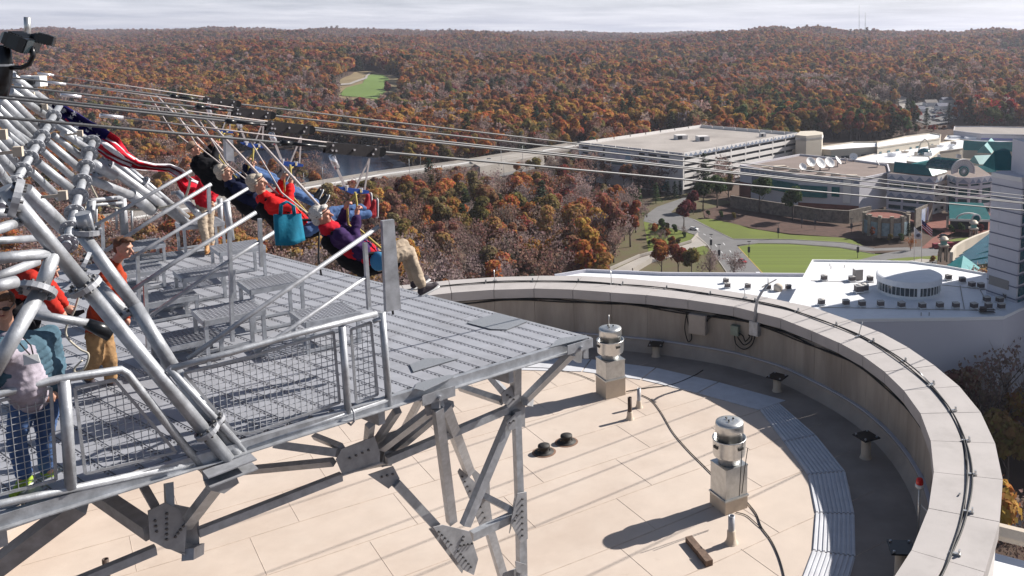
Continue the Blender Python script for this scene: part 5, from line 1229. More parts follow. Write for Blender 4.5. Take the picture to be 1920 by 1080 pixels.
# ================================================================== helper for facades built in real depth
def vz(px, py, d): return Dp(px, py, d).z
def facade(t, A, B, z0, z1, rows, bays, wallm, deep=1.2, pier=.12, sill=.35, glassm=None, name='facade', inner=True, piers=True):
    """wall from A to B (ground points, seen from outside with A left): spandrels and piers standing proud of a recessed glass or dark plane"""
    A, B = Vector((A[0], A[1], 0)), Vector((B[0], B[1], 0)); d = (B - A); L = d.length; d.normalize(); n = Vector((d.y, -d.x, 0))   # outward
    H = z1 - z0; m = MB(); rh = H / rows
    for k in range(rows + 1):
        a, b = z0 + k * rh - rh * sill * .5, z0 + k * rh + rh * sill * .5; a, b = max(a, z0), min(b, z1)
        if b - a > .05: m.beam(A + Zv * ((a + b) / 2) - n * deep * .25, B + Zv * ((a + b) / 2) - n * deep * .25, deep * .5, b - a)
    build(m, 'spandrel', wallm, t)
    if piers:
        m = MB(); bw = L / bays
        for k in range(bays + 1):
            p = A + d * min(max(k * bw, bw * pier / 2), L - bw * pier / 2); m.beam(p + Zv * z0 - n * (deep * .25 - .03), p + Zv * z1 - n * (deep * .25 - .03), bw * pier, deep * .5 + .02, n)
        build(m, 'pier', wallm, t)
    g = MB(); g.beam(A + Zv * ((z0 + z1) / 2) - n * deep * .8, B + Zv * ((z0 + z1) / 2) - n * deep * .8, .2, H)
    build(g, 'glazing' if glassm else 'dark_interior', glassm or M['dark'], t)
    return d, n, L
def zigzag(t, A, B, z, h, w, mm, lift=.08):
    A, B = Vector((A[0], A[1], z)), Vector((B[0], B[1], z)); d = (B - A); L = d.length; d.normalize(); n = Vector((d.y, -d.x, 0)); m = MB(); k = int(L / w)
    for i in range(k):
        a = A + d * (i * L / k) + n * lift; m.slab([a, a + d * (L / k * .5) + Zv * h, a + d * (L / k)], n, .1)
    o = build(m, 'triangle_frieze', mm, t); o['kind'] = 'stuff'; return o
def block(t, px, zt, zb, mm, roofm, name='block', lip=.8, lw=.5, lipm=None):
    q = [P(x, y, zt) for x, y in px]; pl = [(p.x, p.y) for p in q]; build(MB().prism(pl, zb, zt - .01, top=False), 'wall', mm, t)
    build(MB().prism(pl, zt - .5, zt), 'roof', roofm, t)
    if lip:
        m = MB()
        for i in range(len(q)): m.beam(q[i] + Zv * (lip / 2), q[(i + 1) % len(q)] + Zv * (lip / 2), lw, lip + .02)
        build(m, 'roof_edge', lipm or mm, t)
    FOOT.append(pl); return q
FOOT = []
def gone(o): 
    for c in list(o.children): gone(c)
    bpy.data.objects.remove(o)
# ------------------------------------------------------------------ parking garage
GD = P(1281, 365, -100).y; GT = vz(1281, 291, GD)
ga = thing('parking_garage', 'pale multi-storey parking garage with an empty roof deck and banners on its shaded side', 'parking garage', tuple(P(1281, 365, -100)))
gl, gn, gr, gb = [P(x, y, GT) for x, y in ((1086, 270), (1281, 291), (1496, 252), (1335, 238))]
gb = gl + (gr - gn)
plg = [(p.x, p.y) for p in (gl, gn, gr, gb)]; FOOT.append(plg)
ctr = (gl + gr) / 2
ins = [(ctr + (p - ctr) * .985) for p in (gl, gn, gr, gb)]
build(MB().prism([(p.x, p.y) for p in ins], -100, GT - 1.2), 'core', M['dark'], ga)
build(MB().prism([(p.x, p.y) for p in ins], GT - 1.19, GT - .9), 'roof_deck', M['gfloor'], ga)
facade(ga, gl, gn, -93, GT - .5, 5, 9, M['gwall'], 2., .25, .62); facade(ga, gn, gr, -97, GT - .5, 5, 8, M['gwall'], 2., .06, .58)
for a, b in ((gr, gb), (gb, gl)): build(MB().beam(Vector((a.x, a.y, (-100 + GT) / 2)), Vector((b.x, b.y, (-100 + GT) / 2)), .6, 100 + GT), 'wall', M['gwall'], ga)
for a, b in ((gl, gn), (gn, gr), (gr, gb), (gb, gl)):
    dd = (b - a); n = 8
    for k in range(n):
        s, e = a + dd * (k / n + .004), a + dd * ((k + 1) / n - .004); build(MB().beam(s + Zv * .3, e + Zv * .3, .5, 2.2), 'parapet_panel', M['gwall'], ga)
frz = mat('blue_grey_trim', (.25, .29, .38), .7)
zigzag(ga, gn, gr, GT - 1.2, 2.1, 5., frz, .35); zigzag(ga, gl, gn, GT - 1.2, 2.1, 5., frz, .35)
dl = (gn - gl); Ld = dl.length; dl.normalize(); nl = Vector((dl.y, -dl.x, 0))
def onleft(s, z, o=.3): return Vector((gl.x, gl.y, 0)) + dl * (s * Ld) + Zv * z + nl * o
def lpanel(s0, s1, z0, z1, mm, nm, o=.3): return build(MB().slab([onleft(s0, z0, o), onleft(s1, z0, o), onleft(s1, z1, o), onleft(s0, z1, o)], nl, .3), nm, mm, ga)
lpanel(.12, .245, -93, GT - 1.5, M['gwall'], 'wall_bay'); lpanel(.14, .185, -94, GT - 3, mat('dull_green_panel', (.12, .2, .19), .6), 'green_panel', .5)
lpanel(.27, .30, -94, GT - 1.5, M['gwall'], 'wall_bay'); lpanel(.30, .60, -93, GT - 1.5, M['gwall'], 'wall_bay'); lpanel(.0, .03, -100, GT - .6, M['gwall'], 'wall_bay'); lpanel(.88, 1., -100, GT - .6, M['gwall'], 'wall_bay', .1)
banb = mat('banner_blue', (.22, .36, .50), .8, 0, .5, .12, c2=(.50, .55, .6)); banp = mat('banner_pale', (.62, .58, .62), .8, 0, .1, .2)
lpanel(.33, .405, -78, GT - 2, banb, 'banner', .6); lpanel(.42, .52, -84, GT - 2, banb, 'banner', .6)
s0, s1 = .33, .53
build(MB().slab([onleft(.335, GT - 2.5, .9), onleft(.49, GT - 2.5, .9), onleft(.455, GT - 9, .9), onleft(.365, GT - 9, .9)], nl, .1), 'banner_motif', banp, ga)
build(MB().slab([onleft(.34, -96, .9), onleft(.52, -96, .9), onleft(.52, -89, .9), onleft(.44, -86, .9), onleft(.34, -88, .9)], nl, .1), 'banner_motif', banp, ga)
lpanel(.34, .46, -86, GT - 9.5, mat('banner_dark', (.10, .15, .16), .8, 0, .5, .1), 'banner', .7)
lpanel(.0, .88, -100, -93, M['gwall'], 'base_wall', .05); lpanel(.55, .70, -99, -94, M['dark'], 'entrance', .5); lpanel(.70, .86, -99, -93, M['teal'], 'entrance_canopy', .9)
for k, (x0, x1, y0, y1) in enumerate(((1263, 1290, 254, 262), (1304, 1331, 256, 265), (1424, 1437, 250, 257))):
    a = P(x0, y1, GT - .9); d = a.y; h = vz(x0, y0, d) - (GT - .9); w = (x1 - x0) * d / FPX
    s = thing('roof_hut', ('left', 'middle', 'right')[k] + ' of three small roof huts on the garage deck', 'roof hut', tuple(a)); build(MB().box((a.x + w / 2, a.y + w * .4, GT - .9 + h / 2), (w * .8, w * .7, h), .35), 'hut_wall', M['gwall'], s)
    build(MB().box((a.x + w / 2 - .5, a.y - w * .02, GT - .9 + h * .5), (w * .3, w * .1, h * .7), .35), 'hut_opening', M['dark'], s)
# stair tower at the right end
st_ = thing('stair_tower', 'pale octagonal stair tower at the right end of the garage', 'stair tower', tuple(gr))
q = [P(x, y, GT + 1.5) for x, y in ((1492, 253), (1512, 255), (1541, 252), (1543, 248), (1528, 245), (1500, 246))]
build(MB().prism([(p.x, p.y) for p in q], -100, GT + 1.5), 'wall', M['sand'], st_); build(MB().prism([((p.x - q[1].x) * 1.03 + q[1].x, (p.y - q[1].y) * 1.03 + q[1].y) for p in q], GT - 2.2, GT - .4), 'frieze', M['gwall'], st_); FOOT.append([(p.x, p.y) for p in q])
# ------------------------------------------------------------------ long cream back-of-house building
bk = thing('gallery_building', 'long cream low building with a white roof behind the garage and dishes', 'building', tuple(P(1560, 300, -100)))
zb = -86.
q1 = block(bk, [(1486, 284), (1508, 279), (1558, 283), (1645, 277), (1645, 268), (1600, 268), (1540, 276), (1500, 270)], zb, -100, M['sand'], M['white'], lip=1.)
q2 = block(bk, [(1645, 278), (1762, 261), (1764, 254), (1745, 251), (1700, 257), (1645, 268)], zb + .6, -100, M['sand'], M['white'], lip=1.)
def front_windows(t, A, B, z, h, list_, mm=M['tealg']):
    A, B = Vector((A.x, A.y, 0)), Vector((B.x, B.y, 0)); d = B - A; L = d.length; d.normalize(); n = Vector((d.y, -d.x, 0))
    for s, w in list_: p = A + d * L * s; f = build(MB().slab([p + Zv * z + n * .05, p + d * w + Zv * z + n * .05, p + d * w + Zv * (z + h) + n * .05, p + Zv * (z + h) + n * .05], n, .5), 'window', mm, t); build(MB().beam(p + Zv * (z - .25) + n * .3, p + d * w + Zv * (z - .25) + n * .3, .8, .4), 'sill', M['whitep'], t)
front_windows(bk, q1[1], q1[2], -93.5, 4, [(.3, 4), (.75, 9)]); front_windows(bk, q1[2], q1[3], -93.5, 3.2, [(.05, 3), (.22, 7), (.65, 4), (.85, 5)], M['glass']); front_windows(bk, q2[0], q2[1], -91, 2.6, [(.03, 3), (.15, 3.5), (.28, 4), (.5, 2.5), (.6, 6), (.85, 3)])
low = thing('link_roof', 'bright white flat roofs stepping between the cream building and the green roofs', 'building', tuple(P(1700, 300, -100)))
block(low, [(1600, 304), (1700, 309), (1742, 300), (1762, 285), (1800, 280), (1860, 270), (1800, 262), (1700, 280), (1650, 287), (1605, 298)], -90, -100, M['sand'], M['white'], lip=.7)
block(low, [(1700, 303), (1725, 306), (1745, 301), (1742, 294), (1708, 293)], -85.5, -90, M['sand'], M['white'], lip=.5)
dm = thing('dome_skylight', 'small green dome skylight on the white roofs', 'skylight', tuple(P(1733, 288, -89))); q = P(1733, 288, -89)
build(MB().lathe([(5.2, 0), (5.2, .8), (4.6, 2.2), (2.6, 3.6), (0, 4.2)], q, 20), 'dome', M['tealg'], dm); build(MB().tube([q + Vector((-5, 0, 0)), q + Vector((-3, 0, 8)), q + Vector((0, 0, 11)), q + Vector((3, 0, 8)), q + Vector((4, 0, 0))], .5, 6), 'arch', M['sand'], dm)
# ------------------------------------------------------------------ brown-roofed casino block
cas = thing('casino_block', 'low casino block with brown flat roof and green arched glazing', 'building', tuple(P(1560, 390, -100)))
ZC = -81.
qc = block(cas, [(1388, 313), (1498, 332), (1612, 338), (1668, 326), (1664, 311), (1605, 303), (1500, 292)], ZC, -100, M['lilac'], M['broof'], lip=1.2, lw=.8)
qf = [qc[0], qc[1], qc[2]]
def panel(t, A, B, s0, s1, z0, z1, mm, nm, o=.3, th=.4):
    A, B = Vector((A.x, A.y, 0)), Vector((B.x, B.y, 0)); d = B - A; L = d.length; d.normalize(); n = Vector((d.y, -d.x, 0))
    return build(MB().slab([A + d * L * s0 + Zv * z0 + n * o, A + d * L * s1 + Zv * z0 + n * o, A + d * L * s1 + Zv * z1 + n * o, A + d * L * s0 + Zv * z1 + n * o], n, th), nm, mm, t)
panel(cas, qc[0], qc[1], .22, .42, ZC - 9, ZC - 3, M['band'], 'window'); panel(cas, qc[0], qc[1], .5, 1., ZC - 10, ZC - 4, M['teal'], 'glass_canopy', .8, 1.); panel(cas, qc[0], qc[1], .40, .55, ZC - 12, ZC - 4.5, M['tealp'], 'sun_tinted_canopy_end', 1.2, 1.)  # sunlight on the canopy end is put in as paler teal
panel(cas, qc[1], qc[2], 0, .48, ZC - 11, ZC - 4.5, M['teal'], 'glass_canopy', .8, 1.); panel(cas, qc[1], qc[2], .55, .68, ZC - 10, ZC - 4.5, M['teal'], 'window', .4); panel(cas, qc[1], qc[2], .74, .86, ZC - 13, ZC - .2, M['gwall'], 'bay_pier', .6, 1.)
panel(cas, qc[0], qc[1], 0, .2, -100, -90, M['brick'], 'brick_base', .4)
panel(cas, qc[1], qc[2], 0, 1., -100, -95.5, M['brick'], 'brick_base', .4)
sc = MB()
for A, B, n in ((qc[0], qc[1], 11), (qc[1], qc[2], 9)):
    A, B = Vector((A.x, A.y, 0)), Vector((B.x, B.y, 0)); d = (B - A); L = d.length; d.normalize(); nn_ = Vector((d.y, -d.x, 0))
    for k in range(n):
        c = A + d * (L * (k + .5) / n) + Zv * (ZC - 2.2) + nn_ * .45; r_ = L / n * .38; sc.slab([c + d * (math.cos(t) * r_) + Zv * (math.sin(t) * 1.6) for t in np.linspace(0, math.pi, 7)], nn_, .3)
build(sc, 'arched_frieze', frz, cas)
# roof clutter
hv = thing('rooftop_unit', None, None, (0, 0, 0)); build(MB().box((0, 0, .8), (5, 2.4, 1.6)).box((3.2, 0, .5), (1.4, 1.6, 1.)), 'casing', M['cream'], hv)
for i, (px, py, lb, sc_) in enumerate(((1487, 322, 'tan duct unit left of three on the brown roof', 1), (1511, 318, 'pale duct unit under the dishes on the brown roof', 1.3), (1566, 330, 'tan duct unit at the middle of the brown roof edge', .9), (1597, 334, 'tan duct unit at the right of the brown roof edge', 1.2), (1435, 317, 'small tan unit on the left end of the brown roof', .9), (1462, 318, 'pale long unit beside the small tan unit on the brown roof', 1.5), (1538, 327, 'white unit between the tan duct units', .8))):
    c = hv if i == 0 else copy_tree(hv); c.location = P(px, py, ZC) ; c.rotation_euler.z = .2 * (i % 3) - .1; c.scale = (sc_,) * 3; tag(c, lb, 'roof unit', 'units on the brown casino roof')
ds = thing('satellite_dish', None, None, (0, 0, 0))
prof = [(0, -.5), (1.2, -.42), (2.4, -.1), (3.1, .35), (3.16, .35), (3.1, .2), (2.4, -.25), (0, -.65)]
build(MB().lathe(prof, (0, 0, 4.), 22, 0, (.3, -.75, .6)), 'reflector', M['whitep'], ds); build(MB().tube([(0, .3, 0), (0, .2, 3.6)], .35, 8), 'mast', M['galv'], ds)
fdv = Vector((.3, -.75, .6)).normalized(); build(MB().tube([(1.6, -.6, 5), tuple(Vector((0, 0, 4)) + fdv * 2.2)], .08, 5).tube([(-1.6, -1.4, 3.6), tuple(Vector((0, 0, 4)) + fdv * 2.2)], .08, 5), 'feed_arm', M['galv'], ds)
dsl = (('leftmost small satellite dish on the brown roof', 1505, 322, .75, 0), ('second satellite dish from the left, upper', 1520, 316, 1.0, .1), ('third satellite dish from the left, largest', 1538, 320, 1.15, .3), ('fourth satellite dish from the left', 1555, 318, 1.1, .2), ('fifth satellite dish, turned most to the right', 1571, 312, .95, .8), ('sixth small dark-backed dish near the cream wall', 1586, 306, .6, 1.4), ('white dish lying low by the cream wall', 1600, 303, .8, -.4), ('lone satellite dish on the right part of the brown roof', 1645, 313, .7, 1.0))
for i, (lb, px, py, s, rz) in enumerate(dsl):
    c = ds if i == 0 else copy_tree(ds); c.location = P(px, py, ZC); c.scale = (s,) * 3; c.rotation_euler.z = rz; tag(c, lb, 'satellite dish', 'satellite dishes on the brown roof')
# ------------------------------------------------------------------ low hotel wing, atrium with clock arch
wing = thing('hotel_wing', 'five-storey pale hotel wing with zigzag frieze and green mansard roofs', 'hotel', tuple(P(1752, 400, -100)))
WD_ = P(1752, 402, -100).y; ZW = vz(1752, 332, WD_)
w0, w1, w2 = P(1664, 325, ZW), P(1752, 332, ZW), P(1776, 326, ZW); w3 = w0 + (w2 - w1)
FOOT.append([(p.x, p.y) for p in (w0, w1, w2, w3)])
facade(wing, w0, w1, -100, ZW, 5, 3, M['lilac'], 1.6, .13, .42, M['tealg']); facade(wing, w1, w2, -100, ZW, 5, 2, M['gwall'], 1.6, .2, .55, M['glass'])
panel(wing, w0, w1, 0, 1, ZW - 3.6, ZW, M['lilac'], 'frieze_wall', .12, .2); panel(wing, w1, w2, 0, 1, ZW - 3.6, ZW, M['gwall'], 'frieze_wall', .12, .2)
zigzag(wing, w0, w1, ZW - 3.2, 2.6, 4.4, frz, .4); zigzag(wing, w1, w2, ZW - 3.2, 2.6, 4.4, frz, .4)
panel(wing, w0, w1, 0, 1, -92.2, -89, M['lilac'], 'frieze_wall', .15, .2); zigzag(wing, w0, w1, -92., 2.4, 5, frz, .45)
build(MB().prism([(p.x, p.y) for p in (w0, w1, w2, w3)], ZW - .6, ZW), 'roof', M['broof'], wing)
def hip(t, A, B, Cc, h, ins_, mm, nm='mansard', pale=None):      # sloping roof strip along A-B-C
    m = MB(); pts = [Vector(p) for p in (A, B, Cc)]; c = (pts[0] + pts[2]) / 2
    up = [p + (c - p).normalized() * ins_ + Zv * h for p in pts]
    build(MB().add([pts[0], pts[1], up[1], up[0]], [(0, 1, 2, 3)]), nm, mm, t, fix=True); build(MB().add([pts[1], pts[2], up[2], up[1]], [(0, 1, 2, 3)]), nm, pale or mm, t, fix=True)
g0_, g1_, g2_ = P(1675, 322, ZW + .3), P(1748, 330, ZW + .3), P(1776, 322, ZW + .3)
m = MB(); up0, up1, up2 = g0_ + Vector((2, 6, 5)), g1_ + Vector((-1, 7, 5)), g2_ + Vector((-4, 4, 5)); bk0 = g0_ + Vector((6, 16, 0)); bk2 = g2_ + Vector((-2, 14, 0))
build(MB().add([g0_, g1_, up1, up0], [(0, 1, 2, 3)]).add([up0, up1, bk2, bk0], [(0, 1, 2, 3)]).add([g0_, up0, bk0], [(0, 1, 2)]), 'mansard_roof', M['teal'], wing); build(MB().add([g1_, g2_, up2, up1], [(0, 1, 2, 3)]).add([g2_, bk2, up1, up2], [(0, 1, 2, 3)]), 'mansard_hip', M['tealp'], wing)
build(MB().beam(P(1700, 314, ZW + 2), P(1752, 304, ZW + 2), 3, 3).beam(P(1700, 319, ZW + 1), P(1750, 306, ZW + 1), 2, 1.5), 'green_parapet', M['teal'], wing)
atr = thing('atrium_front', 'curved glazed hotel atrium crowned by a round barrel gable with green clock disc', 'hotel entrance', tuple(P(1805, 405, -100)))
ca = [P(x, y, ZW) for x, y in ((1776, 328), (1795, 334), (1818, 335), (1840, 333), (1862, 330))]
for i in range(4):
    facade(atr, ca[i], ca[i + 1], -100, ZW, 4, 1, M['lilac'], 1.4, .12, .36, M['tealg']); panel(atr, ca[i], ca[i + 1], 0, 1, ZW - 3.2, ZW + .5, M['lilac'], 'frieze_wall', .12, .2); zigzag(atr, ca[i], ca[i + 1], ZW - 2.8, 2.5, 4, frz, .4)
q = [ca[0], ca[1], ca[2], ca[3], ca[4], ca[4] + Vector((5, 40, 0)), ca[0] + Vector((0, 40, 0))]; build(MB().prism([(p.x, p.y) for p in q], ZW - 1, ZW - .2), 'roof', M['broof'], atr); FOOT.append([(p.x, p.y) for p in q])
cA = Dp(1804, 320, ca[1].y - 1.5); rA = 23 * cA.y / FPX; nn_ = Vector((.12, -1, 0)).normalized(); sx = Vector((1, .12, 0)).normalized()
def arc(r0, r1, n=22, a0=-.25, a1=math.pi + .25): 
    return [(r0, r1, a0 + (a1 - a0) * k / n, a0 + (a1 - a0) * (k + 1) / n) for k in range(n)]
def ringslab(m, r0, r1, y, th):
    for r0_, r1_, a, b in arc(r0, r1): m.slab([cA + nn_ * y + sx * (math.cos(t) * r) + Zv * (math.sin(t) * r) for r, t in ((r0_, a), (r1_, a), (r1_, b), (r0_, b))], nn_, th)
    return m
build(ringslab(MB(), rA * .93, rA * 1.0, 1.0, 1.4), 'arch_rim', M['gwall'], atr); build(ringslab(MB(), rA * .42, rA * .93, .6, .6), 'arch_field', M['lilac'], atr)
m = MB()
for k in range(15):
    t = math.pi * (k + .5) / 15; m.slab([cA + nn_ * 1.1 + sx * (math.cos(t + da) * r * rA) + Zv * (math.sin(t + da) * r * rA) for r, da in ((.55, -.05), (.85, -.07), (.85, .07), (.55, .05))], nn_, .2)
build(m, 'arch_panels', M['gwall'], atr)
build(MB().lathe([(0, 0), (rA * .38, 0), (rA * .38, .8), (0, .8)], cA + nn_ * 1.3, 24, 0, nn_), 'clock_disc', M['teal'], atr); build(MB().lathe([(rA * .36, .85), (rA * .44, .85), (rA * .44, 1.1), (rA * .36, 1.1)], cA + nn_ * 1.3, 24, 0, nn_), 'clock_rim', M['tealp'], atr)
m = MB()
for k in range(8): a = math.pi * k / 8; m.beam(cA + nn_ * 2.2 + (sx * math.cos(a) + Zv * math.sin(a)) * rA * .34, cA + nn_ * 2.2 - (sx * math.cos(a) + Zv * math.sin(a)) * rA * .34, .15, .15, nn_)
build(m, 'clock_spokes', M['whitep'], atr)
# barrel roof running back from the arch, glazed with ribs
def barrel(o, r, L, mm, n=14, ribs=5):
    b = Vector((-.75, .66, 0)).normalized(); m = MB(); v = []
    for s in (0, 1):
        for k in range(n + 1): t = math.pi * k / n; v.append(o + sx * (math.cos(t) * r) + Zv * (math.sin(t) * r) + b * (s * L))
    m.add(v, [(k, k + 1, n + 2 + k, n + 1 + k) for k in range(n)]); build(m, 'barrel_roof', M['tealg'], atr)
    rb = MB()
    for s in range(ribs + 1): rb.tube([o + sx * (math.cos(math.pi * k / n) * (r + .1)) + Zv * (math.sin(math.pi * k / n) * (r + .1)) + b * (s * L / ribs) for k in range(n + 1)], .22, 4, cap=False)
    for k in range(1, n, 2): t = math.pi * k / n; q = o + sx * (math.cos(t) * (r + .1)) + Zv * (math.sin(t) * (r + .1)); rb.tube([q, q + b * L], .18, 4, cap=False)
    build(rb, 'glazing_rib', M['teal'], atr)
barrel(cA, rA * .9, 15, M['tealg'])
gp = thing('green_roofs', 'ridged green metal roofs of the resort behind the clock arch', 'building', tuple(P(1860, 300, -100)))
def gable(t, A, B, w, h, mm, nm='gable_roof', wl=None, zb=None):
    A, B = Vector(A), Vector(B); d = (B - A).normalized(); n = Vector((d.y, -d.x, 0)); a0, a1, b0, b1 = A + n * w, A - n * w, B + n * w, B - n * w
    build(MB().add([a0, b0, B + Zv * h, A + Zv * h], [(0, 1, 2, 3)]).add([a1, b1, B + Zv * h, A + Zv * h], [(3, 2, 1, 0)]).add([a0, a1, A + Zv * h], [(0, 1, 2)]).add([b0, b1, B + Zv * h], [(2, 1, 0)]), nm, mm, t)
    build(MB().prism([(p.x, p.y) for p in (a0, b0, b1, a1)], zb or A.z - 6, A.z - .02), 'wall', wl or M['sand'], t)
zz = -83
gable(gp, P(1806, 279, zz), P(1925, 283, zz), 7, 6, M['teal']); gable(gp, P(1845, 287, zz), P(1858, 272, zz), 5, 5.5, M['tealp'])
gable(gp, P(1826, 306, zz), P(1870, 304, zz), 6, 5, M['tealp'], zb=-92); gable(gp, P(1828, 319, zz), P(1868, 321, zz), 6, 3, M['teal'])
pyr = P(1850, 305, zz + 1)
# ------------------------------------------------------------------ hotel tower at the right
twr = thing('hotel_tower', 'tall grey-lilac hotel tower with dark floor bands at the right edge', 'hotel tower', tuple(P(1857, 545, -72)))
TD = 238.; tz_ = vz(1857, 378 - 55, TD); tA = Dp(1857, 400, TD); tB = Dp(1914, 400, TD - 9); tC = Dp(1990, 400, TD + 6); tD_ = tA + (tC - tB)
pl = [(p.x, p.y) for p in (tA, tB, tC, tD_)]; build(MB().prism(pl, -100, tz_), 'wall', M['lilac'], twr); FOOT.append(pl)
ab = Vector((tB.x - tA.x, tB.y - tA.y, 0)); La = ab.length; ab.normalize(); na_ = Vector((ab.y, -ab.x, 0))
b = MB(); fh = 3.35; k = 0
while tz_ - 3.2 - k * fh > -73:
    z = tz_ - 3.2 - k * fh; b.beam(Vector((tA.x, tA.y, z)) + na_ * .06, Vector((tB.x, tB.y, z)) + na_ * .06, .2, .28); b.beam(Vector((tB.x, tB.y, z)) + Vector((.1, -.1, 0)), Vector((tC.x, tC.y, z)) + Vector((.1, -.1, 0)), .2, .28); k += 1
build(b, 'floor_band', M['band'], twr)
for k in range(11):
    z = tz_ - 3.0 - (k + 1) * fh
    f = panel(twr, tB, tC, .04, .5, z + .5, z + 3, M['tealg'], 'window', .1, .15)
    panel(twr, tA, tB, .14 + .0, .30, z + .7, z + 2.7, M['lilac'], 'recessed_panel', .02, .08)
panel(twr, tA, tB, .08, .75, -69, -66.5, M['gravel'], 'louvre', .1, .2); panel(twr, tA, tB, .0, 1., tz_ - 1.2, tz_, M['gwall'], 'cornice', .2, .4)
q = [Dp(x, 325, TD + 3) for x in (1866, 1906)]; qb = Dp(1902, 290, TD + 8)
build(MB().add([Vector((q[0].x, q[0].y, tz_)), Vector((q[1].x, q[1].y, tz_)), Vector((q[1].x, q[1].y + 6, tz_ + 5)), Vector((q[0].x + 1.6, q[0].y + 6, tz_ + 4.6)), Vector((q[0].x, q[0].y + 10, tz_)), Vector((q[1].x, q[1].y + 10, tz_ + 5))], [(0, 1, 2, 3), (0, 3, 4), (3, 2, 5), (3, 5, 4)]), 'mansard_roof', M['teal'], twr, fix=True)
build(MB().box((tB.x + 42, tB.y + 12, -54), (36, 58, 92)), 'high_block', M['lilac'], twr); build(MB().box((tB.x + 5.8, tB.y + 7, tz_ + 2), (9, 9, 14)), 'upper_block', M['lilac'], twr); build(MB().box((tB.x + 6, tB.y + 3.2, tz_ + 2), (4, 1.5, 11)), 'upper_window', M['tealg'], twr)
# ------------------------------------------------------------------ convention hall with the bright white roof
CZ = -72.
ch = thing('convention_hall', 'grey windowless hall with a bright white roof raised on columns', 'building', tuple(P(1700, 600, CZ)))
cp = [(1524, 490), (1600, 491), (1708, 493), (1776, 502), (1857, 517), (1960, 538), (1960, 560), (1881, 597), (1800, 599), (1601, 602), (1560, 612), (1440, 612), (1478, 575)]
q = [P(x, y, CZ) for x, y in cp]; pl = [(p.x, p.y) for p in q]; FOOT.append(pl); zb2 = vz(1881, 708, q[7].y)
build(MB().prism(pl, zb2, CZ - .3, top=False), 'wall', M['metalw'], ch); build(MB().prism(pl, CZ - .29, CZ), 'roof', M['white'], ch)
m = MB(); 
for i in range(len(q)): m.beam(q[i] + Zv * .3, q[(i + 1) % len(q)] + Zv * .3, .4, .62)
build(m, 'roof_edge', M['whitep'], ch)
build(MB().prism([(p[0], p[1]) for p in pl], zb2, zb2 + .1), 'underside', M['metalw'], ch)
cnt = Vector((sum(p[0] for p in pl) / len(pl), sum(p[1] for p in pl) / len(pl), 0))
def inset(pl, k): return [((p[0] - cnt.x) * k + cnt.x, (p[1] - cnt.y) * k + cnt.y) for p in pl]
build(MB().prism(inset(pl, .998), zb2 - .01, zb2 + 2.2, top=False), 'lower_band', mat('grey_lower_panel', (.30, .30, .33), .6), ch)
for k, i in enumerate((6, 7, 8, 9)):
    p = q[i]; c = cnt.lerp(Vector((p.x, p.y, 0)), .97); build(MB().tube([(c.x, c.y, zb2), (c.x, c.y, -100)], .6, 10), 'column', M['gwall'], ch)
for t_ in (.2, .4, .6, .8): c = Vector(cnt).lerp(Vector((q[7].x, q[7].y, 0)).lerp(Vector((q[9].x, q[9].y, 0)), t_), .97); build(MB().tube([(c.x, c.y, zb2), (c.x, c.y, -100)], .6, 10), 'column', M['gwall'], ch)
# rotunda on the roof
rc = P(1703, 545, CZ); rr_ = 59 * rc.y / FPX
ro = thing('rotunda', 'round white clerestory rotunda with dark windows on the white roof', 'rotunda', tuple(rc))
build(MB().lathe([(rr_ * 1.0, 0), (rr_ * 1.0, .8)], rc, 48, sm=False), 'base_drum', M['whitep'], ro)
rt = vz(1703, 511 + 22, rc.y - rr_ * .9) if False else CZ + 5.0
build(MB().lathe([(rr_ * .985, .75), (rr_ * .985, 3.3)], rc, 48, sm=False), 'glazing', M['glass'], ro)
build(MB().lathe([(rr_ * .98, 3.2), (rr_ * 1.05, 3.2), (rr_ * 1.05, 4.8), (rr_ * 1.0, 5.0), (rr_ * .5, 5.3), (0, 5.4)], rc, 48, sm=False), 'roof_disc', M['white'], ro)
m = MB(); m2 = MB()
for k in range(44):
    a = 2 * math.pi * k / 44 + .05; w_ = .9 if k % 11 == 0 else .12
    (m2 if w_ > .5 else m).box((rc.x + math.cos(a) * rr_, rc.y + math.sin(a) * rr_, CZ + 2.05), (.25, w_, 2.6), a)
build(m, 'mullion', M['whitep'], ro); build(m2, 'pier', M['whitep'], ro)
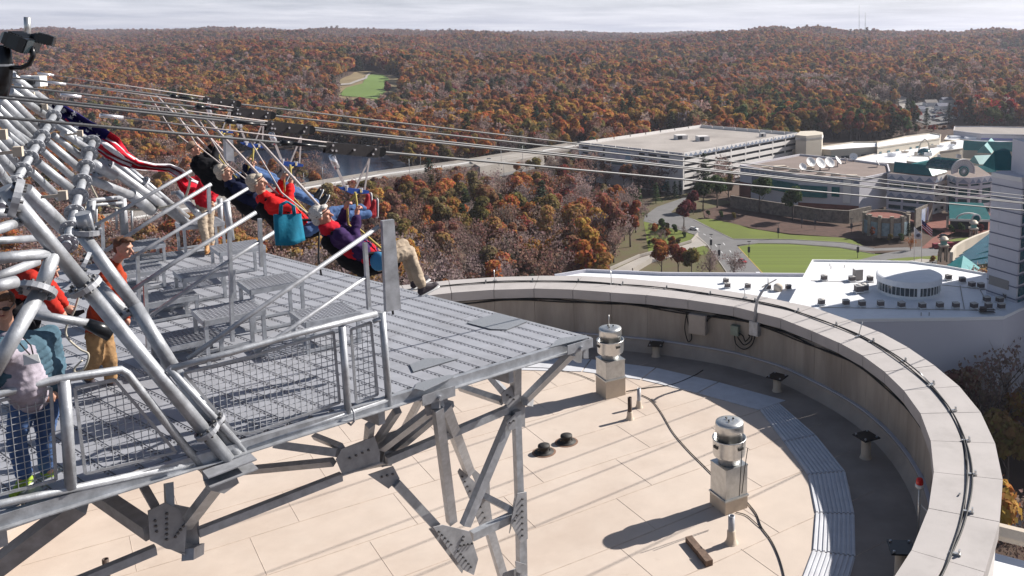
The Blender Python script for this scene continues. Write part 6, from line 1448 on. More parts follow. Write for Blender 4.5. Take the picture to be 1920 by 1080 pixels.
# condenser units
ac = thing('condenser_unit', None, None, (0, 0, 0)); build(MB().box((0, 0, .35), (2.0, 1.9, .18)).box((-.8, -.7, .15), (.15, .15, .3)).box((.8, -.7, .15), (.15, .15, .3)).box((.8, .7, .15), (.15, .15, .3)).box((-.8, .7, .15), (.15, .15, .3)), 'stand', M['whitep'], ac)
acd = mat('brown_grey_coil', (.10, .085, .085), .8); acl = mat('pale_casing', (.46, .44, .42), .6)
build(MB().box((0, 0, 1.0), (1.55, 1.5, 1.15)), 'coil_body', acd, ac); build(MB().box((0, 0, 1.6), (1.7, 1.65, .14)).lathe([(.6, .66), (.6, .75), (.0, .76)], (0, 0, 1.0), 14), 'fan_top', acl, ac)
units = [(1545, 526, 'unit alone at the far left of the white roof'), (1597, 528, 'unit beside the tall grey box, on its left'), (1631, 528, 'unit right of the tall grey box'), (1540, 572, 'unit nearest the left edge in the front row'), (1586, 573, 'second unit from the left in the front row'), (1616, 575, 'third unit from the left in the front row'),
 (1651, 575, 'front row unit under the left side of the rotunda'), (1690, 577, 'front row unit below the rotunda, left'), (1729, 579, 'front row unit below the rotunda, right'), (1762, 578, 'front row unit just right of the rotunda'), (1792, 578, 'front row unit by the small shadowed bay'), (1826, 579, 'front row unit left of the crowded corner'),
 (1853, 579, 'unit in the crowded corner, front left'), (1877, 580, 'unit in the crowded corner, front right'), (1778, 525, 'back unit right of the rotunda, first'), (1804, 530, 'back unit right of the rotunda, second'), (1822, 539, 'back unit right of the rotunda, third'), (1839, 541, 'back unit right of the rotunda, fourth'),
 (1866, 545, 'back unit below the tower, first'), (1889, 549, 'back unit below the tower, second'), (1905, 550, 'back unit below the tower, third'), (1886, 561, 'lone unit between the back and front rows at the right'), (1850, 567, 'unit behind the crowded corner, left'), (1874, 568, 'unit behind the crowded corner, right'), (1610, 549, 'large dark unit left of the rotunda, rear'), (1619, 547, 'large dark unit left of the rotunda, front')]
for i, (px, py, lb) in enumerate(units):
    c = ac if i == 0 else copy_tree(ac); c.location = P(px, py, CZ); c.rotation_euler.z = .1 + .3 * rng.random(); s = 1.0 if i < 24 else 1.35; c.scale = (s,) * 3; tag(c, lb, 'condenser', 'condensers on the white roof')
pv = thing('plant_box', 'tall grey plain box standing on the left of the white roof', 'plant room', tuple(P(1608, 525, CZ))); q = P(1608, 524, CZ); build(MB().box((q.x, q.y, CZ + 1.6), (2.4, 2.2, 3.2), .2), 'casing', M['gravel'], pv); build(MB().box((q.x, q.y, CZ + 3.24), (2.5, 2.3, .08), .2), 'lid', M['whitep'], pv)
rf = MB()
for a, b in (((1520, 527), (1640, 531)), ((1536, 577), (1850, 583)), ((1765, 535), (1900, 549)), ((1800, 536), (1808, 580)), ((1838, 545), (1852, 570)), ((1660, 514), (1692, 528)), ((1670, 521), (1704, 517))):
    rf.beam(P(*a, CZ) + Zv * .15, P(*b, CZ) + Zv * .15, .16, .12)
for px, py in ((1556, 499), (1558, 504), (1583, 502), (1745, 512), (1727, 592), (1742, 592)): p = P(px, py, CZ); rf.tube([p, p + Zv * .9], .12, 6)
build(rf, 'roof_piping', M['gravel'], None, 'grey pipe runs and small vents crossing the white roof', 'pipework')
rk = thing('equipment_rack', 'dark equipment rack at the front right corner of the white roof', 'equipment rack', tuple(P(1850, 588, CZ))); q = P(1850, 588, CZ)
build(MB().box((q.x, q.y, CZ + .5), (4, 1.2, .12)).box((q.x, q.y, CZ + 1.1), (4, 1.2, .12)), 'rack', M['blackp'], rk); build(MB().box((q.x - .8, q.y + .5, CZ + 1.), (1.6, .9, 1.4)), 'cabinet', acd, rk)
# lower white roof on the left, between lawn and parapet
lw = thing('annex_roof', 'lower white flat roof showing between the lawn and the parapet', 'building', tuple(P(1300, 540, -80)))
q = [P(x, y, -80) for x, y in ((1040, 520), (1100, 510), (1178, 513), (1240, 516), (1520, 518), (1520, 600), (1400, 640), (1040, 640))]; pl = [(p.x, p.y) for p in q]; FOOT.append(pl)
build(MB().prism(pl, -100, -80.2, top=False), 'wall', M['metalw'], lw); build(MB().prism(pl, -80.19, -80), 'roof', M['white'], lw)
m = MB()
for i in range(5): m.beam(q[i] + Zv * .5, q[(i + 1) % 8] + Zv * .5, .7, 1.)
build(m, 'roof_edge', M['metalw'], lw)
for i, (px, py, lb) in enumerate(((1361, 531, 'small unit on the annex roof, leftmost'), (1364, 540, 'small unit on the annex roof by the lightning rod'), (1402, 541, 'small unit on the annex roof, middle'), (1440, 543, 'small unit on the annex roof behind the mast'), (1478, 543, 'small unit on the annex roof near the white tank'), (1500, 548, 'small unit on the annex roof at the hall wall, upper'), (1504, 555, 'small unit on the annex roof at the hall wall, lower'))):
    c = copy_tree(ac); c.location = P(px, py, -80); tag(c, lb, 'condenser', 'condensers on the annex roof')
tk = P(1459, 545, -80); build(MB().lathe([(0, 0), (1.3, 0), (1.45, .5), (1.45, 1.6), (1.1, 2.1), (0, 2.3)], tk, 16), 'water_tank', M['cream'], None, 'cream round tank on the annex roof', 'tank')
# teal glass roofs and curved parapet left of the tower
tg = thing('lobby_roof', 'sloping teal glass lobby roof with pale pyramid beside the tower', 'building', tuple(P(1810, 520, -80)))
a, b_, c, d_ = P(1768, 504, -84), P(1812, 470, -84), P(1870, 452, -84), P(1870, 512, -84)
build(MB().add([a, b_, c + Zv * 6, d_ + Zv * 4], [(0, 1, 2, 3)]).add([a, d_ + Zv * 4, d_, a - Zv * .1], [(0, 1, 2, 3)]), 'glass_slope', M['tealg'], tg, fix=True)
for k in range(1, 6): t = k / 6; build(MB().beam(a.lerp(b_, t) + Zv * .3, (d_ + Zv * 4).lerp(c + Zv * 6, t) + Zv * .3, .15, .25), 'glazing_bar', M['teal'], tg)
py0, py1, py2, apx = P(1766, 503, -82), P(1800, 516, -80), P(1843, 506, -82), P(1806, 479, -80)
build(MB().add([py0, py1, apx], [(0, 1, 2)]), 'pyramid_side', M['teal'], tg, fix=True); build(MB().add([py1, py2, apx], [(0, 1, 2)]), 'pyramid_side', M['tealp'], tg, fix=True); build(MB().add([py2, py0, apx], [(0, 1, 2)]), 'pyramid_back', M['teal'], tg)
m = MB(); cv = [P(x, y, -86) for x, y in ((1783, 492), (1790, 480), (1806, 470), (1830, 459), (1858, 449))]
for i in range(4): m.beam(cv[i], cv[i + 1], 1.2, 8)
build(m, 'curved_parapet', M['sand'], tg); FOOT.append([(p.x, p.y) for p in (a, b_, c, d_)])
# round pavilion with panels
pc = P(1670, 446, -100) + Vector((0, 10, 0)); pr_ = 42 * pc.y / FPX
pav = thing('round_pavilion', 'round stone pavilion wall with green relief panels between pillars', 'pavilion', tuple(pc)); ph = 10.
FOOT.append([(pc.x + pr_ * math.cos(a), pc.y + pr_ * math.sin(a)) for a in np.linspace(0, 6.28, 12)])
build(MB().lathe([(pr_, 0), (pr_, ph), (pr_ - .8, ph), (pr_ - .8, ph - 1.4), (0, ph - 1.4)], pc, 40, sm=False), 'wall', M['stone'], pav); build(MB().disc(pc + Zv * (ph - 1.2), pr_ - 1, .3, n=32), 'terrace', M['brick'], pav)
for k in range(7):
    a = math.pi + (k) * math.pi / 6; p = pc + Vector((math.cos(a) * pr_, math.sin(a) * pr_, 0)); build(MB().box((p.x, p.y, p.z + ph / 2 + .2), (1.5, 1.5, ph + .6), a).box((p.x, p.y, p.z + ph + .7), (1.8, 1.8, .5), a), 'pillar', M['pillar'], pav)
    if k < 6:
        a2 = a + math.pi / 12; w_ = .17; build(MB().slab([pc + Vector((math.cos(a2 + s * w_) * (pr_ + .15), math.sin(a2 + s * w_) * (pr_ + .15), z)) for s, z in ((-1, 1), (1, 1), (1, ph - 2.5), (-1, ph - 2.5))], (math.cos(a2), math.sin(a2), 0), .3), 'relief_panel', mat('grey_green_relief', (.2, .28, .32), .7, 0, .3, .6), pav)
cano = thing('entrance_canopy', 'green roofed entrance canopy with pale scrollwork gable', 'canopy', tuple(P(1815, 430, -100)))
c0 = P(1780, 410, -94); c1_ = P(1860, 412, -94); build(MB().add([c0, c1_, c1_ + Vector((0, 14, 6)), c0 + Vector((4, 14, 6))], [(0, 1, 2, 3)]), 'roof_slope', M['teal'], cano, fix=True)
build(MB().beam(c0 - Zv * .6, c1_ - Zv * .6, .6, 1.1).tube([P(1793, 410, -94) + Zv * 3 * math.sin(t) + Vector((6 * (1 - math.cos(t)), -.6, 0)) for t in np.linspace(0, math.pi, 9)], .45, 6), 'scrollwork', M['gwall'], cano)
build(MB().lathe([(0, 0), (2.4, 0), (2.4, .5), (0, .5)], P(1829, 412, -94) + Vector((0, -.8, .8)), 20, 0, (0, -1, 0)), 'medallion', M['gwall'], cano); build(MB().lathe([(0, 0), (1.7, 0), (1.7, .5), (0, .5)], P(1829, 412, -94) + Vector((0, -1.1, .8)), 20, 0, (0, -1, 0)), 'medallion_disc', M['teal'], cano)
for px in (1783, 1810, 1835, 1855): p = P(px, 432, -100); build(MB().beam(p + Vector((0, 6, 0)), p + Vector((0, 6, 6)), 1., 1.), 'column', M['sand'], cano)
panel(cano, c0, c1_, .05, .95, -100, -95, M['dark'], 'dark_doorway', -3.)
mw = thing('mural_wall', 'stone wall with pale mural panels between the pavilion and the canopy', 'wall', tuple(P(1750, 430, -100)))
a, b_ = P(1715, 428, -100), P(1768, 428, -100); build(MB().beam(a + Zv * 5, b_ + Vector((0, 20, 5)), .8, 10), 'wall_run', M['stone'], mw)
for s in (.35, .65): p = a.lerp(b_ + Vector((0, 20, 0)), s); build(MB().beam(p + Vector((0, -.6, 5)), p.lerp(b_ + Vector((0, 20, 0)), .35) + Vector((0, -.6, 5)), .2, 7), 'mural_panel', mat('pale_mural', (.55, .56, .62), .8, 0, .3, .3, c2=(.2, .3, .5)), mw)
sw = thing('retaining_wall', 'dark curved stone retaining wall below the casino entrance', 'wall', tuple(P(1560, 415, -100))); m = MB()
wp = [P(x, y, -98) for x, y in ((1370, 384), (1420, 392), (1500, 405), (1540, 411), (1590, 414), (1632, 405))]
for i in range(5): m.beam(wp[i] + Zv * 2, wp[i + 1] + Zv * 2, 1.2, 7)
build(m, 'wall_run', M['stone'], sw)
for k, (px, py) in enumerate(((1768, 490), (1824, 456))):
    t = thing('gate_lantern', ('pale stone gate lantern beside the white roof', 'pale stone gate lantern by the red flower bed')[k], 'lantern', tuple(P(px, py, -100))); p = P(px, py, -100)
    for sx_ in (-1, 1):
        for sy_ in (-1, 1): build(MB().beam(p + Vector((sx_ * 1.4, sy_ * 1.4, 0)), p + Vector((sx_ * 1.2, sy_ * 1.2, 7)), .7, .7), 'leg', M['stone'], t)
    build(MB().box(p + Zv * 7.3, (3.8, 3.8, .8)).box(p + Zv * 9.8, (3.4, 3.4, .5)), 'capstone', M['sand'], t); build(MB().box(p + Zv * 8.6, (2.2, 2.2, 2.)), 'lantern_glass', M['tealp'], t); build(MB().lathe([(2.2, 0), (1.2, 1.2), (0, 1.5)], p + Zv * 10, 4), 'lantern_roof', M['sand'], t)
hd = MB()
for a, b in (((1750, 461), (1800, 457)), ((1800, 457), (1857, 449))): hd.beam(P(*a, -99), P(*b, -99), 2.2, 2.2)
build(hd, 'flower_hedge', M['redbed'], None, 'long red flowering hedge beside the forecourt', 'hedge')
gd = random.Random(5)     # ducts and plant on the white link roofs
for i in range(16):
    px, py = gd.uniform(1640, 1800), gd.uniform(270, 300); p = P(px, py, -89.6)
    if not any(True for _ in [0]) : continue
    w_, h_ = gd.uniform(2, 6), gd.uniform(1, 2.4); u_ = thing('rooftop_unit', ('pale', 'grey', 'white', 'cream')[i % 4] + ' plant unit on the white link roofs', 'roof unit', tuple(p), ('pale', 'grey', 'white', 'cream')[i % 4] + ' plant on the link roofs')
    build(MB().box((p.x, p.y, p.z + h_ / 2), (w_, 2.6, h_), gd.uniform(-.3, .3)), 'casing', (M['whitep'], M['gravel'], M['white'], M['cream'])[i % 4], u_); build(MB().disc(p + Zv * (h_ + .1), .8, .25, n=10), 'fan_grille', M['gusset'], u_)
# far low buildings at the right
fb1 = thing('far_building', 'long pale low building with blue stripe behind the green roofs', 'building', tuple(P(1850, 262, -96)))
block(fb1, [(1788, 246), (1840, 252), (1930, 254), (1930, 240), (1846, 238), (1790, 238)], -88, -100, M['lilac'], M['gravel'], lip=.8)
qq = [P(x, y, -88) for x, y in ((1840, 252), (1930, 254))]; panel(fb1, qq[0], qq[1], 0, 1, -92.5, -91, mat('blue_band', (.25, .26, .5), .7), 'blue_band', .3, .3)
fb2 = thing('far_building', 'white flat-roofed sheds between the far pale building and green roofs', 'building', tuple(P(1800, 262, -96)))
block(fb2, [(1770, 262), (1850, 267), (1925, 266), (1925, 258), (1850, 256), (1776, 254)], -93, -100, M['sand'], M['white'], lip=.4)
for k, (px, py, w, lb) in enumerate(((1790, 259, 9, 'left'), (1822, 261, 12, 'middle'), (1868, 262, 10, 'right'))): 
    p = P(px, py, -93); build(MB().box((p.x, p.y, -92), (w, 5, 2), .1), 'rooftop_unit', M['white'], None, lb + ' of three white plant boxes on the far sheds', 'roof unit', 'plant boxes on the far sheds')
# foot of the tower, lower right
lr = thing('podium_roof', 'white podium roof with cream parapets at the lower right', 'building', tuple(P(1900, 1040, -60)))
q = [P(x, y, -60) for x, y in ((1840, 1030), (1960, 1062), (1960, 1300), (1840, 1300))]; build(MB().prism([(p.x, p.y) for p in q], -100, -60), 'roof', M['white'], lr)
for dy, zz_ in ((0, .6), (1.6, 2.0)): build(MB().beam(P(1840, 1002, -60) + Vector((0, -dy, zz_)), P(1960, 1032, -60) + Vector((0, -dy, zz_)), .8, 1.2), 'parapet', M['cream'], lr)
# ------------------------------------------------------------------ flagpoles, lamp posts, cars
for k, (px, ptop, lb, mm) in enumerate(((1714, 425, 'flagpole with white flag before the pavilion', 0), (1728, 412, 'flagpole with red and white striped flag', 1))):
    p = P(px, 500, -100); d = p.y; top = Dp(px, ptop, d); t = thing('flagpole', lb, 'flagpole', tuple(p)); build(MB().tube([p, top], [.15, .07], 6), 'pole', M['whitep'], t)
    if k == 0: build(MB().slab([top, top + Vector((3.4, 0, -3.5)), top + Vector((3.6, .2, -5.6)), top + Vector((.1, 0, -5.2))], (0, 1, .2), .06), 'flag_cloth', fw_, t); build(MB().lathe([(0, 0), (.9, 0), (.9, .1), (0, .1)], top + Vector((1.8, -.4, -3.7)), 12, 0, (0, -1, -.2)), 'emblem', M['band'], t)
    else:
        tp2 = top + Vector((.2, 0, -3))
        for r_ in range(7): a0, a1 = r_ / 7, (r_ + 1) / 7; build(MB().slab([tp2 + Vector((x, .1 * math.sin(x), -1.1 * x * .8 + 3 - 3.6 * a)) for x, a in ((0, a0), (4.6, a0), (4.6, a1), (0, a1))], (0, 1, 0), .05), 'stripe', fr_ if r_ % 2 == 0 else fw_, t)
        build(MB().slab([tp2 + Vector((x, -.1, -.88 * x + 3 - 3.6 * a)) for x, a in ((0, 0), (1.9, 0), (1.9, .5), (0, .5))], (0, 1, 0), .06), 'canton', fb_, t)
bl = thing('banner_lamp', None, None, (0, 0, 0)); build(MB().tube([(0, 0, 0), (0, 0, 7.5)], [.14, .09], 6), 'pole', M['blackp'], bl); build(MB().box((0, 0, 7.7), (1.5, .5, .25)), 'lamp_head', M['blackp'], bl); build(MB().box((.0, 0, 3.9), (1.1, .15, 2.6)), 'banner', mat('dark_banner', (.05, .05, .07), .8), bl)
for i, (px, py, lb) in enumerate(((1333, 470, 'banner lamp post beside the ramp end'), (1404, 484, 'banner lamp post on the left of the lawn'), (1608, 484, 'banner lamp post behind the middle of the lawn'), (1459, 447, 'slim lamp post on the grass bank'), (1348, 490, 'lamp post on the driveway island'), (1503, 428, 'lamp post on the mulched slope, left'), (1528, 430, 'lamp post on the mulched slope, right'), (1596, 438, 'lamp post left of the pavilion'))):
    c = bl if i == 0 else copy_tree(bl); c.location = P(px, py, -100); tag(c, lb, 'lamp post', 'dark lamp posts in the grounds')
def car_tree(paint, label=None, cat=None):
    t = thing('parked_car', label, cat, (0, 0, 0)); L, Wc = 4.6, 1.8
    pr = [(-2.3, .35), (-2.3, .8), (-2.15, .95), (-1.3, 1.0), (1.35, .98), (2.15, .8), (2.3, .6), (2.3, .35)]
    m = MB(); n = len(pr); m.add([(x, -Wc / 2, z) for x, z in pr] + [(x, Wc / 2, z) for x, z in pr], [list(range(n - 1, -1, -1)), list(range(n, 2 * n))] + [(i, (i + 1) % n, n + (i + 1) % n, n + i) for i in range(n)]); build(m, 'body', paint, t, fix=True)
    ca_ = [(-1.9, 1.0), (-1.35, 1.42), (.35, 1.45), (1.15, .99)]; m = MB(); w2_ = .72; m.add([(x, -w2_ if z > 1.2 else -.84, z) for x, z in ca_] + [(x, w2_ if z > 1.2 else .84, z) for x, z in ca_], [(3, 2, 1, 0), (4, 5, 6, 7)] + [(i, (i + 1) % 4, 4 + (i + 1) % 4, 4 + i) for i in range(4)]); build(m, 'window_glass', M['glass'], t, fix=True)
    build(MB().box((-.5, 0, 1.46), (1.65, 1.36, .05)), 'car_roof', paint, t)
    for x in (-1.4, 1.4):
        for y in (-.86, .86): build(MB().disc((x, y, .33), .33, .2, (0, 1, 0), 14), 'wheel', M['black'], t)
    for y in (-.6, .6): build(MB().box((2.28, y, .68), (.08, .35, .14)), 'headlight', M['whitep'], t); build(MB().box((-2.29, y, .78), (.06, .3, .14)), 'tail_light', M['redg'], t)
    return t
paints = [mat('car_paint_' + n, c, .28, 0, .02, 3, spec=.8) for n, c in (('white', (.8, .8, .8)), ('silver', (.4, .41, .43)), ('black', (.02, .02, .025)), ('red', (.35, .02, .02)), ('blue', (.03, .06, .2)))]
protos = [car_tree(p) for p in paints]
cars = [(1301, 431, 0, -.5, 'white car driving down by the dark red tree'), (1392, 492, 3, -1.0, 'dark red car on the driveway beside the lawn'), (1770, 444, 2, .3, 'black car on the brick forecourt'), (1588, 386, 3, .1, 'crimson car parked under the casino entrance'), (1423, 517, 0, 0.1, 'white car half hidden behind the annex roof'), (1510, 378, 0, .1, 'white car at the left of the casino entrance'), (1884, 940, 3, .4, 'red car in the service yard beside the tower'), (1640, 172, 1, .8, 'silver car on the far highway, first'), (1655, 173, 2, .8, 'dark car on the far highway, second'), (1688, 186, 0, 1.2, 'white car on the far highway, third'), (918, 300, 1, .3, 'silver car on the overpass')]
for px, py, c, rz, lb in cars:
    loc = P(px, py, -99.9) if not (px in (1640, 1655, 1688, 918)) else ((TR(px, py) + Zv * .8) if px != 918 else P(px, py, HWZ + .02))
    if px in (1588, 1510): loc = P(px, py, -100) + Vector((0, -16, 0)); 
    k = copy_tree(protos[c], loc, rz); tag(k, lb, 'car')
pk = 0
for i in range(70):
    px, py = 1712 + 82 * rng.random(), 196 + 34 * rng.random(); c = int(rng.choice([0, 0, 0, 1, 1, 2, 3, 4])); k = copy_tree(protos[c], TR(px, py) + Zv * .6, float(rng.choice([.3, 1.87])) + .05 * rng.normal(), scale=1.25)
    tag(k, ('white', 'silver', 'black', 'red', 'blue')[c] + ' car in the distant car park among the trees', 'car', ('white', 'silver', 'black', 'red', 'blue')[c] + ' cars in the distant car park'); pk += 1
for p in protos: gone(p)
# radio masts on the right skyline, small houses far away
for k, (px, ytop, ybase, d, lb) in enumerate(((1622.5, 24, 60, 3300, 'darker lattice radio mast on the far right skyline'), (1611, 10, 60, 3300, 'paler taller radio mast on the far right skyline'))):
    b0, t0 = Dp(px, ybase, d), Dp(px, ytop, d); t = thing('radio_mast', lb, 'radio mast', tuple(b0)); w = 1.3 - .5 * k
    for sx_, sy_ in ((-1, -1), (1, -1), (0, 1)): build(MB().tube([b0 + Vector((sx_ * w, sy_ * w, -15)), t0 + Vector((sx_ * w, sy_ * w, 0))], .3, 4), 'leg', M['gusset'] if k == 0 else M['galv'], t)
    m = MB(); n = 14
    for i in range(n): a = b0.lerp(t0, i / n); b = b0.lerp(t0, (i + 1) / n); m.beam(a + Vector((-w, -w, 0)), b + Vector((w, -w, 0)), .2, .2)
    build(m, 'lattice', M['gusset'] if k == 0 else M['galv'], t)
hs = [(1722, 213, 'pale house roof among red trees'), (1745, 200, 'white house beside the distant car park'), (1768, 207, 'house with a dark roof by the distant car park'), (1856, 206, 'white barn roof on the right'), (1400, 213, 'small hut in the woods above the garage'), (1500, 190, 'grey house half hidden in the woods'), (1776, 195, 'low house at the edge of the far pines')]
for i, (px, py, lb) in enumerate(hs):
    p = TR(px, py); t = thing('house', lb, 'house', tuple(p)); r_ = .3 + i; A = p + Vector((-8, 0, 5)); B = p + Vector((8, 3, 5)); gable(t, A, B, 5, 3.5, (M['gravel'] if i % 2 else M['band']), 'roof', M['whitep'], p.z - 1)
# ================================================================== trees
def leaf_mat():
    m = bpy.data.materials.new('autumn_leaves'); m.use_nodes = True; t = m.node_tree; b = t.nodes['Principled BSDF']; b.inputs['Roughness'].default_value = .85; b.inputs['Specular IOR Level'].default_value = .15
    at = N(t, 'ShaderNodeAttribute', attribute_type='INSTANCER', attribute_name='tint')
    g = N(t, 'ShaderNodeNewGeometry'); no = N(t, 'ShaderNodeTexNoise', i_Scale=.45, i_Detail=4.0); t.links.new(g.outputs['Position'], no.inputs['Vector'])
    hsv = N(t, 'ShaderNodeHueSaturation'); t.links.new(at.outputs['Color'], hsv.inputs['Color'])
    r = N(t, 'ShaderNodeMapRange'); r.inputs[1].default_value = .3; r.inputs[2].default_value = .7; r.inputs[3].default_value = .76; r.inputs[4].default_value = 1.28; t.links.new(no.outputs['Fac'], r.inputs[0]); t.links.new(r.outputs[0], hsv.inputs['Value'])
    r2 = N(t, 'ShaderNodeMapRange'); r2.inputs[3].default_value = .465; r2.inputs[4].default_value = .535; t.links.new(g.outputs['Random Per Island'], r2.inputs[0]); t.links.new(r2.outputs[0], hsv.inputs['Hue'])
    t.links.new(hsv.outputs[0], b.inputs['Base Color'])
    tl = N(t, 'ShaderNodeBsdfTranslucent'); t.links.new(hsv.outputs[0], tl.inputs['Color']); mxs = N(t, 'ShaderNodeMixShader'); mxs.inputs[0].default_value = .42
    t.links.new(b.outputs[0], mxs.inputs[1]); t.links.new(tl.outputs[0], mxs.inputs[2]); t.links.new(mxs.outputs[0], t.nodes['Material Output'].inputs['Surface']); return m
LEAF = leaf_mat(); BARK = mat('grey_bark', (.12, .095, .08), .95, 0, .3, .8)
TWIG = LEAF
def leaf_tris(pts, nrm, size, r, quad=True):
    """small tilted leaf clumps at pts"""
    n = len(pts); a = r.normal(size=(n, 3)); a -= nrm * (a * nrm).sum(1, keepdims=True) * .8; a /= np.linalg.norm(a, axis=1, keepdims=True) + 1e-9
    nn = nrm + r.normal(size=(n, 3)) * .38; b = np.cross(nn, a); b /= np.linalg.norm(b, axis=1, keepdims=True) + 1e-9
    s = size * (.6 + .8 * r.random((n, 1))); s2 = s * (.55 + .5 * r.random((n, 1)))
    v = np.stack([pts - a * s, pts + b * s2, pts + a * s * .9, pts - b * s2 * .8], 1).reshape(-1, 3)
    return v, np.arange(4 * n).reshape(-1, 4)
def crown_mesh(name, seed, kind, leafn, size, core=True):
    r = np.random.default_rng(seed); V_, F_ = [], []; off = 0
    def put(v, f):
        nonlocal off
        V_.append(v); F_.extend((f + off).tolist()); off += len(v)
    def sph(n): x = r.normal(size=(n, 3)); return x / np.linalg.norm(x, axis=1, keepdims=True)
    if kind == 'pine':          # layered whorls of drooping boughs
        for k in range(11):
            z = 3 + 13 * k / 10; rad_ = 4.2 * (1 - k / 11.5) ** .8 + .4; nb = 9 if k < 8 else 6
            for j in range(nb):
                a = 2 * math.pi * (j + r.random() * .7) / nb; L = rad_ * (.7 + .45 * r.random()); m_ = max(3, int(leafn / 90))
                t = r.random((m_, 1)); p = np.concatenate([np.cos(a) * L * t, np.sin(a) * L * t, z - .25 * L * t ** 2 + r.normal(size=(m_, 1)) * .22], 1) + r.normal(size=(m_, 3)) * .28
                put(*leaf_tris(p, np.tile([[.2 * math.cos(a), .2 * math.sin(a), 1.]], (m_, 1)), size, r))
    elif kind == 'bare':
        lo = [(r.normal(size=3) * np.array([2.4, 2.4, 2.4]) + np.array([0, 0, 8.5])) for _ in range(9)]
        for c in lo:
            m_ = leafn // 9; p = c + sph(m_) * (r.random((m_, 1)) ** .5) * 2.7; put(*leaf_tris(p, sph(m_) * np.array([1, 1, .3]), size, r))
    else:
        nl = 11 if kind == 'oak' else 8; lobes = []
        W_ = 4.6 if kind == 'oak' else 3.4; Hc = 8.2 if kind == 'oak' else 9.2; ht = 2.9 if kind == 'oak' else 4.2
        for k in range(nl):
            a = r.random() * 6.28; rr_ = W_ * .62 * math.sqrt(r.random()); z = Hc + ht * .55 * r.normal() * .8; lobes.append((np.array([math.cos(a) * rr_, math.sin(a) * rr_, z + ht * .45 * (1 - (rr_ / W_) ** 2)]), (1.5 + 1.2 * r.random()) * W_ / 4.6))
        for c, R_ in lobes:
            m_ = int(leafn / nl); d = sph(m_); d[:, 2] = np.where(d[:, 2] < -.35, -d[:, 2], d[:, 2]); p = c + d * R_ * (.72 + .36 * r.random((m_, 1))); put(*leaf_tris(p, d, size, r))
            if core:
                ic = bmesh.new(); bmesh.ops.create_icosphere(ic, subdivisions=1, radius=R_ * .72); vs_ = np.array([v.co[:] for v in ic.verts]); fs = np.array([[v.index for v in f.verts] for f in ic.faces]); ic.free()
                V_.append(vs_ * (1 + .18 * r.normal(size=(len(vs_), 1))) + c); F_.extend((fs + off).tolist()); off += len(vs_)
    me = bpy.data.meshes.new(name); me.from_pydata(np.concatenate(V_).tolist(), [], F_); me.materials.append(LEAF); return me
def trunk_mesh(name, seed, kind):
    r = random.Random(seed); m = MB(); H = 15 if kind == 'pine' else 9
    m.tube([(0, 0, -.6), (.1, 0, 2.5), (.15, .1, H * .6), (0, .1, H)], [.34, .27, .18, .07], 6)
    if kind != 'pine':
        for k in range(14 if kind == 'bare' else 6):
            a = r.random() * 6.28; z = 3.2 + 5 * r.random(); L = 2.2 + 2.6 * r.random(); q = Vector((math.cos(a) * L * .7, math.sin(a) * L * .7, z + L)); m.tube([(.1, .05, z), tuple(q * .55 + Vector((0, 0, z * .45))), tuple(q)], [.12, .08, .03], 4, cap=False)
            if kind == 'bare':
                for _ in range(5): e = q + Vector((r.uniform(-1.6, 1.6), r.uniform(-1.6, 1.6), r.uniform(.4, 2.2))); m.tube([tuple(q * .8 + Vector((0, 0, z * .2))), tuple(e)], [.045, .018], 3, cap=False)
    return m.mesh(name, BARK)
KINDS_ = ['oak', 'oak', 'oak', 'tall', 'tall', 'bare', 'bare', 'pine']
hi_c = [crown_mesh('crown', 20 + k, kd, 1500 if kd in ('oak', 'tall') else (1100 if kd == 'pine' else 1000), .48 if kd != 'bare' else .30) for k, kd in enumerate(KINDS_)]
hi_t = [trunk_mesh('trunk', 40 + k, kd) for k, kd in enumerate(KINDS_)]
def join(c, t):           # crown and trunk as one mesh with two materials, for the uncounted far wood
    me = bpy.data.meshes.new('tree'); b = bmesh.new(); b.from_mesh(c); n = len(b.faces)
    if t: b.from_mesh(t)
    b.faces.ensure_lookup_table()
    for f in b.faces[n:]: f.material_index = 1
    b.to_mesh(me); b.free(); me.materials.append(LEAF); me.materials.append(BARK); return me
lo_c = [crown_mesh('crown', 60 + k, kd, 420 if kd in ('oak', 'tall') else 380, .95 if kd != 'bare' else .62) for k, kd in enumerate(KINDS_)]
far_c = [crown_mesh('crown', 80 + k, kd, 130 if kd != 'pine' else 260, 1.7 if kd != 'bare' else 1.3) for k, kd in enumerate(KINDS_)]
protocol = bpy.data.collections.new('tree_kinds'); plist = []
for k in range(8): plist.append((f'tree_a{k}', join(hi_c[k], hi_t[k])))
for k in range(8): plist.append((f'tree_b{k}', join(lo_c[k], hi_t[k])))
for k in range(8): plist.append((f'tree_c{k}', join(far_c[k], None)))
for nm, me in plist: protocol.objects.link(bpy.data.objects.new(nm, me))
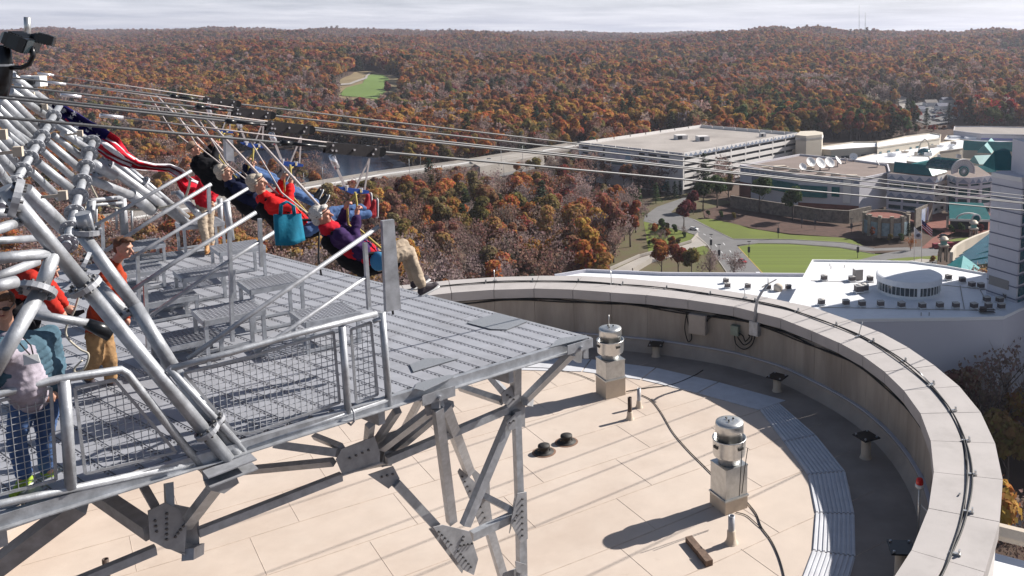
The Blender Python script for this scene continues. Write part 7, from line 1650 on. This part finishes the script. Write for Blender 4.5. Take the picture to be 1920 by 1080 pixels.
# palette (base colours of autumn foliage)
PAL = dict(rust=(.20, .068, .036), orange=(.30, .115, .035), gold=(.29, .165, .045), olive=(.15, .12, .04), maroon=(.14, .032, .034), brown=(.155, .078, .052), green=(.05, .08, .028), pine=(.02, .045, .022), grey=(.235, .18, .175), greyb=(.19, .13, .115))
rg = np.random.default_rng(3)
def jitter(y0, y1, s, a0=-.78, a1=.46):
    ys = np.arange(y0, y1, s * .87); X, Y = [], []
    for k, y in enumerate(ys): xs = np.arange(a0 * y, a1 * y, s) + (k % 2) * s / 2; X.append(xs); Y.append(np.full(len(xs), y))
    X, Y = np.concatenate(X), np.concatenate(Y); return X + rg.uniform(-.42, .42, len(X)) * s, Y + rg.uniform(-.42, .42, len(X)) * s
def inpoly(x, y, poly):
    r = np.zeros(len(x), bool); n = len(poly)
    for i in range(n):
        x0, y0 = poly[i]; x1, y1 = poly[(i + 1) % n]
        if y0 == y1: continue
        c = ((y0 > y) != (y1 > y)) & (x < (x1 - x0) * (y - y0) / (y1 - y0) + x0); r ^= c
    return r
def dist_ok(x, y, poly, m):           # outside the outline grown by m metres
    ok = ~inpoly(x, y, poly)
    for i in range(len(poly)):
        ax_, ay = poly[i]; bx, by = poly[(i + 1) % len(poly)]; dx, dy = bx - ax_, by - ay; L2 = dx * dx + dy * dy + 1e-9
        t = np.clip(((x - ax_) * dx + (y - ay) * dy) / L2, 0, 1); ok &= np.hypot(x - ax_ - t * dx, y - ay - t * dy) > m
    return ok
bands = [(150, 760, 10.2, 0), (760, 1500, 12.0, 1), (1500, 2900, 14.0, 2), (2900, 5000, 16., 2), (5000, 9500, 23., 2)]
TX, TY, TK, TS = [], [], [], []
for y0, y1, s, lod in bands:
    x, y = jitter(y0, y1, s); TX.append(x); TY.append(y); TK.append(np.full(len(x), lod)); TS.append(np.full(len(x), {10.2: 1.34, 12.0: 1.6, 14.0: 1.85, 16.: 2.0, 23.: 2.7}[s]))
X, Y, Kl, Sc = map(np.concatenate, (TX, TY, TK, TS))
ok = np.ones(len(X), bool)
for pol in MASK: ok &= dist_ok(X, Y, pol, 4.5)
for pol in FOOT: ok &= dist_ok(X, Y, pol, 6.)
# resort grounds kept open: only planted trees there
grounds = [(p.x, p.y) for p in [P(x, y, GZ) for x, y in ((1170, 405), (1225, 378), (1290, 360), (1380, 380), (1380, 300), (1480, 286), (1490, 262), (1640, 262), (1760, 248), (1990, 236), (1990, 560), (1500, 560), (1370, 524), (1360, 500), (1300, 480), (1215, 496), (1130, 520), (1130, 509), (1199, 480), (1262, 462), (1282, 452), (1215, 425))]]
ok &= ~inpoly(X, Y, grounds)
_px = CX + FPX * X / Y; _py = CY + FPX * np.tan(np.arctan(-GZ / Y) - PITCH)
ok &= ~((_px > 1125) & (_px < 1800) & (Y < 560) & (_py > np.interp(_px, [1149, 1199, 1249, 1296, 1310, 1380, 1800], [505, 480, 466, 452, 430, 400, 400])))
ok &= ~((X < 30) & (Y < 230) & (X > -60)) 
X, Y, Kl, Sc = X[ok], Y[ok], Kl[ok], Sc[ok]
Z = tz(X, Y) - np.maximum(Sc - 1.4, 0) * 9
def fb(x, y, s, o=0): return (np.sin(x / s + 1.7 * np.sin(y / s * .7 + o)) + np.sin(y / s * 1.1 - x / s * .4 + 2 * o) + .8 * np.sin(x / s * 2.3 + y / s * 1.9 + o) + .6 * np.sin(x / s * 4.1 - y / s * 3.7)) / 3.4
n1, n2, n3 = fb(X, Y, 55, 1), fb(X, Y, 110, 4), fb(X, Y, 210, 7)
n = len(X); u = rg.random(n); pin = np.zeros(n, int); tint = np.zeros((n, 3))
px_ = CX + FPX * (X / Y) / (cp_ + 0) ; 
pb = np.clip(.19 + .30 * n2 + .16 * n1, .04, .8)                    # share of bare trees
nearwood = (Y < 560) & (X > -330)
pb = np.where(nearwood, np.clip(.55 + .3 * n1 - .25 * np.clip((px_ - 1000) / 150, 0, 1), .12, .85), pb); pb = np.where(Y > 2000, pb * .7, pb)
pp_ = np.where(Y > 2500, .03, .06) + .12 * np.clip(n3 - .55, 0, 1) * 2
nm_ = list(PAL); palv = np.array([PAL[k] for k in nm_]); ix = {k: i for i, k in enumerate(nm_)}
for i in range(n):
    q = u[i]
    if q < pb[i]: pin[i] = 5 + (i % 2); c = 'grey' if rg.random() < .5 + .3 * n1[i] else ('greyb' if rg.random() < .7 else 'brown')
    elif q < pb[i] + pp_[i]: pin[i] = 7; c = 'pine'
    else:
        pin[i] = rg.integers(0, 5); w = rg.random() * .9 + .05 + .42 * n2[i]
        c = 'gold' if w < .20 else 'orange' if w < .42 else 'rust' if w < .60 else 'brown' if w < .74 else 'olive' if w < .97 else 'maroon' if w < 1.08 else 'green'
    tint[i] = palv[ix[c]]
tint *= 1.45 * (.80 + .40 * rg.random((n, 1))); tint = tint * .82 + .18 * np.roll(tint, 1, 0)
far = np.clip((Y - 900) / 3000, 0, 1)[:, None]; tint = tint * (1 - .6 * far) + np.array([[.225, .095, .062]]) * (1 + .25 * n3[:, None]) * .6 * far  # far crowns drift to one tone: distance haze painted into their colour
scl = Sc * (.78 + .5 * rg.random(n)) * np.where(pin == 7, .95, 1) * np.where(Y < 760, 1.0, 1.05)
rot = rg.random(n) * 6.28
# verges below the highway, pond and fairway carry only low growth
pxx = CX + FPX * X / (Y * cp_ + -Z * sp_); 
def ypx(z): return CY + FPX * np.tan(np.arctan(-z / Y) - PITCH)
fy = ypx(Z); hgt = np.where(pin == 7, 16.5, 12.5); alive = np.ones(n, bool)
for xs, ys, y0, y1 in (([60, 192, 307, 560, 720, 870, 1100], [458, 438, 414, 369, 339, 319, 284], 400, 900), ([520, 560, 640, 700, 760], [352, 349, 337, 328, 318], 560, 800), ([628, 640, 700, 740, 756], [186, 189, 192, 180, 172], 900, 2300), ([880, 960, 1060], [334, 334, 320], 400, 700), ([1085, 1180, 1281], [352, 362, 372], 400, 600), ([1698, 1810], [237, 234], 560, 1500), ([1620, 1700], [186, 210], 560, 1600), ([1215, 1290], [262, 262], 560, 1200)):
    ln = np.interp(pxx, xs, ys); c = (pxx > xs[0]) & (pxx < xs[-1]) & (Y > y0) & (Y < y1) & (fy >= ln - 1) & (ypx(Z + hgt * scl) < ln)
    need = ((ln - CY) / FPX); zz_ = -Y * np.tan(np.arctan(need) + PITCH); mxs_ = np.maximum((zz_ - Z) / hgt, 0)
    alive &= ~(c & (mxs_ < .28)); scl = np.where(c, np.maximum(mxs_, .28), scl)
# a screen of trees kept off the water and the near bank
alive &= ~((pxx > 520) & (pxx < 770) & (Y < 760) & (Y > 560) & (fy < np.interp(pxx, [520, 560, 640, 700, 770], [360, 352, 340, 330, 322])) & (rg.random(n) < .8))
X, Y, Z, pin, tint, scl, rot, Kl, pxx, n1 = [a[alive] for a in (X, Y, Z, pin, tint, scl, rot, Kl, pxx, n1)]; n = len(X)
oz = (pxx > 1380) & (pxx < 1720) & (Y < 1150) & (pin < 7)
for i in np.nonzero(oz)[0]: tint[i] = palv[ix[('olive', 'gold', 'rust', 'orange', 'olive', 'green', 'brown')[int(rg.integers(0, 7))]]] * 1.25 * (.8 + .4 * rg.random()); pin[i] = pin[i] if pin[i] < 5 or rg.random() < .2 else int(rg.integers(0, 3))
rz_ = (pxx > 1720) & (Y < 1000) & (Y > 450) & (pin < 7) & (rg.random(n) < .3)
tint[rz_] = np.array([.30, .035, .03]) * (.8 + .4 * rg.random((rz_.sum(), 1)))
# the 290 trees that show largest become objects of their own
prox = Y + np.where((X / Y > -.80) & (X / Y < .45), 0, 1e5)
# visible near wood only: behind neither the platform nor the tower
pyy = 300 + FPX * np.tan(np.arctan(-(Z + 8) / Y) - PITCH)
vis = (pxx > 640) & (pxx < 1360) & (pyy < 505) & (pyy > 280) & (pyy < np.interp(pxx, [640, 760, 1300], [500, 505, 500])) | ((pxx > 1835) & (pxx < 1925) & (pyy > 715) & (pyy < 930)) | ((pxx > 1500) & (pxx < 1920) & (pyy > 185) & (pyy < 240) & (Y < 900))
order = np.argsort(np.where(vis, Y, 1e6)); chosen = order[:262]; chosen = chosen[vis[chosen]]
print('trees', n, 'objects', len(chosen), 'range', Y[chosen].max())
lod = Kl * 8 + pin
lab = {'grey': 'bare grey tree', 'greyb': 'nearly bare brown tree'}
kindname = {0: 'broad', 1: 'broad', 2: 'spreading', 3: 'tall', 4: 'tall', 5: 'bare twiggy', 6: 'bare twiggy', 7: 'dark conical'}
cn_ = {0: 'rust coloured', 1: 'orange', 2: 'golden', 3: 'olive', 4: 'maroon', 5: 'brown', 6: 'green', 7: 'evergreen', 8: 'grey', 9: 'grey brown'}
chs = set(chosen.tolist())
def tree_obj(k, loc, s, rz, tint_, label, group):
    t = thing('tree' if k != 7 else 'pine_tree', label, 'tree', loc, group); t.scale = (s,) * 3; t.rotation_euler.z = rz
    for me, nm in ((hi_c[k], 'crown'), (hi_t[k], 'trunk')):
        o = bpy.data.objects.new(nm, me); col.objects.link(o); o.parent = t; o['tint'] = [float(v) for v in tint_]
    return t
for i in chosen.tolist():
    ci = int(np.argmin(((palv / palv.sum(1, keepdims=True) - tint[i] / tint[i].sum()) ** 2).sum(1) + .0 * palv[:, 0])); k = int(pin[i])
    xx, yy = pxx[i], pyy[i]
    where = 'below the grey hall' if xx > 1800 and yy > 500 else 'behind the resort roofs' if xx > 1480 else ('just beyond the capping' if yy > 470 else 'low in the wood' if yy > 425 else 'midway up the wood' if yy > 380 else 'high in the wood' if yy > 340 else 'by the highway') + \
        (' right of the flat post' if xx < 770 else ' under the big pine' if xx < 850 else ' between pine and overpass' if xx < 930 else ' below the overpass' if xx < 1010 else ' below the road sign' if xx < 1090 else ' left of the driveway bend')
    if k >= 5: cd = {5: 'grey', 6: 'grey', 7: 'green'}[k]
    else: cd = cn_[ci]
    lb = f'{kindname[k]} {cd} tree {where}'
    tree_obj(k, (float(X[i]), float(Y[i]), float(Z[i])), float(scl[i]), float(rot[i]), tint[i], lb, lb.replace(' tree ', ' trees '))
keep = np.ones(n, bool); keep[chosen] = False
def scatter(name, X, Y, Z, lod, scl, rot, tint, label):
    me = bpy.data.meshes.new(name); me.from_pydata(np.stack([X, Y, Z - .3], 1).tolist(), [], [])
    for an_, ty, dat in (('pick', 'INT', lod.astype(np.int32)), ('size', 'FLOAT', scl), ('turn', 'FLOAT', rot)): me.attributes.new(an_, ty, 'POINT').data.foreach_set('value', np.ascontiguousarray(dat))
    me.attributes.new('tint', 'FLOAT_VECTOR', 'POINT').data.foreach_set('vector', np.ascontiguousarray(tint, dtype=np.float32).ravel())
    o = bpy.data.objects.new(name, me); col.objects.link(o); tag(o, label, 'wood', kind='stuff')
    g = bpy.data.node_groups.new(name, 'GeometryNodeTree'); g.interface.new_socket('Geometry', in_out='INPUT', socket_type='NodeSocketGeometry'); g.interface.new_socket('Geometry', in_out='OUTPUT', socket_type='NodeSocketGeometry')
    gi, go_ = g.nodes.new('NodeGroupInput'), g.nodes.new('NodeGroupOutput'); ci = g.nodes.new('GeometryNodeCollectionInfo'); ci.inputs['Collection'].default_value = protocol; ci.inputs['Separate Children'].default_value = True
    ip_ = g.nodes.new('GeometryNodeInstanceOnPoints'); ip_.inputs['Pick Instance'].default_value = True
    def na_(nm, ty): x = g.nodes.new('GeometryNodeInputNamedAttribute'); x.data_type = ty; x.inputs['Name'].default_value = nm; return x.outputs['Attribute']
    g.links.new(gi.outputs[0], ip_.inputs['Points']); g.links.new(ci.outputs[0], ip_.inputs['Instance']); g.links.new(na_('pick', 'INT'), ip_.inputs['Instance Index'])
    cx = g.nodes.new('ShaderNodeCombineXYZ'); g.links.new(na_('turn', 'FLOAT'), cx.inputs[2]); e2 = g.nodes.new('FunctionNodeEulerToRotation'); g.links.new(cx.outputs[0], e2.inputs[0]); g.links.new(e2.outputs[0], ip_.inputs['Rotation'])
    g.links.new(na_('size', 'FLOAT'), ip_.inputs['Scale']); g.links.new(ip_.outputs[0], go_.inputs[0])
    md = o.modifiers.new('scatter', 'NODES'); md.node_group = g; return o
scatter('forest', X[keep], Y[keep], Z[keep], lod[keep], scl[keep], rot[keep], tint[keep], 'autumn wood of rust, orange, olive and bare grey trees rolling to the horizon')
# ---- planted trees and shrubs in the grounds: (px, py of foot, kind, height scale, colour, label)
pl_ = [(1318, 396, 0, 1.45, 'green', 'dark green pine-like tree beside the garage corner, left of two'), (1345, 390, 0, 1.5, 'green', 'dark green tree beside the garage corner, right of two'), (1300, 399, 1, .95, 'maroon', 'small dark tree at the drive behind the red one'), (1282, 428, 1, 1.1, 'maroon', 'dark red round tree at the roadside'),
 (1424, 400, 0, 1.7, 'green', 'dark green broad tree before the casino block, left'), (1486, 414, 1, 1.4, 'green', 'dark green broad tree before the casino block, right'), (1230, 381, 7, .75, 'green', 'pale green conifer left in the row by the garage'), (1252, 374, 7, .68, 'pine', 'conifer second in the row by the garage'), (1265, 373, 7, .66, 'pine', 'conifer third in the row by the garage'),
 (1275, 370, 7, .62, 'pine', 'conifer last in the row by the garage'), (1198, 411, 7, 1.05, 'green', 'spiky green pine at the left bend of the driveway'), (806, 362, 7, 1.35, 'pine', 'large dark pine standing clear of the bare wood'), (1240, 437, 0, .6, 'green', 'olive shrubby tree on the rough grass'), (1228, 446, 0, .55, 'orange', 'orange bush on the rough grass'),
 (1252, 452, 4, .4, 'orange', 'small orange bush by the ramp'), (1240, 518, 0, 1.15, 'orange', 'orange tree rising behind the parapet left of the driveway'), (1272, 520, 0, 1.1, 'rust', 'rust tree rising behind the parapet'), (1296, 524, 1, 1.0, 'olive', 'olive tree rising behind the parapet'), (1330, 522, 6, .9, 'grey', 'bare grey shrub rising behind the parapet'), (1376, 524, 5, .8, 'grey', 'bare tree beside the driveway behind the annex roof'),
 (1250, 487, 6, .5, 'rust', 'thin bare bush on the ramp island'), (1707, 470, 5, .5, 'orange', 'small thin orange tree before the pavilion'), (1636, 452, 4, .45, 'rust', 'reddish shrub at the left foot of the pavilion'), (1668, 456, 2, .32, 'olive', 'olive round shrub before the pavilion, left'), (1689, 457, 2, .36, 'green', 'green round shrub before the pavilion, right'),
 (1783, 443, 2, .42, 'green', 'round green shrub left in the canopy bed'), (1803, 442, 0, .5, 'green', 'large round shrub in the canopy bed'), (1822, 443, 2, .36, 'olive', 'olive shrub in the canopy bed'), (1838, 441, 2, .4, 'maroon', 'reddish shrub in the canopy bed'), (1665, 443, 7, .45, 'pine', 'narrow conifer against the pavilion wall, left'), (1703, 446, 7, .45, 'pine', 'narrow conifer against the pavilion wall, right'),
 (1748, 497, 2, .3, 'gold', 'yellow shrub beside the lantern'), (1328, 408, 2, .3, 'green', 'low shrub on the mulched slope, left'), (1352, 412, 2, .35, 'green', 'low shrub on the mulched slope, middle'), (1376, 414, 2, .33, 'olive', 'low shrub on the mulched slope, right'), (1300, 402, 2, .5, 'maroon', 'dark low shrub by the driveway island')]
for px, py, k, s, c, lb in pl_:
    p = P(px, py, GZ); tree_obj(k, tuple(p), s * (1.0), rg.random() * 6, np.array(PAL[c]) * (1.15 if c != 'pine' else 1), lb, None)
for i in range(34):
    px, py = rg.uniform(1212, 1292), rg.uniform(416, 468)
    if py > 440 + (px - 1212) * .12 + 26 or py < 414 + (px - 1212) * .30: continue
    p = P(px, py, GZ); c = ['olive', 'green', 'brown', 'orange', 'grey'][i % 5]; lb = {'olive': 'olive', 'green': 'green', 'brown': 'brown', 'orange': 'orange', 'grey': 'grey twiggy'}[c] + ' shrub on the rough grass left of the driveway'
    tree_obj(6 if c == 'grey' else 2, (p.x, p.y, p.z - 1), .22 + .22 * rg.random(), rg.random() * 6, np.array(PAL[c]), lb, lb.replace(' shrub ', ' shrubs '))
# bigger trees grouped behind the stair tower and along the resort's back edge
for i in range(46):
    px = 1505 + 190 * rg.random(); py = 262 - 20 * rg.random() + (px - 1500) * -.02; k = int(rg.integers(0, 5)); c = ['olive', 'gold', 'rust', 'orange', 'green'][int(rg.integers(0, 5))]
    p = P(px, py, GZ); p.z = float(tz(p.x, p.y)); lb = {'olive': 'olive', 'gold': 'golden', 'rust': 'rusty red', 'orange': 'orange', 'green': 'green'}[c] + ' tree crowded behind the stair tower and cream building'
    tree_obj(k, tuple(p), 1.5 + .4 * rg.random(), rg.random() * 6, np.array(PAL[c]) * 1.05, lb, lb.replace(' tree ', ' trees '))
for i in range(44):
    px = 1700 + 215 * rg.random(); py = 240 - 40 * rg.random(); k = int(rg.choice([0, 1, 3, 7, 7])); c = 'pine' if k == 7 else ['maroon', 'orange', 'rust', 'green'][int(rg.integers(0, 4))]
    if 1712 < px < 1800 and py < 232: continue
    p = TR(px, py); cc_ = np.array(PAL[c]) * (1.6 if c == 'maroon' else 1); lb = {'maroon': 'crimson', 'orange': 'orange', 'rust': 'rusty', 'green': 'green', 'pine': 'dark evergreen'}[c] + ' tree by the distant car park'
    tree_obj(k, tuple(p), 1.0 + .4 * rg.random(), rg.random() * 6, cc_, lb, lb.replace(' tree ', ' trees '))
# labels shared by a few neighbours: tell them apart by their order in the picture
byl = {}
for o in list(col.objects):
    if o.get('category') == 'tree': byl.setdefault(o['label'], []).append(o)
word_ = {2: ('left', 'right'), 3: ('left', 'middle', 'right'), 4: ('leftmost', 'second', 'third', 'rightmost'), 5: ('leftmost', 'second', 'third', 'fourth', 'rightmost'), 6: ('leftmost', 'second', 'third', 'fourth', 'fifth', 'rightmost')}
for lb, os_ in byl.items():
    k = len(os_)
    if k in word_:
        os_.sort(key=lambda o: o.location.x / o.location.y)
        for w, o in zip(word_[k], os_): o['label'] = f'{w} {lb}'
# ---- pale rock cuts above the highway
rk_n = 0
for cx_, cy_, w_, h_, nn2 in ((1236, 222, 26, 7, 10), (1262, 216, 10, 4, 4), (1140, 250, 16, 5, 6), (1095, 256, 16, 4, 5), (1195, 234, 12, 3, 4)):
    for i in range(nn2):
        p = TR(cx_ + w_ * (rg.random() - .5) * 2, cy_ + h_ * (rg.random() - .5) * 2); m = MB().ball((0, 0, 0), (2.2 + 3 * rg.random(), 2 + 1.5 * rg.random(), 1.6 + 1.8 * rg.random()), 8); m.v = [tuple(Vector(v) * (1 + .22 * noise.noise(Vector(v) * .7 + Vector((i, cx_, 0)))) + p) for v in m.v]; m.smooth = [False] * len(m.smooth)
        build(m, 'boulder', M['rock'], None, 'pale rock in the cut above the garage' if cx_ > 1180 else 'pale rock in the cut left of the garage', 'rock', 'pale rocks above the garage' if cx_ > 1180 else 'pale rocks left of the garage')

for o in list(col.objects):       # fixings too small to pick apart singly
    if o.name.split('.')[0] == 'bolt': o['kind'] = 'stuff'
# ================================================================== the air
hm_ = bpy.data.materials.new('haze'); hm_.use_nodes = True; t = hm_.node_tree; t.nodes.remove(t.nodes['Principled BSDF'])
pv_ = N(t, 'ShaderNodeVolumePrincipled'); pv_.inputs['Color'].default_value = (.80, .82, .95, 1); pv_.inputs['Density'].default_value = 7.0e-5; pv_.inputs['Anisotropy'].default_value = .3
t.links.new(pv_.outputs[0], t.nodes['Material Output'].inputs['Volume'])
hzb = MB().box((-1000, 4400, 30), (22000, 14600, 270)); hz_o = build(hzb, 'haze', hm_, None, 'thin autumn haze over the woods', kind='stuff')
